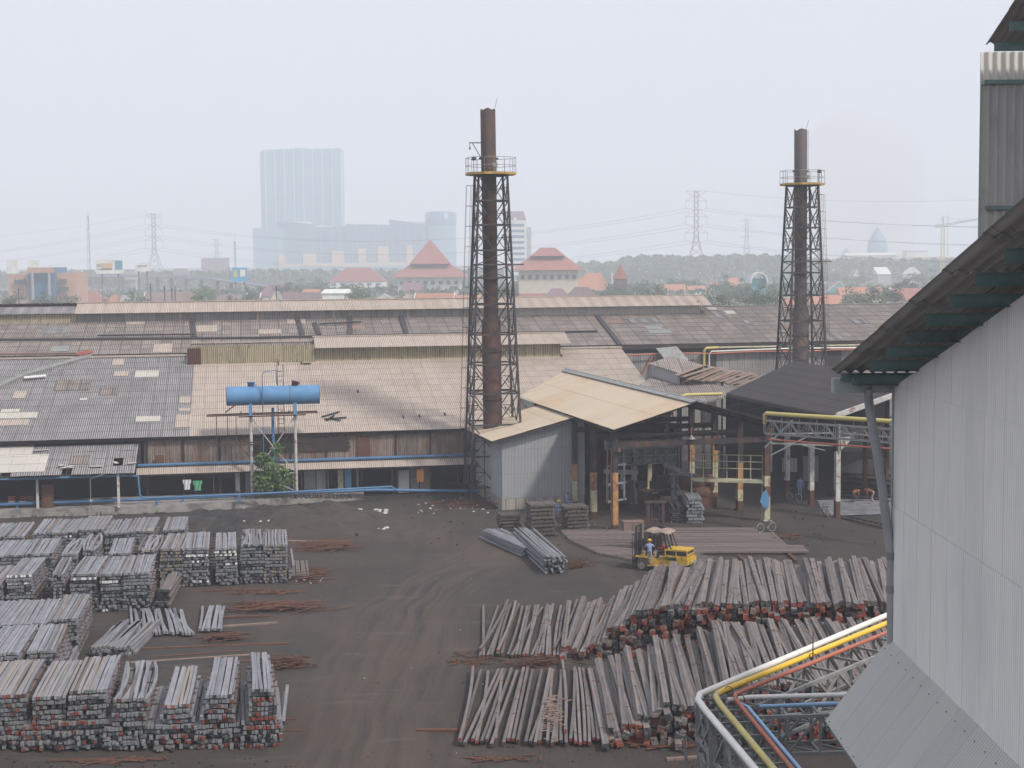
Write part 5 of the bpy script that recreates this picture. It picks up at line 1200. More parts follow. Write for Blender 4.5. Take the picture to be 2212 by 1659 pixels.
scrap(700, 1184, 95, 14, 110, 'flat pile of thin rusty strips at the back of the track', L=2.6, seed=1)
scrap(670, 1245, 60, 26, 60, 'rusty strips fanned beside the end stack', L=1.8, seed=2)
scrap(600, 1315, 140, 12, 120, 'long low pile of rusty strips behind the flat billet row', L=2.6, seed=3)
scrap(480, 1384, 70, 12, 50, 'rusty strips just in front of the small flat row', L=1.6, seed=4)
scrap(622, 1440, 55, 12, 70, 'small neat pile of rusty rods right of the tallest stack', L=1.2, zt=.5, seed=5)
scrap(560, 1280, 150, 8, 50, 'thin rust scatter along the foot of the fourth row stacks', L=1.6, zt=.1, seed=6)
scrap(1250, 1222, 50, 18, 80, 'tangle of red brown wire between the bundles and bar bed', L=.7, seed=7)
scrap(1690, 1165, 80, 14, 60, 'tangle of red brown wire right of the bar bed', L=.7, seed=8)
scrap(1000, 1092, 110, 12, 110, 'heap of rusty strips and rubble left of the store', L=1.6, seed=9)
scrap(1160, 1438, 100, 14, 80, 'rusty wire and wood litter between the two flat layers', L=1.0, seed=10)
scrap(1010, 1430, 60, 26, 30, 'sparse rust litter left of the flat billets', L=.9, zt=.1, seed=11)
scrap(1190, 1560, 40, 70, 110, 'splintered wood and wire among the near billets', m='wood', L=.4, zt=.45, seed=12)
scrap(1450, 1610, 130, 12, 70, 'rusty offcuts at the foot of the near heap', L=1.6, zt=.15, seed=13)
scrap(1080, 1640, 110, 10, 40, 'thin rusty wire bits on the near ground', L=.6, zt=.05, seed=14)
scrap(250, 1645, 160, 8, 24, 'rusty plates half buried before the front stacks', L=1.8, zt=.06, seed=15)
for x0, y0, x1, y1 in ((290, 1402, 625, 1390), (282, 1432, 540, 1415), (500, 1430, 620, 1424), (235, 1376, 270, 1370), (480, 1353, 600, 1345), (440, 1335, 580, 1330), (600, 1555, 640, 1553), (600, 1578, 655, 1580), (900, 1577, 995, 1577), (1640, 1635, 1830, 1628), (620, 1168, 700, 1172), (330, 1420, 520, 1407), (1440, 1640, 1560, 1632)):
    mb = MB(); a, b = G(x0, y0, .03), G(x1, y1, .03); mb.beam(a, b, .2, .1); tag(mb.build('sleeper', rb.choice(('rust', 'wood')), loc=a), 'half buried weathered sleeper lying across the yard floor', 'sleeper', 'half buried sleepers on the yard floor')
mb = MB()
for k in range(160):
    p = G(505 + k * 1.6, 1074 + .02 * k + rb.uniform(-2, 2), .7); mb.tube([p, p + V((rb.gauss(0, .05), 0, rb.uniform(.2, .6)))], .03, 4)
mb.tube([G(505, 1072, 1.0), G(760, 1068, 1.0)], .04, 5); tag(mb.build('rebar_fence', 'dark_steel'), 'low ragged fence of dark steel stubs behind the slag', 'fence')
# drain pipe and valve by the lean-to
mb = MB(); a = G(236, 1100, 0); a = V((-33.8, 121.2, 0)); mb.tube([a, a + UP * 3.0, a + V((1.2, .2, 3.4))], .05, 6); mb.lathe(a + UP * 1.2, [(.0, -.15), (.16, -.1), (.16, .1), (0, .15)], 8, (1, 0, 0)); tag(mb.build('stand_pipe', 'galv'), 'thin grey stand pipe with valve in front of the lean-to', 'stand pipe')
# drums
def drum(p, m, m2, label, group=None, lying=None):
    t = root('oil_drum', label, 'drum', p, group); mb = MB(); h = .88; r = .29
    mb.lathe(p, [(0, 0), (r, 0), (r, h * .33), (r + .015, h * .34), (r, h * .36), (r, h * .64), (r + .015, h * .65), (r, h * .67), (r, h), (r - .02, h), (r - .02, h - .02), (0, h - .02)], 18); mb.build('body', m, t)
    mb = MB(); mb.lathe(V(p) + UP * .4, [(r + .006, -.12), (r + .006, .12)], 18); mb.build('band', m2, t)
q = G(26, 1098, .6); q2_ = G(50, 1098, .6)
drum(G(26, 1095, .6), 'paint_red', 'plaster_white', 'red oil drum with white band, leftmost under the lean-to'); drum(G(50, 1095, .6), 'paint_red', 'plaster_white', 'red oil drum with white band, second under the lean-to')
drum(G(66, 1094, .6), 'rust', 'rust', 'plain rusty oil drum under the lean-to beside the banded pair'); drum(G(1840, 989), 'paint_red', 'plaster_white', 'bright red drum with white band on the scrap behind the right posts')
mb = MB(); mb.box(G(104, 1096, .6) + UP * .95, (.85, .5, 1.9), .1); tag(mb.build('locker', 'rust', None, G(104, 1096, .6)), 'tall narrow rusty locker beside the lean-to post', 'locker')
mb = MB(); mb.lathe(G(1880, 985), [(0, 0), (.9, 0), (1.0, .6), (.9, 1.1), (0, 1.2)], 16); tag(mb.build('scrap_tank', 'rust'), 'rusty round vessel on the scrap behind the red drum', 'vessel')
p = G(1880, 1005); heapmesh('scrap_heap', (p.x, p.y - 2, 0), 7, 4, 1.2, 'slag', 'dark scrap heap under the red drum at the far right', 'heap', 12)
mb = MB(); p = G(1367, 1150); mb.box(p + UP * .42, (1.5, .8, .8), .12); mb.box(p + UP * .84, (1.54, .84, .06), .12)
for k in (-.5, 0, .5): mb.box(p + V((k, -.42, .4)), (.08, .04, .8), .12)
tag(mb.build('crate', 'wood', None, p), 'weathered wooden crate beside the front orange post', 'crate')
mb = MB(); p = G(1425 - 20, 1118)
# laundry
mb = MB(); mb.tube([W(-13, -1.2, 2.25), W(-7, -1.2, 2.2), W(-2, -1.2, 2.28)], .012, 4); tag(mb.build('clothes_line', 'wire'), 'thin clothes line under the canopy', 'line')
def cloth(x0, x1, y0, y1, m, label, shirt=True):
    a = onplane((x0 + x1) / 2, (y0 + y1) / 2, W(0, -1.2, 0), -WV); w_ = .5 * (x1 - x0) / 24; h_ = .24 * (y1 - y0) / 8; mb = MB(); n = 10
    for i in range(n):
        for j in range(6):
            def P_(i, j):
                u = (i / n - .5) * 2; v = j / 6; ww = w_ * (1 if not shirt or v < .4 else .72); return a + WU * (u * ww) + UP * (h_ * (1 - 2 * v)) + WV * (.05 * math.sin(i * 1.3 + j * .4))
            mb.add([P_(i, j), P_(i, j + 1), P_(i + 1, j + 1), P_(i + 1, j)], [(0, 1, 2, 3)], True)
    tag(mb.build('shirt' if shirt else 'cloth', m, None, a), label, 'shirt' if shirt else 'cloth')
cloth(396, 412, 1040, 1054, 'cloth_white', 'pale blue white shirt hanging on the line under the canopy'); cloth(418, 436, 1042, 1056, 'cloth_green', 'green and white shirt hanging on the line'); cloth(901, 915, 1018, 1036, 'cloth_amber', 'amber cloth hanging beside the pale door', False)

# ------------------------------------------------------------------ people
def person(name, loc, yaw, J, looks, label, hat=None, scale=1.0):
    """J: joints of one figure (x right, y forward, z up) ; one skinned body, coloured by body part"""
    pts = []; edges = []; rads = []; zone = []
    def node(p, r, parent=None, z='shirt'):
        pts.append(p); rads.append(r); i = len(pts) - 1
        if parent is not None: edges.append((parent, i)); zone.append(z)
        return i
    pel = node(J['pelvis'], .135); ch = node(J['chest'], .155, pel); nk0 = node(J['neck'], .07, ch); 
    d = (V(J['head']) - V(J['neck'])); hd0 = node(tuple(V(J['neck']) + d * .45), .062, nk0, 'skin'); hd = node(tuple(V(J['head'])), .092, hd0, 'skin'); tp = node(tuple(V(J['head']) + d.normalized() * .09), .085, hd, 'hair')
    fw = V(J.get('face', (0, 1, 0))).normalized(); sd_ = fw.cross(d).normalized()
    node(tuple(V(J['head']) + fw * .1), .02, hd, 'skin')
    for s in (-1, 1): node(tuple(V(J['head']) + sd_ * s * .095), .02, hd, 'skin')
    for s in ('l', 'r'):
        sh_ = node(J['sh' + s], .068, ch); el = node(J['el' + s], .048, sh_); wr = node(J['wr' + s], .034, el); dh = (V(J['wr' + s]) - V(J['el' + s])).normalized(); pm = node(tuple(V(J['wr' + s]) + dh * .07), .03, wr, 'skin')
        sx_ = dh.cross(V((0, 0, 1)) if abs(dh.z) < .8 else V((0, 1, 0))).normalized()
        for k in range(4): a = node(tuple(V(J['wr' + s]) + dh * .1 + sx_ * (k - 1.5) * .02), .009, pm, 'skin'); node(tuple(V(pts[a]) + dh * (.06 + .012 * (k in (1, 2))) + V((0, 0, -.012))), .008, a, 'skin')
        node(tuple(V(J['wr' + s]) + dh * .06 + sx_ * .05), .009, wr, 'skin')
        hp = node(J['hp' + s], .09, pel, 'pants'); kn = node(J['kn' + s], .062, hp, 'pants'); an_ = node(J['an' + s], .045, kn, 'pants'); node(tuple(V(J['an' + s]) + V(J.get('toe', (0, .17, -.05)))), .04, an_, 'shoe')
    me = bpy.data.meshes.new(name); me.from_pydata([tuple(V(p) * scale) for p in pts], edges, []); tmp = bpy.data.objects.new('tmp_body', me); col.objects.link(tmp)
    sk = tmp.modifiers.new('s', 'SKIN'); su = tmp.modifiers.new('u', 'SUBSURF'); su.levels = 1; su.render_levels = 1
    for i, sv in enumerate(me.skin_vertices[0].data): sv.radius = (rads[i] * scale, rads[i] * scale); sv.use_root = (i == 0)
    dg = bpy.context.evaluated_depsgraph_get(); dg.update(); m2 = bpy.data.meshes.new_from_object(tmp.evaluated_get(dg)); bpy.data.objects.remove(tmp)
    m2.materials.clear(); zn = ['shirt', 'skin', 'hair', 'pants', 'shoe']
    for z in zn: m2.materials.append(MATS[looks[z]])
    E_ = [(V(pts[a]) * scale, V(pts[b]) * scale) for a, b in edges]
    for f in m2.polygons:
        c = f.center; best = None
        for (a, b), z in zip(E_, zone):
            ab = b - a; t = max(0, min(1, (c - a).dot(ab) / max(ab.length_squared, 1e-9))); dd = (c - a - ab * t).length
            if best is None or dd < best[0]: best = (dd, z)
        f.material_index = zn.index(best[1]); f.use_smooth = True
    o = bpy.data.objects.new(name, m2); col.objects.link(o); o.location = loc; o.rotation_euler = (0, 0, yaw); tag(o, label, 'person')
    if hat:
        mb = MB(); c = (V(J['head']) + d.normalized() * .05) * scale; mb.lathe(c, [(.155, -.01), (.15, .0), (.118, .02), (.11, .07), (.08, .115), (.0, .135)], 16, d.normalized()); h = mb.build('helmet', hat); h.parent = o
    return o
STAND = dict(pelvis=(0, 0, .93), chest=(0, .02, 1.25), neck=(0, .02, 1.44), head=(0, .04, 1.58), shl=(-.19, 0, 1.38), shr=(.19, 0, 1.38), ell=(-.26, .02, 1.1), elr=(.26, .02, 1.1), wrl=(-.26, .15, .88), wrr=(.26, .15, .88), hpl=(-.09, 0, .9), hpr=(.09, 0, .9), knl=(-.1, .03, .48), knr=(.1, .03, .48), anl=(-.1, 0, .08), anr=(.1, 0, .08))
BLUE = dict(shirt='cloth_blue', skin='skin', hair='hair', pants='cloth_blue', shoe='cloth_dark')
# ------------------------------------------------------------------ forklift
f_ = V((-.9, .44, 0)).normalized(); s_f = V((-f_.y, f_.x, 0)); s_f = -s_f if s_f.y > 0 else s_f   # s_f points to the camera side
FO = G(1388, 1233) - s_f * .62 - f_ * .95
def FL(x, y, z): return FO + f_ * x + s_f * y + V((0, 0, z))
fk = root('forklift', 'yellow forklift with brown canopy parked at the bar bed', 'forklift', FO)
AX = (f_, s_f, UP)
def fbox(mb, x, y, z, sx, sy, sz): mb.box(FL(x, y, z), (sx, sy, sz), ax=AX)
mb = MB(); fbox(mb, -.3, 0, .62, 3.0, 1.15, .38); fbox(mb, .95, 0, .75, .5, 1.3, .5); fbox(mb, .95, .66, .95, .9, .3, .08); fbox(mb, .95, -.66, .95, .9, .3, .08); fbox(mb, -1.75, 0, .82, .75, 1.4, .5); mb.slab([FL(-2.12, .7, .6), FL(-2.12, -.7, .6), FL(-2.3, -.55, .7), FL(-2.3, .55, .7)], (0, 0, .4)); mb.build('chassis', 'yellow', fk)
mb = MB()  # engine hood: panelled frame with dark openings
for (x, y, z, sx, sy, sz) in ((-1.35, 0, 1.52, 1.5, 1.3, .05), (-2.08, 0, 1.2, .05, 1.3, .1), (-1.35, .64, 1.1, 1.5, .05, .1), (-1.35, -.64, 1.3, 1.5, .05, .5), (-.62, 0, 1.25, .05, 1.3, .6), (-2.08, .64, 1.35, .06, .06, .4), (-.62, .64, 1.35, .08, .06, .4), (-1.35, .64, 1.35, .06, .05, .4), (-2.08, -.64, 1.35, .06, .06, .4), (-1.35, .64, 1.48, 1.5, .05, .06), (-2.08, 0, 1.48, .05, 1.3, .06)): fbox(mb, x, y, z, sx, sy, sz)
mb.build('hood', 'yellow', fk)
mb = MB(); fbox(mb, -1.35, 0, 1.28, 1.38, 1.2, .4); mb.build('grille', 'dark_steel', fk)
def wheel(x, y, r, w_):
    mb = MB(); ax = s_f; c = FL(x, y, r); mb.lathe(c, [(r * .6, -w_ / 2), (r * .95, -w_ / 2), (r, -w_ * .35), (r, w_ * .35), (r * .95, w_ / 2), (r * .6, w_ / 2)], 24, ax); wo = mb.build('wheel', 'rubber', fk)
    for k in range(0): pass
    mb = MB(); mb.lathe(c, [(0, w_ * .3), (r * .25, w_ * .42), (r * .3, w_ * .3), (r * .58, w_ * .25), (r * .62, w_ * .48), (r * .62, -w_ * .48), (r * .3, -w_ * .3), (0, -w_ * .3)], 20, ax); rm = mb.build('rim', 'rim'); rm.parent = wo; rm.location = V((0, 0, 0)) - gloc(wo)
    return wo
for x, y, r, w_ in ((.95, .68, .43, .32), (.95, -.68, .43, .32), (-1.5, .6, .34, .26), (-1.5, -.6, .34, .26)): wheel(x, y, r, w_)
mb = MB()
for y in (-.55, .55):
    mb.beam(FL(.75, y, .95), FL(.45, y * .92, 2.62), .09); mb.beam(FL(-.7, y, 1.5), FL(-.45, y * .92, 2.62), .1); mb.beam(FL(-1.0, y, 1.5), FL(-.6, y * .92, 2.62), .07)
mb.beam(FL(.45, -.5, 2.6), FL(.45, .5, 2.6), .07); mb.beam(FL(-.6, -.5, 2.6), FL(-.6, .5, 2.6), .07)
for k in range(5): mb.beam(FL(.45, -.4 + k * .2, 2.6), FL(-.6, -.4 + k * .2, 2.6), .04)
mb.build('cab_frame', 'dark_steel', fk)
mb = MB(); n = 10
tp_ = [[FL(.8 - 1.65 * i / n, .7 - 1.4 * j / n, 2.68 + .05 * math.sin(i * 1.1) + .03 * math.sin(j * 2.1) - (.1 if i in (0, n) or j in (0, n) else 0)) for j in range(n + 1)] for i in range(n + 1)]
vs = [q for r in tp_ for q in r]; mb.add(vs, [(i * (n + 1) + j, i * (n + 1) + j + 1, (i + 1) * (n + 1) + j + 1, (i + 1) * (n + 1) + j) for i in range(n) for j in range(n)]); mb.add([q - UP * .04 for q in vs], [(i * (n + 1) + j, (i + 1) * (n + 1) + j, (i + 1) * (n + 1) + j + 1, i * (n + 1) + j + 1) for i in range(n) for j in range(n)])
mb.build('canopy', 'canvas_brown', fk)
mb = MB(); fbox(mb, -.35, 0, 1.12, .5, .55, .12); fbox(mb, -.6, 0, 1.4, .12, .55, .5); mb.build('seat', 'cloth_dark', fk)
mb = MB(); mb.torus(FL(.28, 0, 1.5), .19, .015, (f_ * -.5 + UP).normalized(), 18, 5); mb.beam(FL(.28, 0, 1.5), FL(.55, 0, 1.0), .04); mb.build('steering_wheel', 'dark_steel', fk)
mb = MB()
for y in (-.42, .42): mb.beam(FL(1.5, y, .1), FL(1.45, y, 2.9), .12, .1, s_f)
for z in (.5, 1.6, 2.85): mb.beam(FL(1.48, -.42, z), FL(1.48, .42, z), .09)
mb.tube([FL(1.44, .15, .3), FL(1.42, .15, 2.4)], .04, 6); mb.tube([FL(1.44, -.15, .3), FL(1.42, -.15, 2.4)], .04, 6); mb.build('mast', 'dark_steel', fk)
mb = MB()
for z in (.45, .85, 1.6, 2.3): mb.beam(FL(1.66, -.62, z), FL(1.66, .62, z), .06)
for y in (-.6, -.2, .2, .6): mb.beam(FL(1.66, y, .4), FL(1.66, y, 2.3), .05)
mb.build('load_backrest', 'dark_steel', fk)
for y in (-.35, .35):
    mb = MB(); fbox(mb, 1.72, y, .45, .05, .13, .7); fbox(mb, 2.3, y, .12, 1.2, .13, .05); mb.build('fork', 'dark_steel', fk)
mb = MB(); fbox(mb, .2, .72, .42, .7, .25, .05); fbox(mb, .2, .62, .55, .5, .05, .3); mb.build('step', 'yellow', fk)
yawf = math.atan2(f_.y, f_.x) - math.pi / 2
PS = dict(STAND); PS.update(elr=(.3, .12, 1.2), wrr=(.22, .34, 1.32), ell=(-.34, .1, 1.18), wrl=(-.16, .34, 1.2), knl=(-.12, .25, .72), anl=(-.12, .12, .36), head=(0, .07, 1.58))
FEET = FL(.55, 1.0, .46)
person('person', FL(.42, .74, .44), math.atan2(-s_f.y, -s_f.x) - math.pi / 2 + .25, PS, BLUE, 'worker in blue overalls and yellow helmet climbing onto the forklift step', 'helmet', .97)
SIT = dict(STAND); SIT.update(pelvis=(0, -.02, .12), chest=(0, .02, .42), neck=(0, .05, .6), head=(0, .09, .74), shl=(-.19, .02, .54), shr=(.19, .02, .54), ell=(-.25, .12, .32), elr=(.25, .12, .32), wrl=(-.14, .36, .34), wrr=(.14, .36, .34), hpl=(-.1, 0, .1), hpr=(.1, 0, .1), knl=(-.13, .42, .12), knr=(.13, .42, .12), anl=(-.13, .46, -.26), anr=(.13, .46, -.26))
person('person', FL(-.33, 0, 1.12), yawf, SIT, dict(shirt='cloth_red', skin='skin', hair='hair', pants='cloth_dark', shoe='cloth_dark'), 'driver in dark red shirt seated inside the forklift cab')
# second machine behind: tall mast facing the yard
f2 = root('forklift', 'dark forklift with tall raised mast mostly hidden behind the yellow one', 'forklift', G(1418, 1195)); b2 = G(1416, 1196)
mb = MB()
for x in (-.52, .52): mb.beam(b2 + V((x, 0, .1)), b2 + V((x, .1, 3.55)), .2, .2, (0, 1, 0)); mb.beam(b2 + V((x * .78, .1, .1)), b2 + V((x * .78, .15, 3.3)), .09, .1, (0, 1, 0))
mb.box(b2 + V((0, .1, 3.55)), (1.45, .3, .14)); mb.box(b2 + V((0, .1, 2.35)), (1.1, .12, .16)); mb.box(b2 + V((0, .1, 1.3)), (1.1, .12, .16)); mb.box(b2 + V((0, .1, 2.0)), (1.3, .3, .2)); mb.tube([b2 + V((-.25, .1, .2)), b2 + V((-.25, .1, 3.4))], .05, 6); mb.tube([b2 + V((.25, .1, .2)), b2 + V((.25, .1, 3.4))], .05, 6); mb.tube([b2 + V((0, .1, .2)), b2 + V((0, .1, 2.4))], .06, 8); mb.build('mast', 'rust_dark', f2)
mb = MB(); mb.box(b2 + V((0, 1.3, .8)), (1.2, 2.0, .7)); mb.box(b2 + V((0, 1.9, 1.35)), (1.1, .9, .5)); mb.build('body', 'dark_steel', f2)
for x in (-.6, .6):
    for y in (.5, 2.0): mb = MB(); mb.lathe(b2 + V((x, y, .35)), [(0, -.12), (.35, -.12), (.35, .12), (0, .12)], 18, (1, 0, 0)); mb.build('wheel', 'rubber', f2)
# other workers
p = A(5.3, -.55, 0); mb = MB(); mb.box(p + V((0, .15, .22)), (.9, .4, .44), A14); tag(mb.build('bench', 'wood', None, p), 'low bench under the store wall beside the sitting worker', 'bench')
person('person', p + V((.0, .1, .52)), math.pi + .5, SIT, BLUE, 'dark haired worker in blue overalls sitting by the store wall')
p = G(1210, 1120); SQ_ = dict(SIT); person('person', V((p.x, p.y + .6, .5)), math.pi - .6, SIT, BLUE, 'worker with yellow helmet resting behind the slab stacks', 'helmet')
mb = MB(); mb.box(V((p.x, p.y + .65, .2)), (.6, .4, .4)); tag(mb.build('stool', 'wood', None, (p.x, p.y + .6, 0)), 'low wooden block seat behind the slab stacks', 'stool')
mb = MB(); p = G(1198, 1112); mb.box(p + V((0, .6, .45)), (.5, .4, .25), .3); mb.box(p + V((0, .6, .75)), (.5, .06, .35), .3)
for x in (-.2, .2): mb.box(p + V((x, .6, .16)), (.04, .3, .32), .3)
tag(mb.build('chair', 'tank_blue', None, p), 'small blue chair behind the slab stacks', 'chair')
BEND = dict(STAND); BEND.update(pelvis=(0, -.1, .86), chest=(0, .22, 1.02), neck=(0, .42, 1.08), head=(0, .54, 1.04), shl=(-.18, .36, 1.02), shr=(.18, .36, 1.02), ell=(-.22, .4, .74), elr=(.22, .36, .74), wrl=(-.16, .42, .46), wrr=(.16, .3, .5), hpl=(-.1, -.1, .84), hpr=(.1, -.1, .84), knl=(-.12, .05, .46), knr=(.12, .05, .46), anl=(-.12, -.1, .08), anr=(.12, -.1, .08), face=(0, .6, -.8))
person('person', G(1843, 1089), -1.1, BEND, dict(shirt='cloth_orange', skin='skin', hair='hair', pants='cloth_dark', shoe='cloth_dark'), 'worker in orange shirt and dark trousers bending over the plates', None, 1.05)
person('person', G(1884, 1087), 1.15, BEND, dict(shirt='cloth_orange', skin='skin', hair='hair', pants='cloth_beige', shoe='cloth_dark'), 'worker in orange shirt and pale trousers bending over the plates', None, 1.05)
person('person', G(1728, 1072), math.pi, STAND, dict(shirt='cloth_blue', skin='skin', hair='hair', pants='cloth_blue', shoe='cloth_dark'), 'worker in faded blue overalls standing in the dark shed')
# bicycles
def bicycle(loc, yaw, label, lean=.0):
    t = root('bicycle', label, 'bicycle', loc); d = V((math.cos(yaw), math.sin(yaw), 0)); nrm = V((-d.y, d.x, 0)); L = V(loc); 
    q = lambda x, z: L + d * x + UP * z + nrm * (lean * z)
    for x in (-.52, .52):
        mb = MB(); mb.torus(q(x, .34), .32, .02, (nrm + UP * -lean).normalized(), 26, 6); w_ = mb.build('wheel', 'tyre_pale', t)
        mb = MB()
        for k in range(12): a = k * math.pi / 6; mb.tube([q(x, .34), q(x, .34) + d * (.31 * math.cos(a)) + UP * (.31 * math.sin(a))], .003, 3, False)
        mb.lathe(q(x, .34), [(0, -.04), (.03, -.04), (.03, .04), (0, .04)], 8, nrm); r_ = mb.build('spokes', 'galv'); r_.parent = w_; r_.location = -gloc(w_)
    mb = MB()
    for a, b in (((-.52, .34), (-.12, .34)), ((-.12, .34), (-.25, .82)), ((-.52, .34), (-.22, .72)), ((-.12, .34), (.38, .78)), ((-.23, .74), (.36, .84)), ((.52, .34), (.36, .9)), ((.36, .9), (.34, 1.0))): mb.tube([q(*a), q(*b)], .017, 6)
    mb.build('frame', 'cloth_dark', t)
    mb = MB(); mb.tube([q(.2, 1.02) + nrm * .27, q(.36, 1.0) + nrm * .1, q(.36, 1.0) - nrm * .1, q(.2, 1.02) - nrm * .27], .013, 6); mb.build('handlebar', 'galv', t)
    mb = MB(); mb.box(q(-.27, .87), (.24, .14, .05), ax=(d, nrm, UP)); mb.build('saddle', 'cloth_dark', t)
    mb = MB(); mb.tube([q(-.12, .34) + nrm * .08, q(-.0, .22) + nrm * .1], .012, 5); mb.lathe(q(-.12, .34), [(0, .03), (.09, .03), (.09, .04), (0, .04)], 12, nrm); mb.build('crank', 'galv', t)
bicycle(G(1655, 1149), math.pi / 2 - 1.15 + math.pi, 'bicycle with white rimmed wheel leaning at the two tone post', .05)
bicycle(G(1785, 1117) + UP * .02, 1.9, 'small dark bicycle with pale mudguard beside the white post', .1)
bicycle(G(1716, 1082) + UP * .02, 2.2, 'dark bicycle parked in the shade inside the black roofed shed', .1)
mb = MB(); p = G(1641, 1115) + UP * 1.1; q_ = [(0, 1.5), (-.35, 1.1), (-.5, .3), (-.2, -.3), (.15, -.35), (.2, .6)]
p = S(2 * HW - .15, -.12, 1.3)
mb.slab([p + V((x, 0, z * .8)) for x, z in q_], (0, .14, 0)); tag(mb.build('tarpaulin', 'tank_blue', None, p), 'blue cloth hanging from the two tone post', 'cloth')

# ------------------------------------------------------------------ plants
def leafy(c, rx, ry, rz, n, size, r, mbx, droop=.4, clumps=9):
    cl = [(V((r.gauss(0, .5) * rx, r.gauss(0, .5) * ry, r.gauss(0, .5) * rz)), r.uniform(.35, .6)) for _ in range(clumps)]
    for _ in range(n):
        cc, s = r.choice(cl); v = V((r.gauss(0, 1), r.gauss(0, 1), r.gauss(0, 1))).normalized() * (r.random() ** .4) * s; p = V(c) + cc + V((v.x * rx, v.y * ry, v.z * rz))
        a = V((r.gauss(0, 1), r.gauss(0, 1), r.gauss(-droop, .6))).normalized() * size * r.uniform(.6, 1.2); b = a.cross(V((r.gauss(0, 1), r.gauss(0, 1), r.gauss(0, 1)))).normalized() * size * .3
        mbx.add([p, p + a * .5 + b, p + a, p + a * .5 - b], [(0, 1, 2, 3)])
tr = root('mango_tree', 'small green leafy tree growing between the tank posts', 'tree', V((pa + (pb - pa) * .4 - WV * .3).to_tuple()))
b0 = pa + (pb - pa) * .38 - WV * .5; b0.z = .55; rr = random.Random(4)
mb = MB(); leafy(b0 + UP * 2.25, 1.55, 1.2, 1.45, 1500, .34, rr, mb, .9, 16); leafy(b0 + UP * .9 + WU * .9, .5, .5, .8, 200, .3, rr, mb, .9); mb.build('crown', 'leaf', tr)
mb = MB(); mb.tube([b0, b0 + UP * 1.2 + WU * .1, b0 + UP * 2.6], .07, 7, r2=.03)
for a in (0, 1.5, 3, 4.6): mb.tube([b0 + UP * 1.1, b0 + UP * 2.2 + V((math.cos(a) * .8, math.sin(a) * .8, 0))], .035, 5, r2=.012)
mb.build('trunk', 'bark', tr)
mb = MB()
for x, y, k in ((440, 1078, 60), (590, 1076, 50), (800, 1085, 10), (1440, 1072, 0), (925, 1076, 30), (1030, 1060, 60)): 
    p = G(x, y, .6 if x < 700 else 0)
    for _ in range(k): q = p + V((rb.gauss(0, .5), rb.gauss(0, .2), 0)); mb.add([q, q + V((.05, 0, 0)), q + V((rb.gauss(0, .1), rb.gauss(0, .1), rb.uniform(.15, .5)))], [(0, 1, 2)])
tag(mb.build('weeds', 'leaf'), 'tufts of green weeds along the platform edge', 'weeds', None, 'stuff')

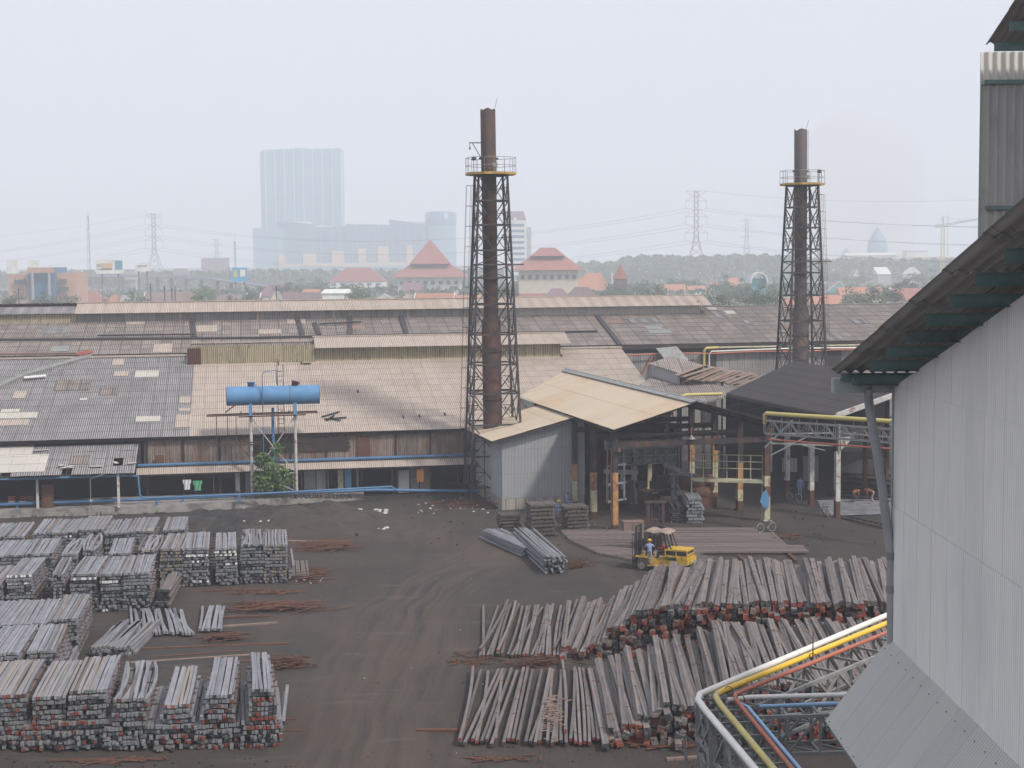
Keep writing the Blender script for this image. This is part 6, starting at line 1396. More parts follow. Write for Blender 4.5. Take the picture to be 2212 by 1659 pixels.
# ------------------------------------------------------------------ the town beyond
def hz(x): return 575.7 - x * .00873
def house(x0, x1, yr, ye, dist, kind, rm, wm, label, depth=9.0, inset=.28, cat='house', verge=None, windows=0):
    """a real house at its own distance: walls to the ground, gabled or hipped roof"""
    dist0 = dist; dist = max(dist, min(dist * 1.5, 3300 * 13.2 / max(6, yr - hz((x0 + x1) / 2)))); depth *= dist / dist0
    a, b = D(x0, ye, dist), D(x1, ye, dist); ze = max(2.5, a.z); zr = D((x0 + x1) / 2, yr, dist + depth / 2).z; w_ = b.x - a.x; cx = (a.x + b.x) / 2
    t = root(name_of(cat), label, cat, (cx, dist + depth / 2, 0))
    o = .5; mb = MB()
    mb.slab([(a.x + o, dist + o, 0), (b.x - o, dist + o, 0), (b.x - o, dist + depth - o, 0), (a.x + o, dist + depth - o, 0)][::-1], (0, 0, ze + .05)); mb.build('wall', wm, t)
    mb = MB(); y0, y1, ym = dist, dist + depth, dist + depth / 2; X0, X1 = a.x, b.x
    if kind == 'hip':
        i = w_ * inset; v = [(X0, y0, ze), (X1, y0, ze), (X1, y1, ze), (X0, y1, ze), (X0 + i, ym, zr), (X1 - i, ym, zr)]; f = [(0, 1, 5, 4), (1, 2, 5), (2, 3, 4, 5), (3, 0, 4), (3, 2, 1, 0)]
    elif kind == 'gable':      # ridge along x
        v = [(X0, y0, ze), (X1, y0, ze), (X1, y1, ze), (X0, y1, ze), (X0, ym, zr), (X1, ym, zr)]; f = [(0, 1, 5, 4), (2, 3, 4, 5), (3, 2, 1, 0), (1, 2, 5), (3, 0, 4)]
    elif kind == 'front':      # ridge along y, gable facing the camera
        v = [(X0, y0, ze), (X1, y0, ze), (X1, y1, ze), (X0, y1, ze), (cx, y0, zr), (cx, y1, zr)]; f = [(0, 4, 5, 3), (1, 2, 5, 4), (3, 2, 1, 0), (0, 1, 4), (2, 3, 5)]
    elif kind == 'skew':       # ridge running away to the left: long roof face left, gable wall right
        g = X0 + w_ * .62; v = [(X0, y0, ze), (g, y0, ze - .2), (X1, y1, ze), (X0 + w_ * .38, y1 + 2, ze), (X0 + w_ * .38, ym, zr), (g + w_ * .12, ym, zr)]; f = [(0, 1, 5, 4), (2, 3, 4, 5), (3, 2, 1, 0), (1, 2, 5), (3, 0, 4)]
    else:
        v = [(X0, y0, ze), (X1, y0, ze), (X1, y1, zr), (X0, y1, zr), (X0, y0, ze - .3), (X1, y0, ze - .3), (X1, y1, ze - .3), (X0, y1, ze - .3)]; f = [(0, 1, 2, 3), (0, 4, 5, 1), (1, 5, 6, 2), (2, 6, 7, 3), (3, 7, 4, 0), (7, 6, 5, 4)]
    mb.add(v, f); mb.build('roof', rm, t)
    if kind == 'front':
        mb = MB(); mb.add([(X0 + .8, y0 - .05, ze), (X1 - .8, y0 - .05, ze), (cx, y0 - .05, zr - .5)], [(0, 1, 2)]); mb.build('gable', wm, t)
    if verge:
        mb = MB()
        if kind == 'front': mb.beam((X0, y0 - .1, ze), (cx, y0 - .1, zr), .25, .35); mb.beam((X1, y0 - .1, ze), (cx, y0 - .1, zr), .25, .35)
        else: mb.beam((X1, y0 - .1, ze), (X1 + (0 if kind != 'hip' else -w_ * inset), ym, zr), .3, .35); mb.beam((X0, y0 - .1, ze), (X0, ym, zr), .3, .35)
        mb.build('verge', verge, t)
    for k in range(windows):
        x = X0 + o + (w_ - 2 * o) * (k + .5) / windows
        mb = MB(); mb.box((x, dist + o - .03, ze - 1.7), ((w_ / windows) * .5, .08, 1.3)); mb.build('window', 'window', t)
    return t
def name_of(c): return c.replace(' ', '_')
mat('tile_purple', (.2, .11, .13), (.15, .09, .11), .5, .85)
HS = [
 (101, 228, 630, 657, 460, 'hip', 'tile_red', 'plaster_white', 'wide dark red hipped roof behind the left end of the rear warehouse', 14),
 (3, 62, 648, 664, 400, 'gable', 'tile_brown', 'plaster_cream', 'low red brown roof at the left edge behind the warehouse', 9),
 (-30, 26, 636, 660, 430, 'front', 'tile_grey', 'plaster_grey', 'grey gabled house cut by the left edge of the photo', 9, 'plaster_white'),
 (110, 208, 626, 638, 600, 'gable', 'tile_brown', 'plaster_grey', 'dark roof peeping over the wide red hipped roof', 9),
 (222, 260, 637, 658, 450, 'skew', 'tile_orange', 'plaster_grey', 'small orange brown gable right of the wide red hipped roof', 8),
 (256, 290, 637, 654, 440, 'gable', 'tile_grey', 'plaster_cream', 'pale beige roof right of the small orange gable', 8),
 (306, 420, 630, 655, 450, 'gable', 'tile_brown', 'plaster_cream', 'long grey brown roof with white verges behind the poles', 10, 'plaster_white'),
 (465, 520, 636, 652, 450, 'gable', 'tile_brown', 'plaster_grey', 'dark low roof right of the round green tree', 8),
 (553, 636, 615, 641, 470, 'hip', 'tile_purple', 'plaster_cream', 'purplish hipped roof below the blue billboard', 11),
 (530, 560, 632, 650, 420, 'skew', 'tile_brown', 'plaster_white', 'small house with white gable left of the stone gable', 7, 'plaster_white'),
 (579, 606, 629, 650, 415, 'front', 'tile_grey', 'plaster_cream', 'small stone faced gable before the purplish roof', 8),
 (631, 688, 625, 632, 480, 'gable', 'tile_orange', 'plaster_white', 'low bright orange roof left of the white box building', 8),
 (606, 694, 631, 650, 420, 'gable', 'tile_brown', 'tile_brown', 'weathered brown roof right of the stone gable', 8),
 (693, 754, 625, 633, 410, 'mono', 'plaster_white', 'plaster_white', 'white box shaped building with sloping roof behind the warehouse', 9),
 (803, 850, 634, 648, 420, 'front', 'tile_grey', 'plaster_cream', 'beige gabled house right of the big round trees', 9),
 (868, 912, 610, 630, 520, 'gable', 'tile_purple', 'plaster_cream', 'brown purple roof below the pyramid roofed hall', 9),
 (895, 981, 633, 645, 400, 'gable', 'tile_orange', 'plaster_white', 'orange roof framed by white verges left of the tall chimney', 8, 'plaster_white'),
 (984, 1042, 637, 646, 400, 'gable', 'tile_orange', 'plaster_white', 'low orange roof seen through the nearer lattice tower', 8),
 (1110, 1180, 634, 645, 400, 'gable', 'tile_red', 'plaster_white', 'flat dull red roof just right of the nearer lattice tower', 8),
 (1179, 1230, 623, 640, 420, 'hip', 'tile_purple', 'plaster_white', 'dark red hipped roof below the two orange roofs', 9),
 (1226, 1290, 620, 640, 415, 'hip', 'tile_brown', 'plaster_white', 'brown hipped roof below the orange gable with grey end', 9),
 (1202, 1258, 601, 618, 560, 'gable', 'tile_orange', 'plaster_grey', 'orange roof with pale skylight left of the grey ended gable', 9),
 (1236, 1324, 590, 627, 520, 'skew', 'tile_orange', 'plaster_grey', 'large orange roof with grey gable end', 12, 'plaster_white'),
 (1437, 1483, 614, 630, 520, 'gable', 'tile_orange', 'plaster_white', 'small orange roof beside a dark box left of the near pylon', 8),
 (1486, 1527, 617, 626, 560, 'gable', 'tile_orange', 'plaster_white', 'low orange roof at the foot of the near pylon', 8),
 (1534, 1560, 609, 618, 640, 'gable', 'tile_orange', 'plaster_white', 'tiny orange roof right of the near pylon', 8),
 (1560, 1612, 600, 621, 600, 'skew', 'tile_orange', 'plaster_cream', 'orange roof with cream gable before the small far pylon', 11),
 (1603, 1658, 613, 626, 560, 'gable', 'tile_grey', 'plaster_cream', 'long grey roof left of the second lattice tower', 9),
 (1783, 1840, 608, 632, 480, 'front', 'tile_grey', 'teal', 'teal gable with white verges right of the second lattice tower', 10, 'plaster_white'),
 (1700, 1744, 644, 659, 400, 'gable', 'tile_orange', 'plaster_white', 'orange roof seen through the second lattice tower', 8),
 (1751, 1826, 637, 658, 400, 'gable', 'tile_orange', 'plaster_white', 'orange roof below the teal gable', 9),
 (1815, 1910, 620, 637, 460, 'gable', 'tile_orange', 'plaster_cream', 'long orange roof right of the teal gable', 9),
 (1932, 2010, 622, 652, 400, 'gable', 'tile_red', 'plaster_white', 'dull red roof with white verge beside the near roof edge', 10, 'plaster_white'),
 (1817, 1874, 558, 579, 1000, 'front', 'tile_purple', 'plaster_cream', 'hazy brown gabled house before the mosque dome', 20),
 (1780, 1830, 561, 573, 1050, 'gable', 'plaster_white', 'plaster_white', 'long pale shed in the haze right of the second lattice tower', 14),
 (1828, 1940, 546, 552, 1300, 'gable', 'plaster_white', 'plaster_grey', 'very long faint pale hall below the mosque dome', 20),
 (1896, 1926, 577, 592, 800, 'mono', 'plaster_white', 'plaster_grey', 'small white fronted house in the haze', 10),
 (1958, 1992, 577, 592, 800, 'front', 'plaster_white', 'plaster_white', 'small white gabled house in the haze by the near roof', 10),
 (1839, 1862, 580, 600, 760, 'front', 'tile_grey', 'plaster_white', 'narrow black and white gable below the faint brown gable', 8),
]
for h in HS:
    v_ = h[10] if len(h) > 10 else None
    house(h[0], h[1], h[2], h[3], h[4], h[5], h[6], h[7], h[8], depth=h[9], verge=v_)
house(709, 828, 578, 609, 640, 'hip', 'tile_red', 'plaster_white', 'long red hipped roof below the shopping mall', 24, windows=6)
# hall with pyramid roof in two tiers
def tiers(x0, x1, levels, dist, wm, label, spire=None):
    """levels: (half width px, y) from eave up"""
    cxp = (x0 + x1) / 2; t = root('hall', label, 'hall', (D(cxp, 600, dist).x, dist, 0)); c = D(cxp, 600, dist); cy = dist + (x1 - x0) / 3300 * dist / 2
    q = [((hw) / 3300 * cy, D(cxp, y, cy).z) for hw, y in levels]
    mb = MB(); w0 = q[0][0] * .82; mb.box((c.x, cy, q[0][1] / 2), (2 * w0, 2 * w0, q[0][1])); mb.build('wall', wm, t)
    for (ra, za), (rb_, zb_) in zip(q[::2], q[1::2]):
        mb = MB(); v = [(c.x + s * ra, cy + u * ra, za) for s, u in ((-1, -1), (1, -1), (1, 1), (-1, 1))] + [(c.x + s * rb_, cy + u * max(rb_ * .15, .05), zb_) for s, u in ((-1, -1), (1, -1), (1, 1), (-1, 1))]
        mb.add(v, [(0, 1, 5, 4), (1, 2, 6, 5), (2, 3, 7, 6), (3, 0, 4, 7), (4, 5, 6, 7), (3, 2, 1, 0)]); mb.build('roof', 'tile_red', t)
    for k in range(8):
        mb = MB(); mb.box((c.x - w0 + (k + .5) * w0 / 4, cy - w0 - .05, q[0][1] - 3.2), (w0 / 8, .2, 2.0)); mb.build('window', 'window', t)
    return t
tiers(846, 1006, [(80, 598), (40, 568), (43, 570), (1, 518)], 850, 'plaster_white', 'hall with tall red pyramid roof in two tiers')
tiers(1109, 1261, [(76, 583), (35, 551), (37, 553), (16, 535)], 700, 'plaster_cream', 'hall with broad red tiered roof right of the chimney')
tiers(1326, 1357, [(16, 602), (1, 572)], 620, 'tile_brown', 'small brown spire roof among the trees')
# mall, tower blocks
YM = 2200.0
def block(par, name, x0, x1, yt0, yt1, m, dy=0.0, depth=30, yb=640, slats=0, sm='plaster_grey'):
    a, b = D(x0, yt0, YM + dy), D(x1, yt1, YM + dy); mb = MB()
    mb.slab([(a.x, YM + dy, 0), (b.x, YM + dy, 0), (b.x, YM + dy, b.z), (a.x, YM + dy, a.z)], (0, depth, 0)); o = mb.build(name, m, par)
    for k in range(slats):
        x = a.x + (b.x - a.x) * (k + .5) / slats; mb = MB(); mb.beam((x, YM + dy - .3, 5), (x + rb.uniform(-1, 1), YM + dy - .3, min(a.z, b.z) - 1), .5, .5, (0, 1, 0)); mb.build('fin', sm, par)
    return o
tw = root('apartment_tower', 'tall pale blue glass tower rising out of the haze', 'tower block', (D(646, 500, YM).x, YM + 40, 0))
block(tw, 'body', 572, 736, 323, 320, 'far_glass', 30, 40); a = D(555, 324, YM + 30); b = D(572, 323, YM + 30)
mb = MB(); mb.slab([(a.x - 1, YM + 62, 0), (b.x, YM + 29.9, 0), (b.x, YM + 29.9, a.z), (a.x - 1, YM + 62, a.z)], (1.5, 9, 0)); mb.build('side_wing', 'far_glass_dark', tw)
a, b = D(572, 323, YM + 29), D(736, 320, YM + 29)
for k in range(9):
    mb = MB(); x = a.x + (b.x - a.x) * k / 8; mb.box((x, YM + 29.4, a.z / 2 + .5), (.9, .6, a.z + 1)); mb.build('pilaster', 'plaster_white', tw)
for k in range(28):
    mb = MB(); z = 30 + k * (a.z - 32) / 27; mb.box(((a.x + b.x) / 2, YM + 29.6, z), (b.x - a.x, .5, .45)); mb.build('floor_band', 'plaster_grey', tw)
for c_ in (1.5, 3.2, 5.1, 6.9):
    x = a.x + (b.x - a.x) * c_ / 8
    for k in range(24): mb = MB(); mb.box((x, YM + 29.3, 33 + k * (a.z - 36) / 24), (2.0, .8, 1.6)); mb.build('balcony', 'tile_purple', tw)
mb = MB(); mb.box(((a.x + b.x) / 2 - 8, YM + 45, a.z + 1), (22, 15, 3)); mb.build('roof_plant', 'plaster_grey', tw)
ml = root('shopping_mall', 'wide blue glass shopping mall with orange bays and a round drum end', 'mall', (D(760, 550, YM).x, YM + 10, 0))
block(ml, 'wing', 546, 616, 493, 493, 'far_glass', 0, 30, slats=6); block(ml, 'wing', 596, 640, 480, 480, 'far_glass_dark', 4, 30)
block(ml, 'wing', 616, 683, 477, 486, 'far_glass_dark', -3, 30, slats=12); block(ml, 'wing', 683, 747, 491, 489, 'far_glass_dark', 1, 30, slats=3); block(ml, 'wing', 747, 841, 484, 486, 'far_glass_dark', -2, 30, slats=10); block(ml, 'wing', 841, 921, 474, 485, 'far_glass_dark', -4, 30, slats=5)
for x0, x1, y in ((602, 616, 551), (655, 682, 546), (717, 742, 542), (774, 789, 537), (816, 839, 532), (878, 891, 529)): block(ml, 'bay', x0, x1, y, y, 'mall_orange', -8, 10)
block(ml, 'podium', 602, 895, 570, 566, 'mall_orange', -6, 10); block(ml, 'podium', 602, 900, 577, 573, 'far_glass', -12, 8)
for x0, x1, y in ((618, 672, 478), (684, 720, 488), (750, 835, 483), (850, 915, 478)): block(ml, 'roof_edge', x0, x1, y - 1, y + 1, 'plaster_white', 14, 8)
for x, y in ((629, 481), (687, 488), (780, 481)): a = D(x, y + 6, YM - 5); mb = MB(); mb.box(a, (4, .4, 2.6)); mb.build('red_sign', 'paint_red', ml)
c = D(952.5, 500, YM + 8); zt = D(952, 457, YM).z; zs = D(952, 487, YM).z; mb = MB(); R_ = 33 / 3300 * YM; mb.lathe((c.x, YM + 8, 0), [(R_, 0), (R_, zs)], 32); mb.build('drum', 'far_glass', ml)
mb = MB(); mb.lathe((c.x, YM + 8, zs), [(R_ * 1.03, 0), (R_ * 1.03, zt - zs - 2), (R_ * .8, zt - zs), (0, zt - zs + .5)], 32); mb.build('drum_crown', 'far_glass_dark', ml)
for k in range(7): mb = MB(); mb.lathe((c.x, YM + 8, 6 + k * (zs - 8) / 7), [(R_ + .1, -.5), (R_ + .1, .5)], 32); mb.build('drum_band', 'plaster_grey', ml)
bk = root('office_tower', 'white and blue striped office block with sloping red top right of the chimney', 'office block', (D(1113, 500, 1300).x, 1300, 0))
a, b = D(1088, 475, 1300), D(1137, 475, 1300); mb = MB(); mb.box(((a.x + b.x) / 2, 1310, a.z / 2), (b.x - a.x, 20, a.z)); mb.build('body', 'plaster_white', bk)
for k in range(10): mb = MB(); mb.box(((a.x + b.x) / 2 - .6, 1299.9, a.z - 4.6 - k * 4.8), ((b.x - a.x) - 2.5, .3, 2.2)); mb.build('window_band', 'far_glass_dark', bk)
t_ = D(1110, 456, 1300).z; mb = MB(); mb.slab([(a.x, 1299.5, a.z), (b.x, 1299.5, a.z), (b.x - 2.4, 1303, t_), (a.x + .5, 1303, t_)], (0, 14, 0)); mb.build('roof', 'tile_purple', bk)
mb = MB(); mb.box(((a.x + b.x) / 2, 1299.2, a.z - .5), (2.6, .5, 5)); mb.build('crest', 'plaster_white', bk)
mb = MB(); mb.box((b.x + 2.2, 1312, a.z / 2 - 3), (4, 14, a.z - 6)); mb.build('side_wing', 'plaster_grey', bk)
# orange fronted building, boards, mast at left
ob = root('orange_building', 'low orange and glass building at the far left', 'building', (D(88, 600, 640).x, 640, 0))
for x0, x1, y0, y1, m, dd in ((16, 60, 592, 660, 'plaster_orange', 0), (60, 116, 578, 660, 'far_glass_dark', -3), (116, 162, 590, 660, 'plaster_orange', 0)):
    a, b = D(x0, y0, 640 + dd), D(x1, y0, 640 + dd); mb = MB(); mb.box(((a.x + b.x) / 2, 650 + dd, a.z / 2), (b.x - a.x, 18, a.z)); mb.build('wing', m, ob)
a, b = D(60, 578, 636), D(116, 589, 636); mb = MB(); mb.box(((a.x + b.x) / 2, 636, (a.z + b.z) / 2), (b.x - a.x, 1, a.z - b.z)); mb.build('fascia', 'plaster_orange', ob)
for x in (70, 106): a = D(x, 590, 635.6); mb = MB(); mb.box((a.x, 635.6, a.z / 2), (.8, .8, a.z)); mb.build('column', 'plaster_grey', ob)
for x0, x1, y in ((30, 56, 604), (124, 144, 603), (124, 148, 620)): a, b = D(x0, y, 639.8), D(x1, y + 9, 639.8); mb = MB(); mb.box(((a.x + b.x) / 2, 639.8, (a.z + b.z) / 2), (b.x - a.x, .3, a.z - b.z)); mb.build('window', 'window', ob)
def board(x0, x1, y0, y1, dist, m, label, art=None):
    t = root('billboard', label, 'billboard', (D((x0 + x1) / 2, y1, dist).x, dist, 0)); a, b = D(x0, y0, dist), D(x1, y1, dist)
    mb = MB(); mb.box(((a.x + b.x) / 2, dist, (a.z + b.z) / 2), (b.x - a.x, .5, a.z - b.z)); mb.build('panel', m, t)
    mb = MB()
    for f in (.2, .8): x = a.x + (b.x - a.x) * f; mb.beam((x, dist + .4, 0), (x, dist + .4, b.z + 1), .5)
    mb.build('post', 'steel_far', t)
    for (u0, u1, v0, v1, mm) in (art or []):
        mb = MB(); mb.box((a.x + (b.x - a.x) * (u0 + u1) / 2, dist - .3, b.z + (a.z - b.z) * (v0 + v1) / 2), ((b.x - a.x) * (u1 - u0), .05, (a.z - b.z) * (v1 - v0))); mb.build('picture', mm, t)
board(14, 40, 562, 591, 700, 'plaster_white', 'plain white upright billboard at the far left'); board(60, 85, 562, 578, 720, 'plaster_white', 'small white billboard above the orange building')
board(207, 267, 561, 591, 620, 'plaster_white', 'large white framed billboard with room pictures', [(.03, .2, .5, .7, 'plaster_grey'), (.2, .6, .3, .75, 'mall_orange'), (.7, .97, .28, .92, 'far_glass'), (.03, .6, .28, .36, 'plaster_grey')])
board(292, 323, 568, 586, 640, 'plaster_white', 'white billboard left of the tall pylon', [(.15, .85, .55, .7, 'plaster_grey')])
board(501, 534, 578, 608, 560, 'board_blue', 'blue and yellow billboard before the mall', [(.1, .35, .3, .8, 'pipe_pale_yellow'), (.55, .9, .35, .85, 'plaster_white')])
board(374, 404, 580, 595, 900, 'plaster_grey', 'grey hazy billboard between the two left pylons')
house(433, 486, 556, 558, 1150, 'mono', 'plaster_grey', 'tile_purple', 'pinkish square building in the haze behind the small left pylon', 20, cat='building')
house(267, 293, 582, 583, 800, 'mono', 'plaster_grey', 'plaster_grey', 'grey blank building between two white billboards', 14, cat='building')
# flyover
fo = root('flyover', 'pale road flyover sloping down to the right in the haze', 'flyover', (D(450, 610, 900).x, 900, 0)); a, b, c = D(340, 597, 1000), D(470, 603, 900), D(600, 620, 780); a2 = D(200, 596, 1150)
mb = MB(); 
for p, q in ((a2, a), (a, b), (b, c)): mb.beam(p, q, 9, 1.0); mb.beam(p + V((0, -4.5, 1)), q + V((0, -4.5, 1)), .3, 1.0)
mb.build('deck', 'plaster_grey', fo)
for k in range(12):
    p = (a2.lerp(a, k / 4) if k < 4 else a.lerp(b, (k - 4) / 4) if k < 8 else b.lerp(c, (k - 8) / 4)); mb = MB(); mb.box((p.x, p.y, p.z / 2), (1.5, 3, p.z)); mb.build('pier', 'concrete', fo)
# masts, poles, crane, dome
def mast(x, y0, dist, label, w_=1.2, cat='mast'):
    p = D(x, y0, dist); mb = MB(); n = int(p.z / (w_ * 2.2))
    for sx, sy in ((-1, -1), (1, -1), (0, 1)): mb.beam((p.x + sx * w_ / 2, dist + sy * w_ / 2, 0), (p.x + sx * w_ / 5, dist + sy * w_ / 5, p.z), .12)
    for k in range(n): z = p.z * k / n; h = w_ / 2 * (1 - .6 * k / n); s = 1 if k % 2 else -1; mb.beam((p.x - s * h, dist - h, z), (p.x + s * h, dist - h, z + p.z / n), .08)
    mb.beam((p.x, dist, p.z - 2), (p.x, dist, p.z + 3), .08); tag(mb.build('radio_mast', 'steel_far', None, (p.x, dist, 0)), label, cat)
mast(190, 466, 800, 'tall thin radio mast left of the big pylon', 1.8); mast(507, 520, 800, 'thin radio mast right of the small left pylon', 1.5)
def pole(x, yt, dist, label, arms=0):
    p = D(x, yt, dist); mb = MB(); mb.tube([(p.x, dist, 0), (p.x, dist, p.z)], .14, 6)
    for k in range(arms): mb.beam((p.x - 1, dist, p.z - .5 - k * .8), (p.x + 1, dist, p.z - .5 - k * .8), .1)
    tag(mb.build('utility_pole', 'dark_steel', None, (p.x, dist, 0)), label, 'pole')
for x, y, l, a_ in ((325, 612, 'utility pole with crossarms under the big left pylon', 2), (355, 617, 'leftmost of the three close poles before the grey brown roof', 0), (371, 622, 'middle of the three close poles before the grey brown roof', 1), (378, 618, 'rightmost of the three close poles before the grey brown roof', 0), (40, 622, 'thin pole at the far left before the orange building', 1), (597, 617, 'pole sticking out of the purplish roof', 0)): pole(x, y, 430, l, a_)
cr = root('tower_crane', 'tower crane with long jib beside the near roof', 'crane', (D(2037, 560, 1100).x, 1100, 0)); a = D(2037, 489, 1100)
mb = MB()
for sx in (-1, 1):
    for sy in (-1, 1): mb.beam((a.x + sx, 1100 + sy, 0), (a.x + sx, 1100 + sy, a.z), .3)
for k in range(16): z = a.z * k / 16; s = 1 if k % 2 else -1; mb.beam((a.x - s, 1099, z), (a.x + s, 1099, z + a.z / 16), .2)
mb.build('mast', 'pipe_pale_yellow', cr)
mb = MB(); b = D(2125, 472, 1085); e = D(2020, 492, 1103)
for o in (0, 1.6): mb.beam(V((e.x, e.y, e.z + o)), V((b.x, b.y, b.z + o * .3)), .3)
for k in range(14): p = e.lerp(b, k / 14); q = e.lerp(b, (k + 1) / 14); mb.beam(p, q + UP * 1.4, .18)
mb.beam(a, a + UP * 7, .5); mb.beam(a + UP * 7, e, .15); mb.beam(a + UP * 7, a.lerp(b, .6), .15); mb.build('jib', 'steel_far', cr)
dm = root('mosque', 'faint blue onion dome of a mosque in the haze', 'mosque', (D(1895, 545, 2100).x, 2100, 0)); c = D(1895, 546, 2100); ap = D(1896, 488, 2100).z; R_ = 20.5 / 3300 * 2100
mb = MB(); h = ap - c.z; mb.lathe((c.x, 2100, c.z), [(R_ * 1.05, 0), (R_ * 1.08, h * .15), (R_ * .98, h * .35), (R_ * .75, h * .58), (R_ * .4, h * .78), (R_ * .12, h * .9), (.2, h), (.1, h * 1.15)], 28); mb.build('dome', 'dome', dm)
mb = MB(); mb.box((c.x, 2100, c.z / 2), (R_ * 5.4, R_ * 2.2, c.z)); mb.build('prayer_hall', 'plaster_white', dm)
mb = MB(); c2 = D(1829, 546, 2100); mb.lathe((c2.x, 2100, c2.z - 2), [(R_ * .45, 0), (R_ * .42, 3), (R_ * .15, 7), (0, 9)], 20); mb.box((c2.x, 2100, c2.z / 2 - 1), (R_, R_, c2.z - 2)); mb.build('small_dome', 'dome', dm)
mb = MB(); c3 = D(2049, 455, 2100); mb.tube([(c3.x, 2100, 0), (c3.x, 2100, c3.z - 8)], 1.6, 10); mb.tube([(c3.x, 2100, c3.z - 8), (c3.x, 2100, c3.z)], 1.1, 8, r2=.1); mb.build('minaret', 'plaster_white', dm)
house(1959, 2005, 540, 541, 1250, 'mono', 'plaster_white', 'plaster_white', 'pale hazy block left of the crane', 16, cat='building', windows=8); house(1973, 2068, 554, 556, 1150, 'mono', 'mall_orange', 'mall_orange', 'long pale orange block below the crane', 16, cat='building', windows=12)
ar = root('arched_gate', 'white and blue curved arch roof over a road booth', 'arch', (D(1637, 600, 620).x, 620, 0)); mb = MB(); a, b = D(1620, 612, 620), D(1656, 612, 620)
for k in range(12):
    t0, t1 = math.pi * k / 12, math.pi * (k + 1) / 12; m_ = (a + b) / 2; r = (b.x - a.x) / 2; hh = D(1637, 589, 620).z - a.z
    mb.beam((m_.x - r * math.cos(t0), 620, a.z + hh * math.sin(t0)), (m_.x - r * math.cos(t1), 620, a.z + hh * math.sin(t1)), 6, .5)
mb.build('arch', 'plaster_white', ar); mb = MB(); mb.box(((a.x + b.x) / 2, 620.5, a.z / 2 + 1), (b.x - a.x - 1, 2, a.z + 2)); mb.build('front', 'far_glass', ar)
mb = MB(); mb.box((a.x + 2, 619, a.z + .8), (3.5, .2, 1.4)); mb.build('green_sign', 'teal', ar)
for i, (x, y, dx) in enumerate(((1385, 553 + 35, -8), (1476, 582, 8), (1543, 575, 10), (1567, 568, -12), (1505, 590, 8), (1605, 560, -10))):
    p = D(x, y + 4, 700); mb = MB(); s = dx / 3300 * 700; mb.tube([(p.x, 700, 0), (p.x, 700, p.z), (p.x + s * .5, 700, p.z + .8), (p.x + s, 700, p.z + .7)], .1, 5); mb.box((p.x + s, 700, p.z + .65), (1.0, .4, .2)); tag(mb.build('street_lamp', 'galv', None, (p.x, 700, 0)), 'curved street lamp in the haze before the far wood', 'street lamp', 'street lamps before the far wood')
# pylons and lines
def pylon(x, yt, dist, label, kind, ya):
    P0 = D(x, yt, dist); H_ = P0.z; t = root('pylon', label, 'pylon', (P0.x, dist, 0), 'power line pylons'); ox = P0.x
    wid = (lambda z: 1.3 + max(0, (H_ * .52 - z)) * .30 / (H_ / 55) ) if kind else (lambda z: 1.2 + max(0, (H_ * .75 - z)) * .07)
    mb = MB(); n = 14 if kind else 16; zs_ = [H_ * (1 - (1 - k / n) ** 1.25) if kind else H_ * k / n for k in range(n + 1)]
    th = .22 if kind else .17
    for k in range(n):
        w0, w1 = wid(zs_[k]), wid(zs_[k + 1])
        for sy in (-1, 1):
            for sx in (-1, 1): mb.beam((ox + sx * w0, dist + sy * w0, zs_[k]), (ox + sx * w1, dist + sy * w1, zs_[k + 1]), th)
            mb.beam((ox - w0, dist + sy * w0, zs_[k]), (ox + w1, dist + sy * w1, zs_[k + 1]), th * .7); mb.beam((ox + w0, dist + sy * w0, zs_[k]), (ox - w1, dist + sy * w1, zs_[k + 1]), th * .7)
    mb.build('lattice', 'steel_far', t); att = []
    for y, hw, drop in ya:
        z = D(x, y, dist).z; w_ = hw / 3300 * dist; dz = drop / 3300 * dist
        for s in (-1, 1):
            mb = MB(); mb.beam((ox + s * 1.3, dist, z), (ox + s * w_, dist, z), th * .8)
            if kind and dz > 0: mb.beam((ox + s * 1.3, dist, z + dz * .7), (ox + s * w_, dist, z), th * .8); mb.beam((ox + s * w_, dist, z), (ox + s * w_, dist, z - dz), th * .8); mb.beam((ox + s * w_, dist, z - dz), (ox + s * w_ * .35, dist, z - dz - .8), th * .6); att.append(V((ox + s * w_, dist, z - dz)))
            elif kind: mb.beam((ox + s * 1.3, dist, z - 3.5), (ox + s * w_, dist, z), th * .8); mb.beam((ox, dist, z), (ox + s * w_, dist, z), th * .8)
            else: mb.beam((ox + s * 1.2, dist, z - 1.2), (ox + s * w_, dist, z), th * .7)
            mb.build('crossarm', 'steel_far', t)
    return att
pA = pylon(331, 461, 1200, 'big pylon with boxy arms left of the tower block', 1, [(462, 17, 0), (471, 17, 14), (495, 18, 15), (520, 19, 16)])
pB = pylon(1504, 412, 1000, 'big pylon with boxy arms between the two chimneys', 1, [(413, 21, 0), (434, 22, 16), (468, 23, 17), (503, 24, 17)])
pylon(467, 516, 1500, 'smaller straight pylon just left of the tower block', 0, [(517, 9, 0), (527, 12, 0), (546, 12, 0)])
pylon(1613, 472, 1350, 'smaller straight pylon left of the second lattice tower', 0, [(476, 14, 0), (489, 14, 0), (511, 14, 0), (535, 14, 0)])
def line(p, q, sag, r=.055):
    mb = MB(); n = 16; mb.tube([p.lerp(q, k / n) - UP * (sag * 4 * (k / n) * (1 - k / n)) for k in range(n + 1)], r, 4, False); tag(mb.build('power_line', 'wire'), 'thin sagging power line strung between the pylons', 'power line', 'power lines between the pylons')
ends_l = [D(-150, 560 + k * 3, 1250) for k in range(6)]; 
for k, (p, q) in enumerate(zip(pA, pB)): line(p, q, 17)
for k, p in enumerate(pA): line(D(-260, [558, 560, 578, 580, 600, 602][k], 1300), p, 6)
for k, p in enumerate(pB): line(p, D(2300, [492, 494, 532, 536, 572, 574][k], 640), 3)
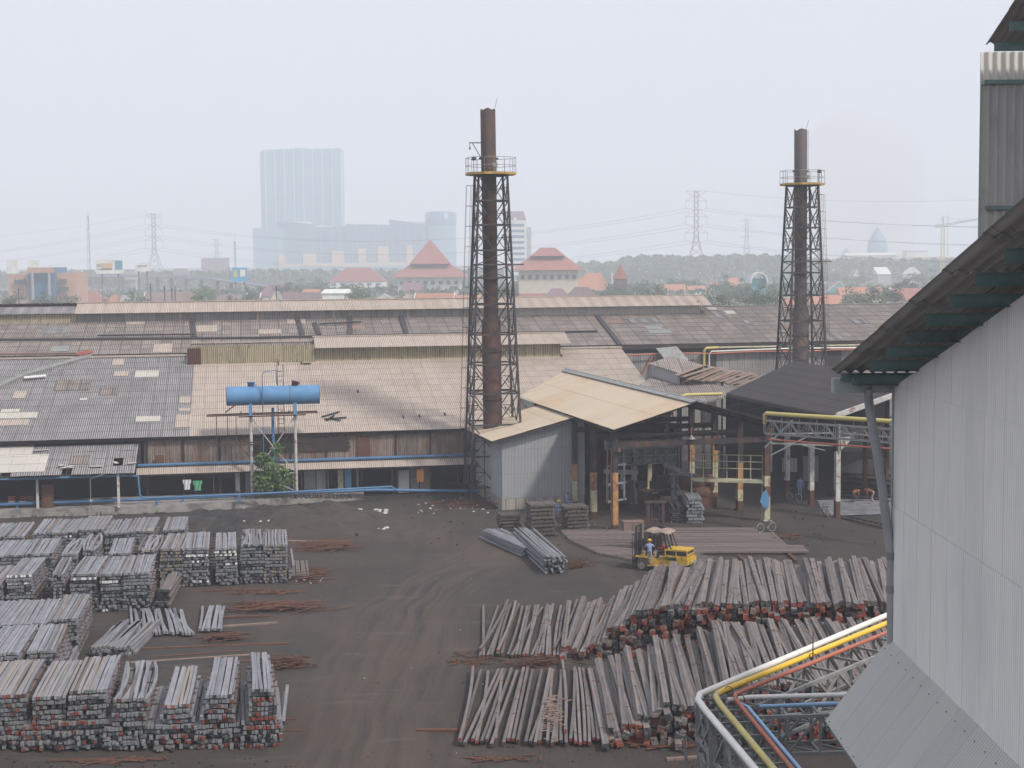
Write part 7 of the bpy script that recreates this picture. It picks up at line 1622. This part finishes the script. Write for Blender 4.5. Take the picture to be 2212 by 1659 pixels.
line(D(-260, 520, 1300), D(331, 462, 900), 5, .03); line(D(1525, 413, 760), D(2300, 420, 640), 4, .03)
# trees: five crown shapes, each tree with its own crown and trunk
protoc = []
for k in range(5):
    r = random.Random(100 + k); mb = MB(); leafy((0, 0, 0), .85, .85, .72, 950, .19, r, mb, .2, 15); me = bpy.data.meshes.new('crown'); me.from_pydata(mb.v, [], mb.f); me.materials.append(MATS['leaf_far']); protoc.append(me)
mbt = MB(); mbt.tube([(0, 0, 0), (.02, 0, .5), (0, .02, 1)], .05, 7, r2=.025)
for a in range(4): mbt.tube([(0, 0, .55), (.25 * math.cos(a * 1.6), .25 * math.sin(a * 1.6), 1.05)], .025, 5, r2=.008)
tme = bpy.data.meshes.new('trunk'); tme.from_pydata(mbt.v, [], mbt.f); tme.materials.append(MATS['bark'])
TR = [(30, 632, 50, 'before the left wing of the orange building'), (92, 633, 60, 'before the glass middle of the orange building'), (142, 630, 56, 'before the right wing of the orange building'), (1636, 611, 50, 'before the arched roof booth'), (1604, 606, 40, 'left of the arched roof booth'), (49, 617, 44, 'before the orange building'), (22, 640, 30, 'at the left edge above the low red roof'), (172, 592, 50, 'below the large white billboard'), (200, 594, 56, 'right of the orange building'), (228, 592, 50, 'under the framed billboard'), (262, 598, 56, 'left of the big pylon foot'), (293, 632, 62, 'before the grey brown roof'), (303, 645, 42, 'light green just above the warehouse ridge'),
 (439, 615, 54, 'round and bright right of the three poles'), (423, 632, 30, 'small beside the bright round tree'), (537, 624, 46, 'left of the purplish roof'), (501, 640, 34, 'low before the dark roof'), (576, 612, 50, 'before the purplish roof'), (618, 607, 60, 'behind the orange strip roof'), (655, 606, 60, 'left of the white box building'), (690, 602, 56, 'behind the white box building'), (228, 648, 34, 'low by the small orange gable'), (62, 650, 44, 'low over the warehouse at the far left'),
 (745, 612, 50, 'below the long red hipped roof'), (784, 594, 92, 'big and broad below the long red roof'), (846, 590, 64, 'left of the pyramid roofed hall'), (770, 618, 60, 'dark beside the white box building'), (925, 603, 80, 'under the eaves of the pyramid roofed hall'), (965, 598, 80, 'left of the tall chimney'), (1137, 586, 54, 'in front of the broad tiered hall'), (1223, 586, 84, 'right of the broad tiered hall'), (1119, 604, 84, 'right of the nearer lattice tower'), (1190, 612, 60, 'before the cream hall wall'), (1085, 615, 60, 'between the tower legs'),
 (1304, 580, 54, 'behind the large orange gable'), (1366, 583, 44, 'right of the brown spire'), (1424, 578, 84, 'large and dark left of the near pylon'), (1335, 604, 64, 'below the brown spire'), (1345, 619, 66, 'over the ridge vent'), (1314, 624, 40, 'small over the ridge vent'), (1387, 608, 64, 'thin topped over the ridge vent'), (1412, 618, 60, 'bushy over the right ridge vent'), (1486, 598, 64, 'behind the near pylon legs'), (1450, 600, 60, 'left of the near pylon legs'),
 (1560, 600, 54, 'behind the orange roofs'), (1575, 616, 90, 'wide over the rear roof'), (1610, 618, 84, 'dense over the rear roof'), (1545, 628, 60, 'low over the rear roof'), (1637, 626, 60, 'left of the palm like tree'), (1661, 622, 54, 'dark spiky left of the second lattice tower'), (1669, 603, 44, 'pale behind the second lattice tower'), (1720, 600, 60, 'seen through the second lattice tower'), (1825, 583, 74, 'above the teal gable'), (1800, 590, 60, 'left above the teal gable'), (1850, 592, 64, 'above the long orange roof'),
 (1840, 622, 60, 'right of the teal gable'), (1880, 632, 80, 'before the long orange roof'), (1899, 611, 64, 'behind the long orange roof'), (1953, 598, 54, 'above the dull red roof'), (1995, 585, 64, 'dim beside the near roof edge'), (1933, 619, 54, 'left of the dull red roof'), (2030, 600, 60, 'behind the near roof edge')]
rt = random.Random(31)
for i, (x, yt, wpx, where) in enumerate(TR):
    dy = yt - hz(x); Ht = rt.uniform(9.5, 12.5); dist = max(400, min(1200, 3300 * (20 - Ht) / max(dy, 8))); 
    if dist == 400: Ht = 20 - dy * 400 / 3300
    if dist >= 1200: Ht = 20 - dy * 1200 / 3300
    p = D(x, yt, dist); R_ = wpx / 2 / 3300 * dist; hc = min(R_ * .9, Ht * .42)
    t = root('tree', 'leafy green tree ' + where, 'tree', (p.x, dist, 0), 'trees of the town')
    c = bpy.data.objects.new('crown', protoc[i % 5]); col.objects.link(c); c.parent = t; c.location = (0, 0, Ht - hc * .95); c.scale = (R_, R_, hc); c.rotation_euler = (0, 0, rt.uniform(0, 6))
    if 'light' in where or 'bright' in where:
        c.data = protoc[i % 5].copy(); c.data.materials[0] = MATS['leaf_light']
    c = bpy.data.objects.new('trunk', tme); col.objects.link(c); c.parent = t; c.scale = (R_ * 1.1, R_ * 1.1, Ht - hc)
# far woods and low greenery as masses
def wood(name, x0, x1, ytab, dist, depth, label, n, size, seed, m='leaf_far'):
    r = random.Random(seed); mb = MB()
    for _ in range(n):
        x = r.uniform(x0, x1); yt = interp(ytab, x) + 2.2 * math.sin(x * .19 + seed) + 1.5 * math.sin(x * .47); d_ = dist + r.uniform(0, depth); top = D(x, yt, dist).z; z = top * (1 - r.random() ** 2.2 * .95)
        p = D(x, 560, d_); c = V((p.x, d_, max(.5, z))); s = size * r.uniform(.5, 1.2)
        a = V((r.gauss(0, 1), r.gauss(0, 1), r.gauss(0, 1))).normalized() * s; b = a.cross(V((r.gauss(0, 1), r.gauss(0, 1), r.gauss(0, 1)))).normalized() * s * .7; mb.add([c - a, c + b, c + a, c - b], [(0, 1, 2, 3)])
    tag(mb.build(name, m), label, 'wood', None, 'stuff')
wood('distant_woods', 1325, 2250, [(1325, 572), (1345, 560), (1400, 554), (1500, 558), (1600, 554), (1700, 555), (1780, 566), (1850, 562), (1950, 566), (2250, 560)], 1350, 150, 'long hazy wood on the horizon between the two chimneys', 9000, 3.2, 5)
wood('distant_greenery', -100, 1330, [(-100, 592), (150, 590), (330, 593), (560, 588), (900, 590), (1100, 586), (1270, 570), (1330, 572)], 1300, 200, 'faint belt of greenery along the far left horizon', 9000, 3.4, 6)
wood('garden_greenery', -100, 2250, [(-100, 650), (300, 647), (560, 641), (800, 634), (1000, 630), (1300, 632), (1500, 632), (1700, 636), (2250, 636)], 740, 300, 'low gardens and shrubs between the town houses', 7000, 1.9, 7)

# faint brown smoke drifting from the far chimney
mb = MB(); r = random.Random(8)
def blob(c, rx, ry, rz_):
    n, m = 16, 10; vs = []
    for j in range(m + 1):
        th = math.pi * j / m
        for i in range(n): ph = 2 * math.pi * i / n; k = 1 + .12 * math.sin(3 * ph + j); vs.append((c.x + rx * k * math.sin(th) * math.cos(ph), c.y + ry * k * math.sin(th) * math.sin(ph), c.z + rz_ * k * math.cos(th)))
    mb.add(vs, [(j * n + i, (j + 1) * n + i, (j + 1) * n + (i + 1) % n, j * n + (i + 1) % n) for j in range(m) for i in range(n)])
blob(D(1840, 440, 190), 9, 12, 12); smo = mb.build('smoke', []); smo['kind'] = 'stuff'; smo['label'] = 'faint brown smoke smudge right of the far chimney'
sm_ = bpy.data.materials.new('smoke'); sm_.use_nodes = True; t = sm_.node_tree; t.nodes.clear(); mo = t.nodes.new('ShaderNodeOutputMaterial'); pv_ = t.nodes.new('ShaderNodeVolumePrincipled')
pv_.inputs['Color'].default_value = (.7, .6, .52, 1); pv_.inputs['Density'].default_value = .006; t.links.new(pv_.outputs[0], mo.inputs['Volume']); smo.data.materials.append(sm_)

# ------------------------------------------------------------------ haze: one closed box of even air
mb = MB(); mb.box((0, 1250, 95), (5200, 2860, 192)); hzo = mb.build('haze', []); hzo['kind'] = 'stuff'; hzo['label'] = 'pale bluish haze filling the air over yard and town'
hm = bpy.data.materials.new('haze'); hm.use_nodes = True; t = hm.node_tree; t.nodes.clear(); mo = t.nodes.new('ShaderNodeOutputMaterial'); pv_ = t.nodes.new('ShaderNodeVolumePrincipled')
pv_.inputs['Color'].default_value = (.88, .92, 1.0, 1); pv_.inputs['Density'].default_value = .00062; pv_.inputs['Anisotropy'].default_value = .0
t.links.new(pv_.outputs[0], mo.inputs['Volume']); hzo.data.materials.append(hm)
#@@
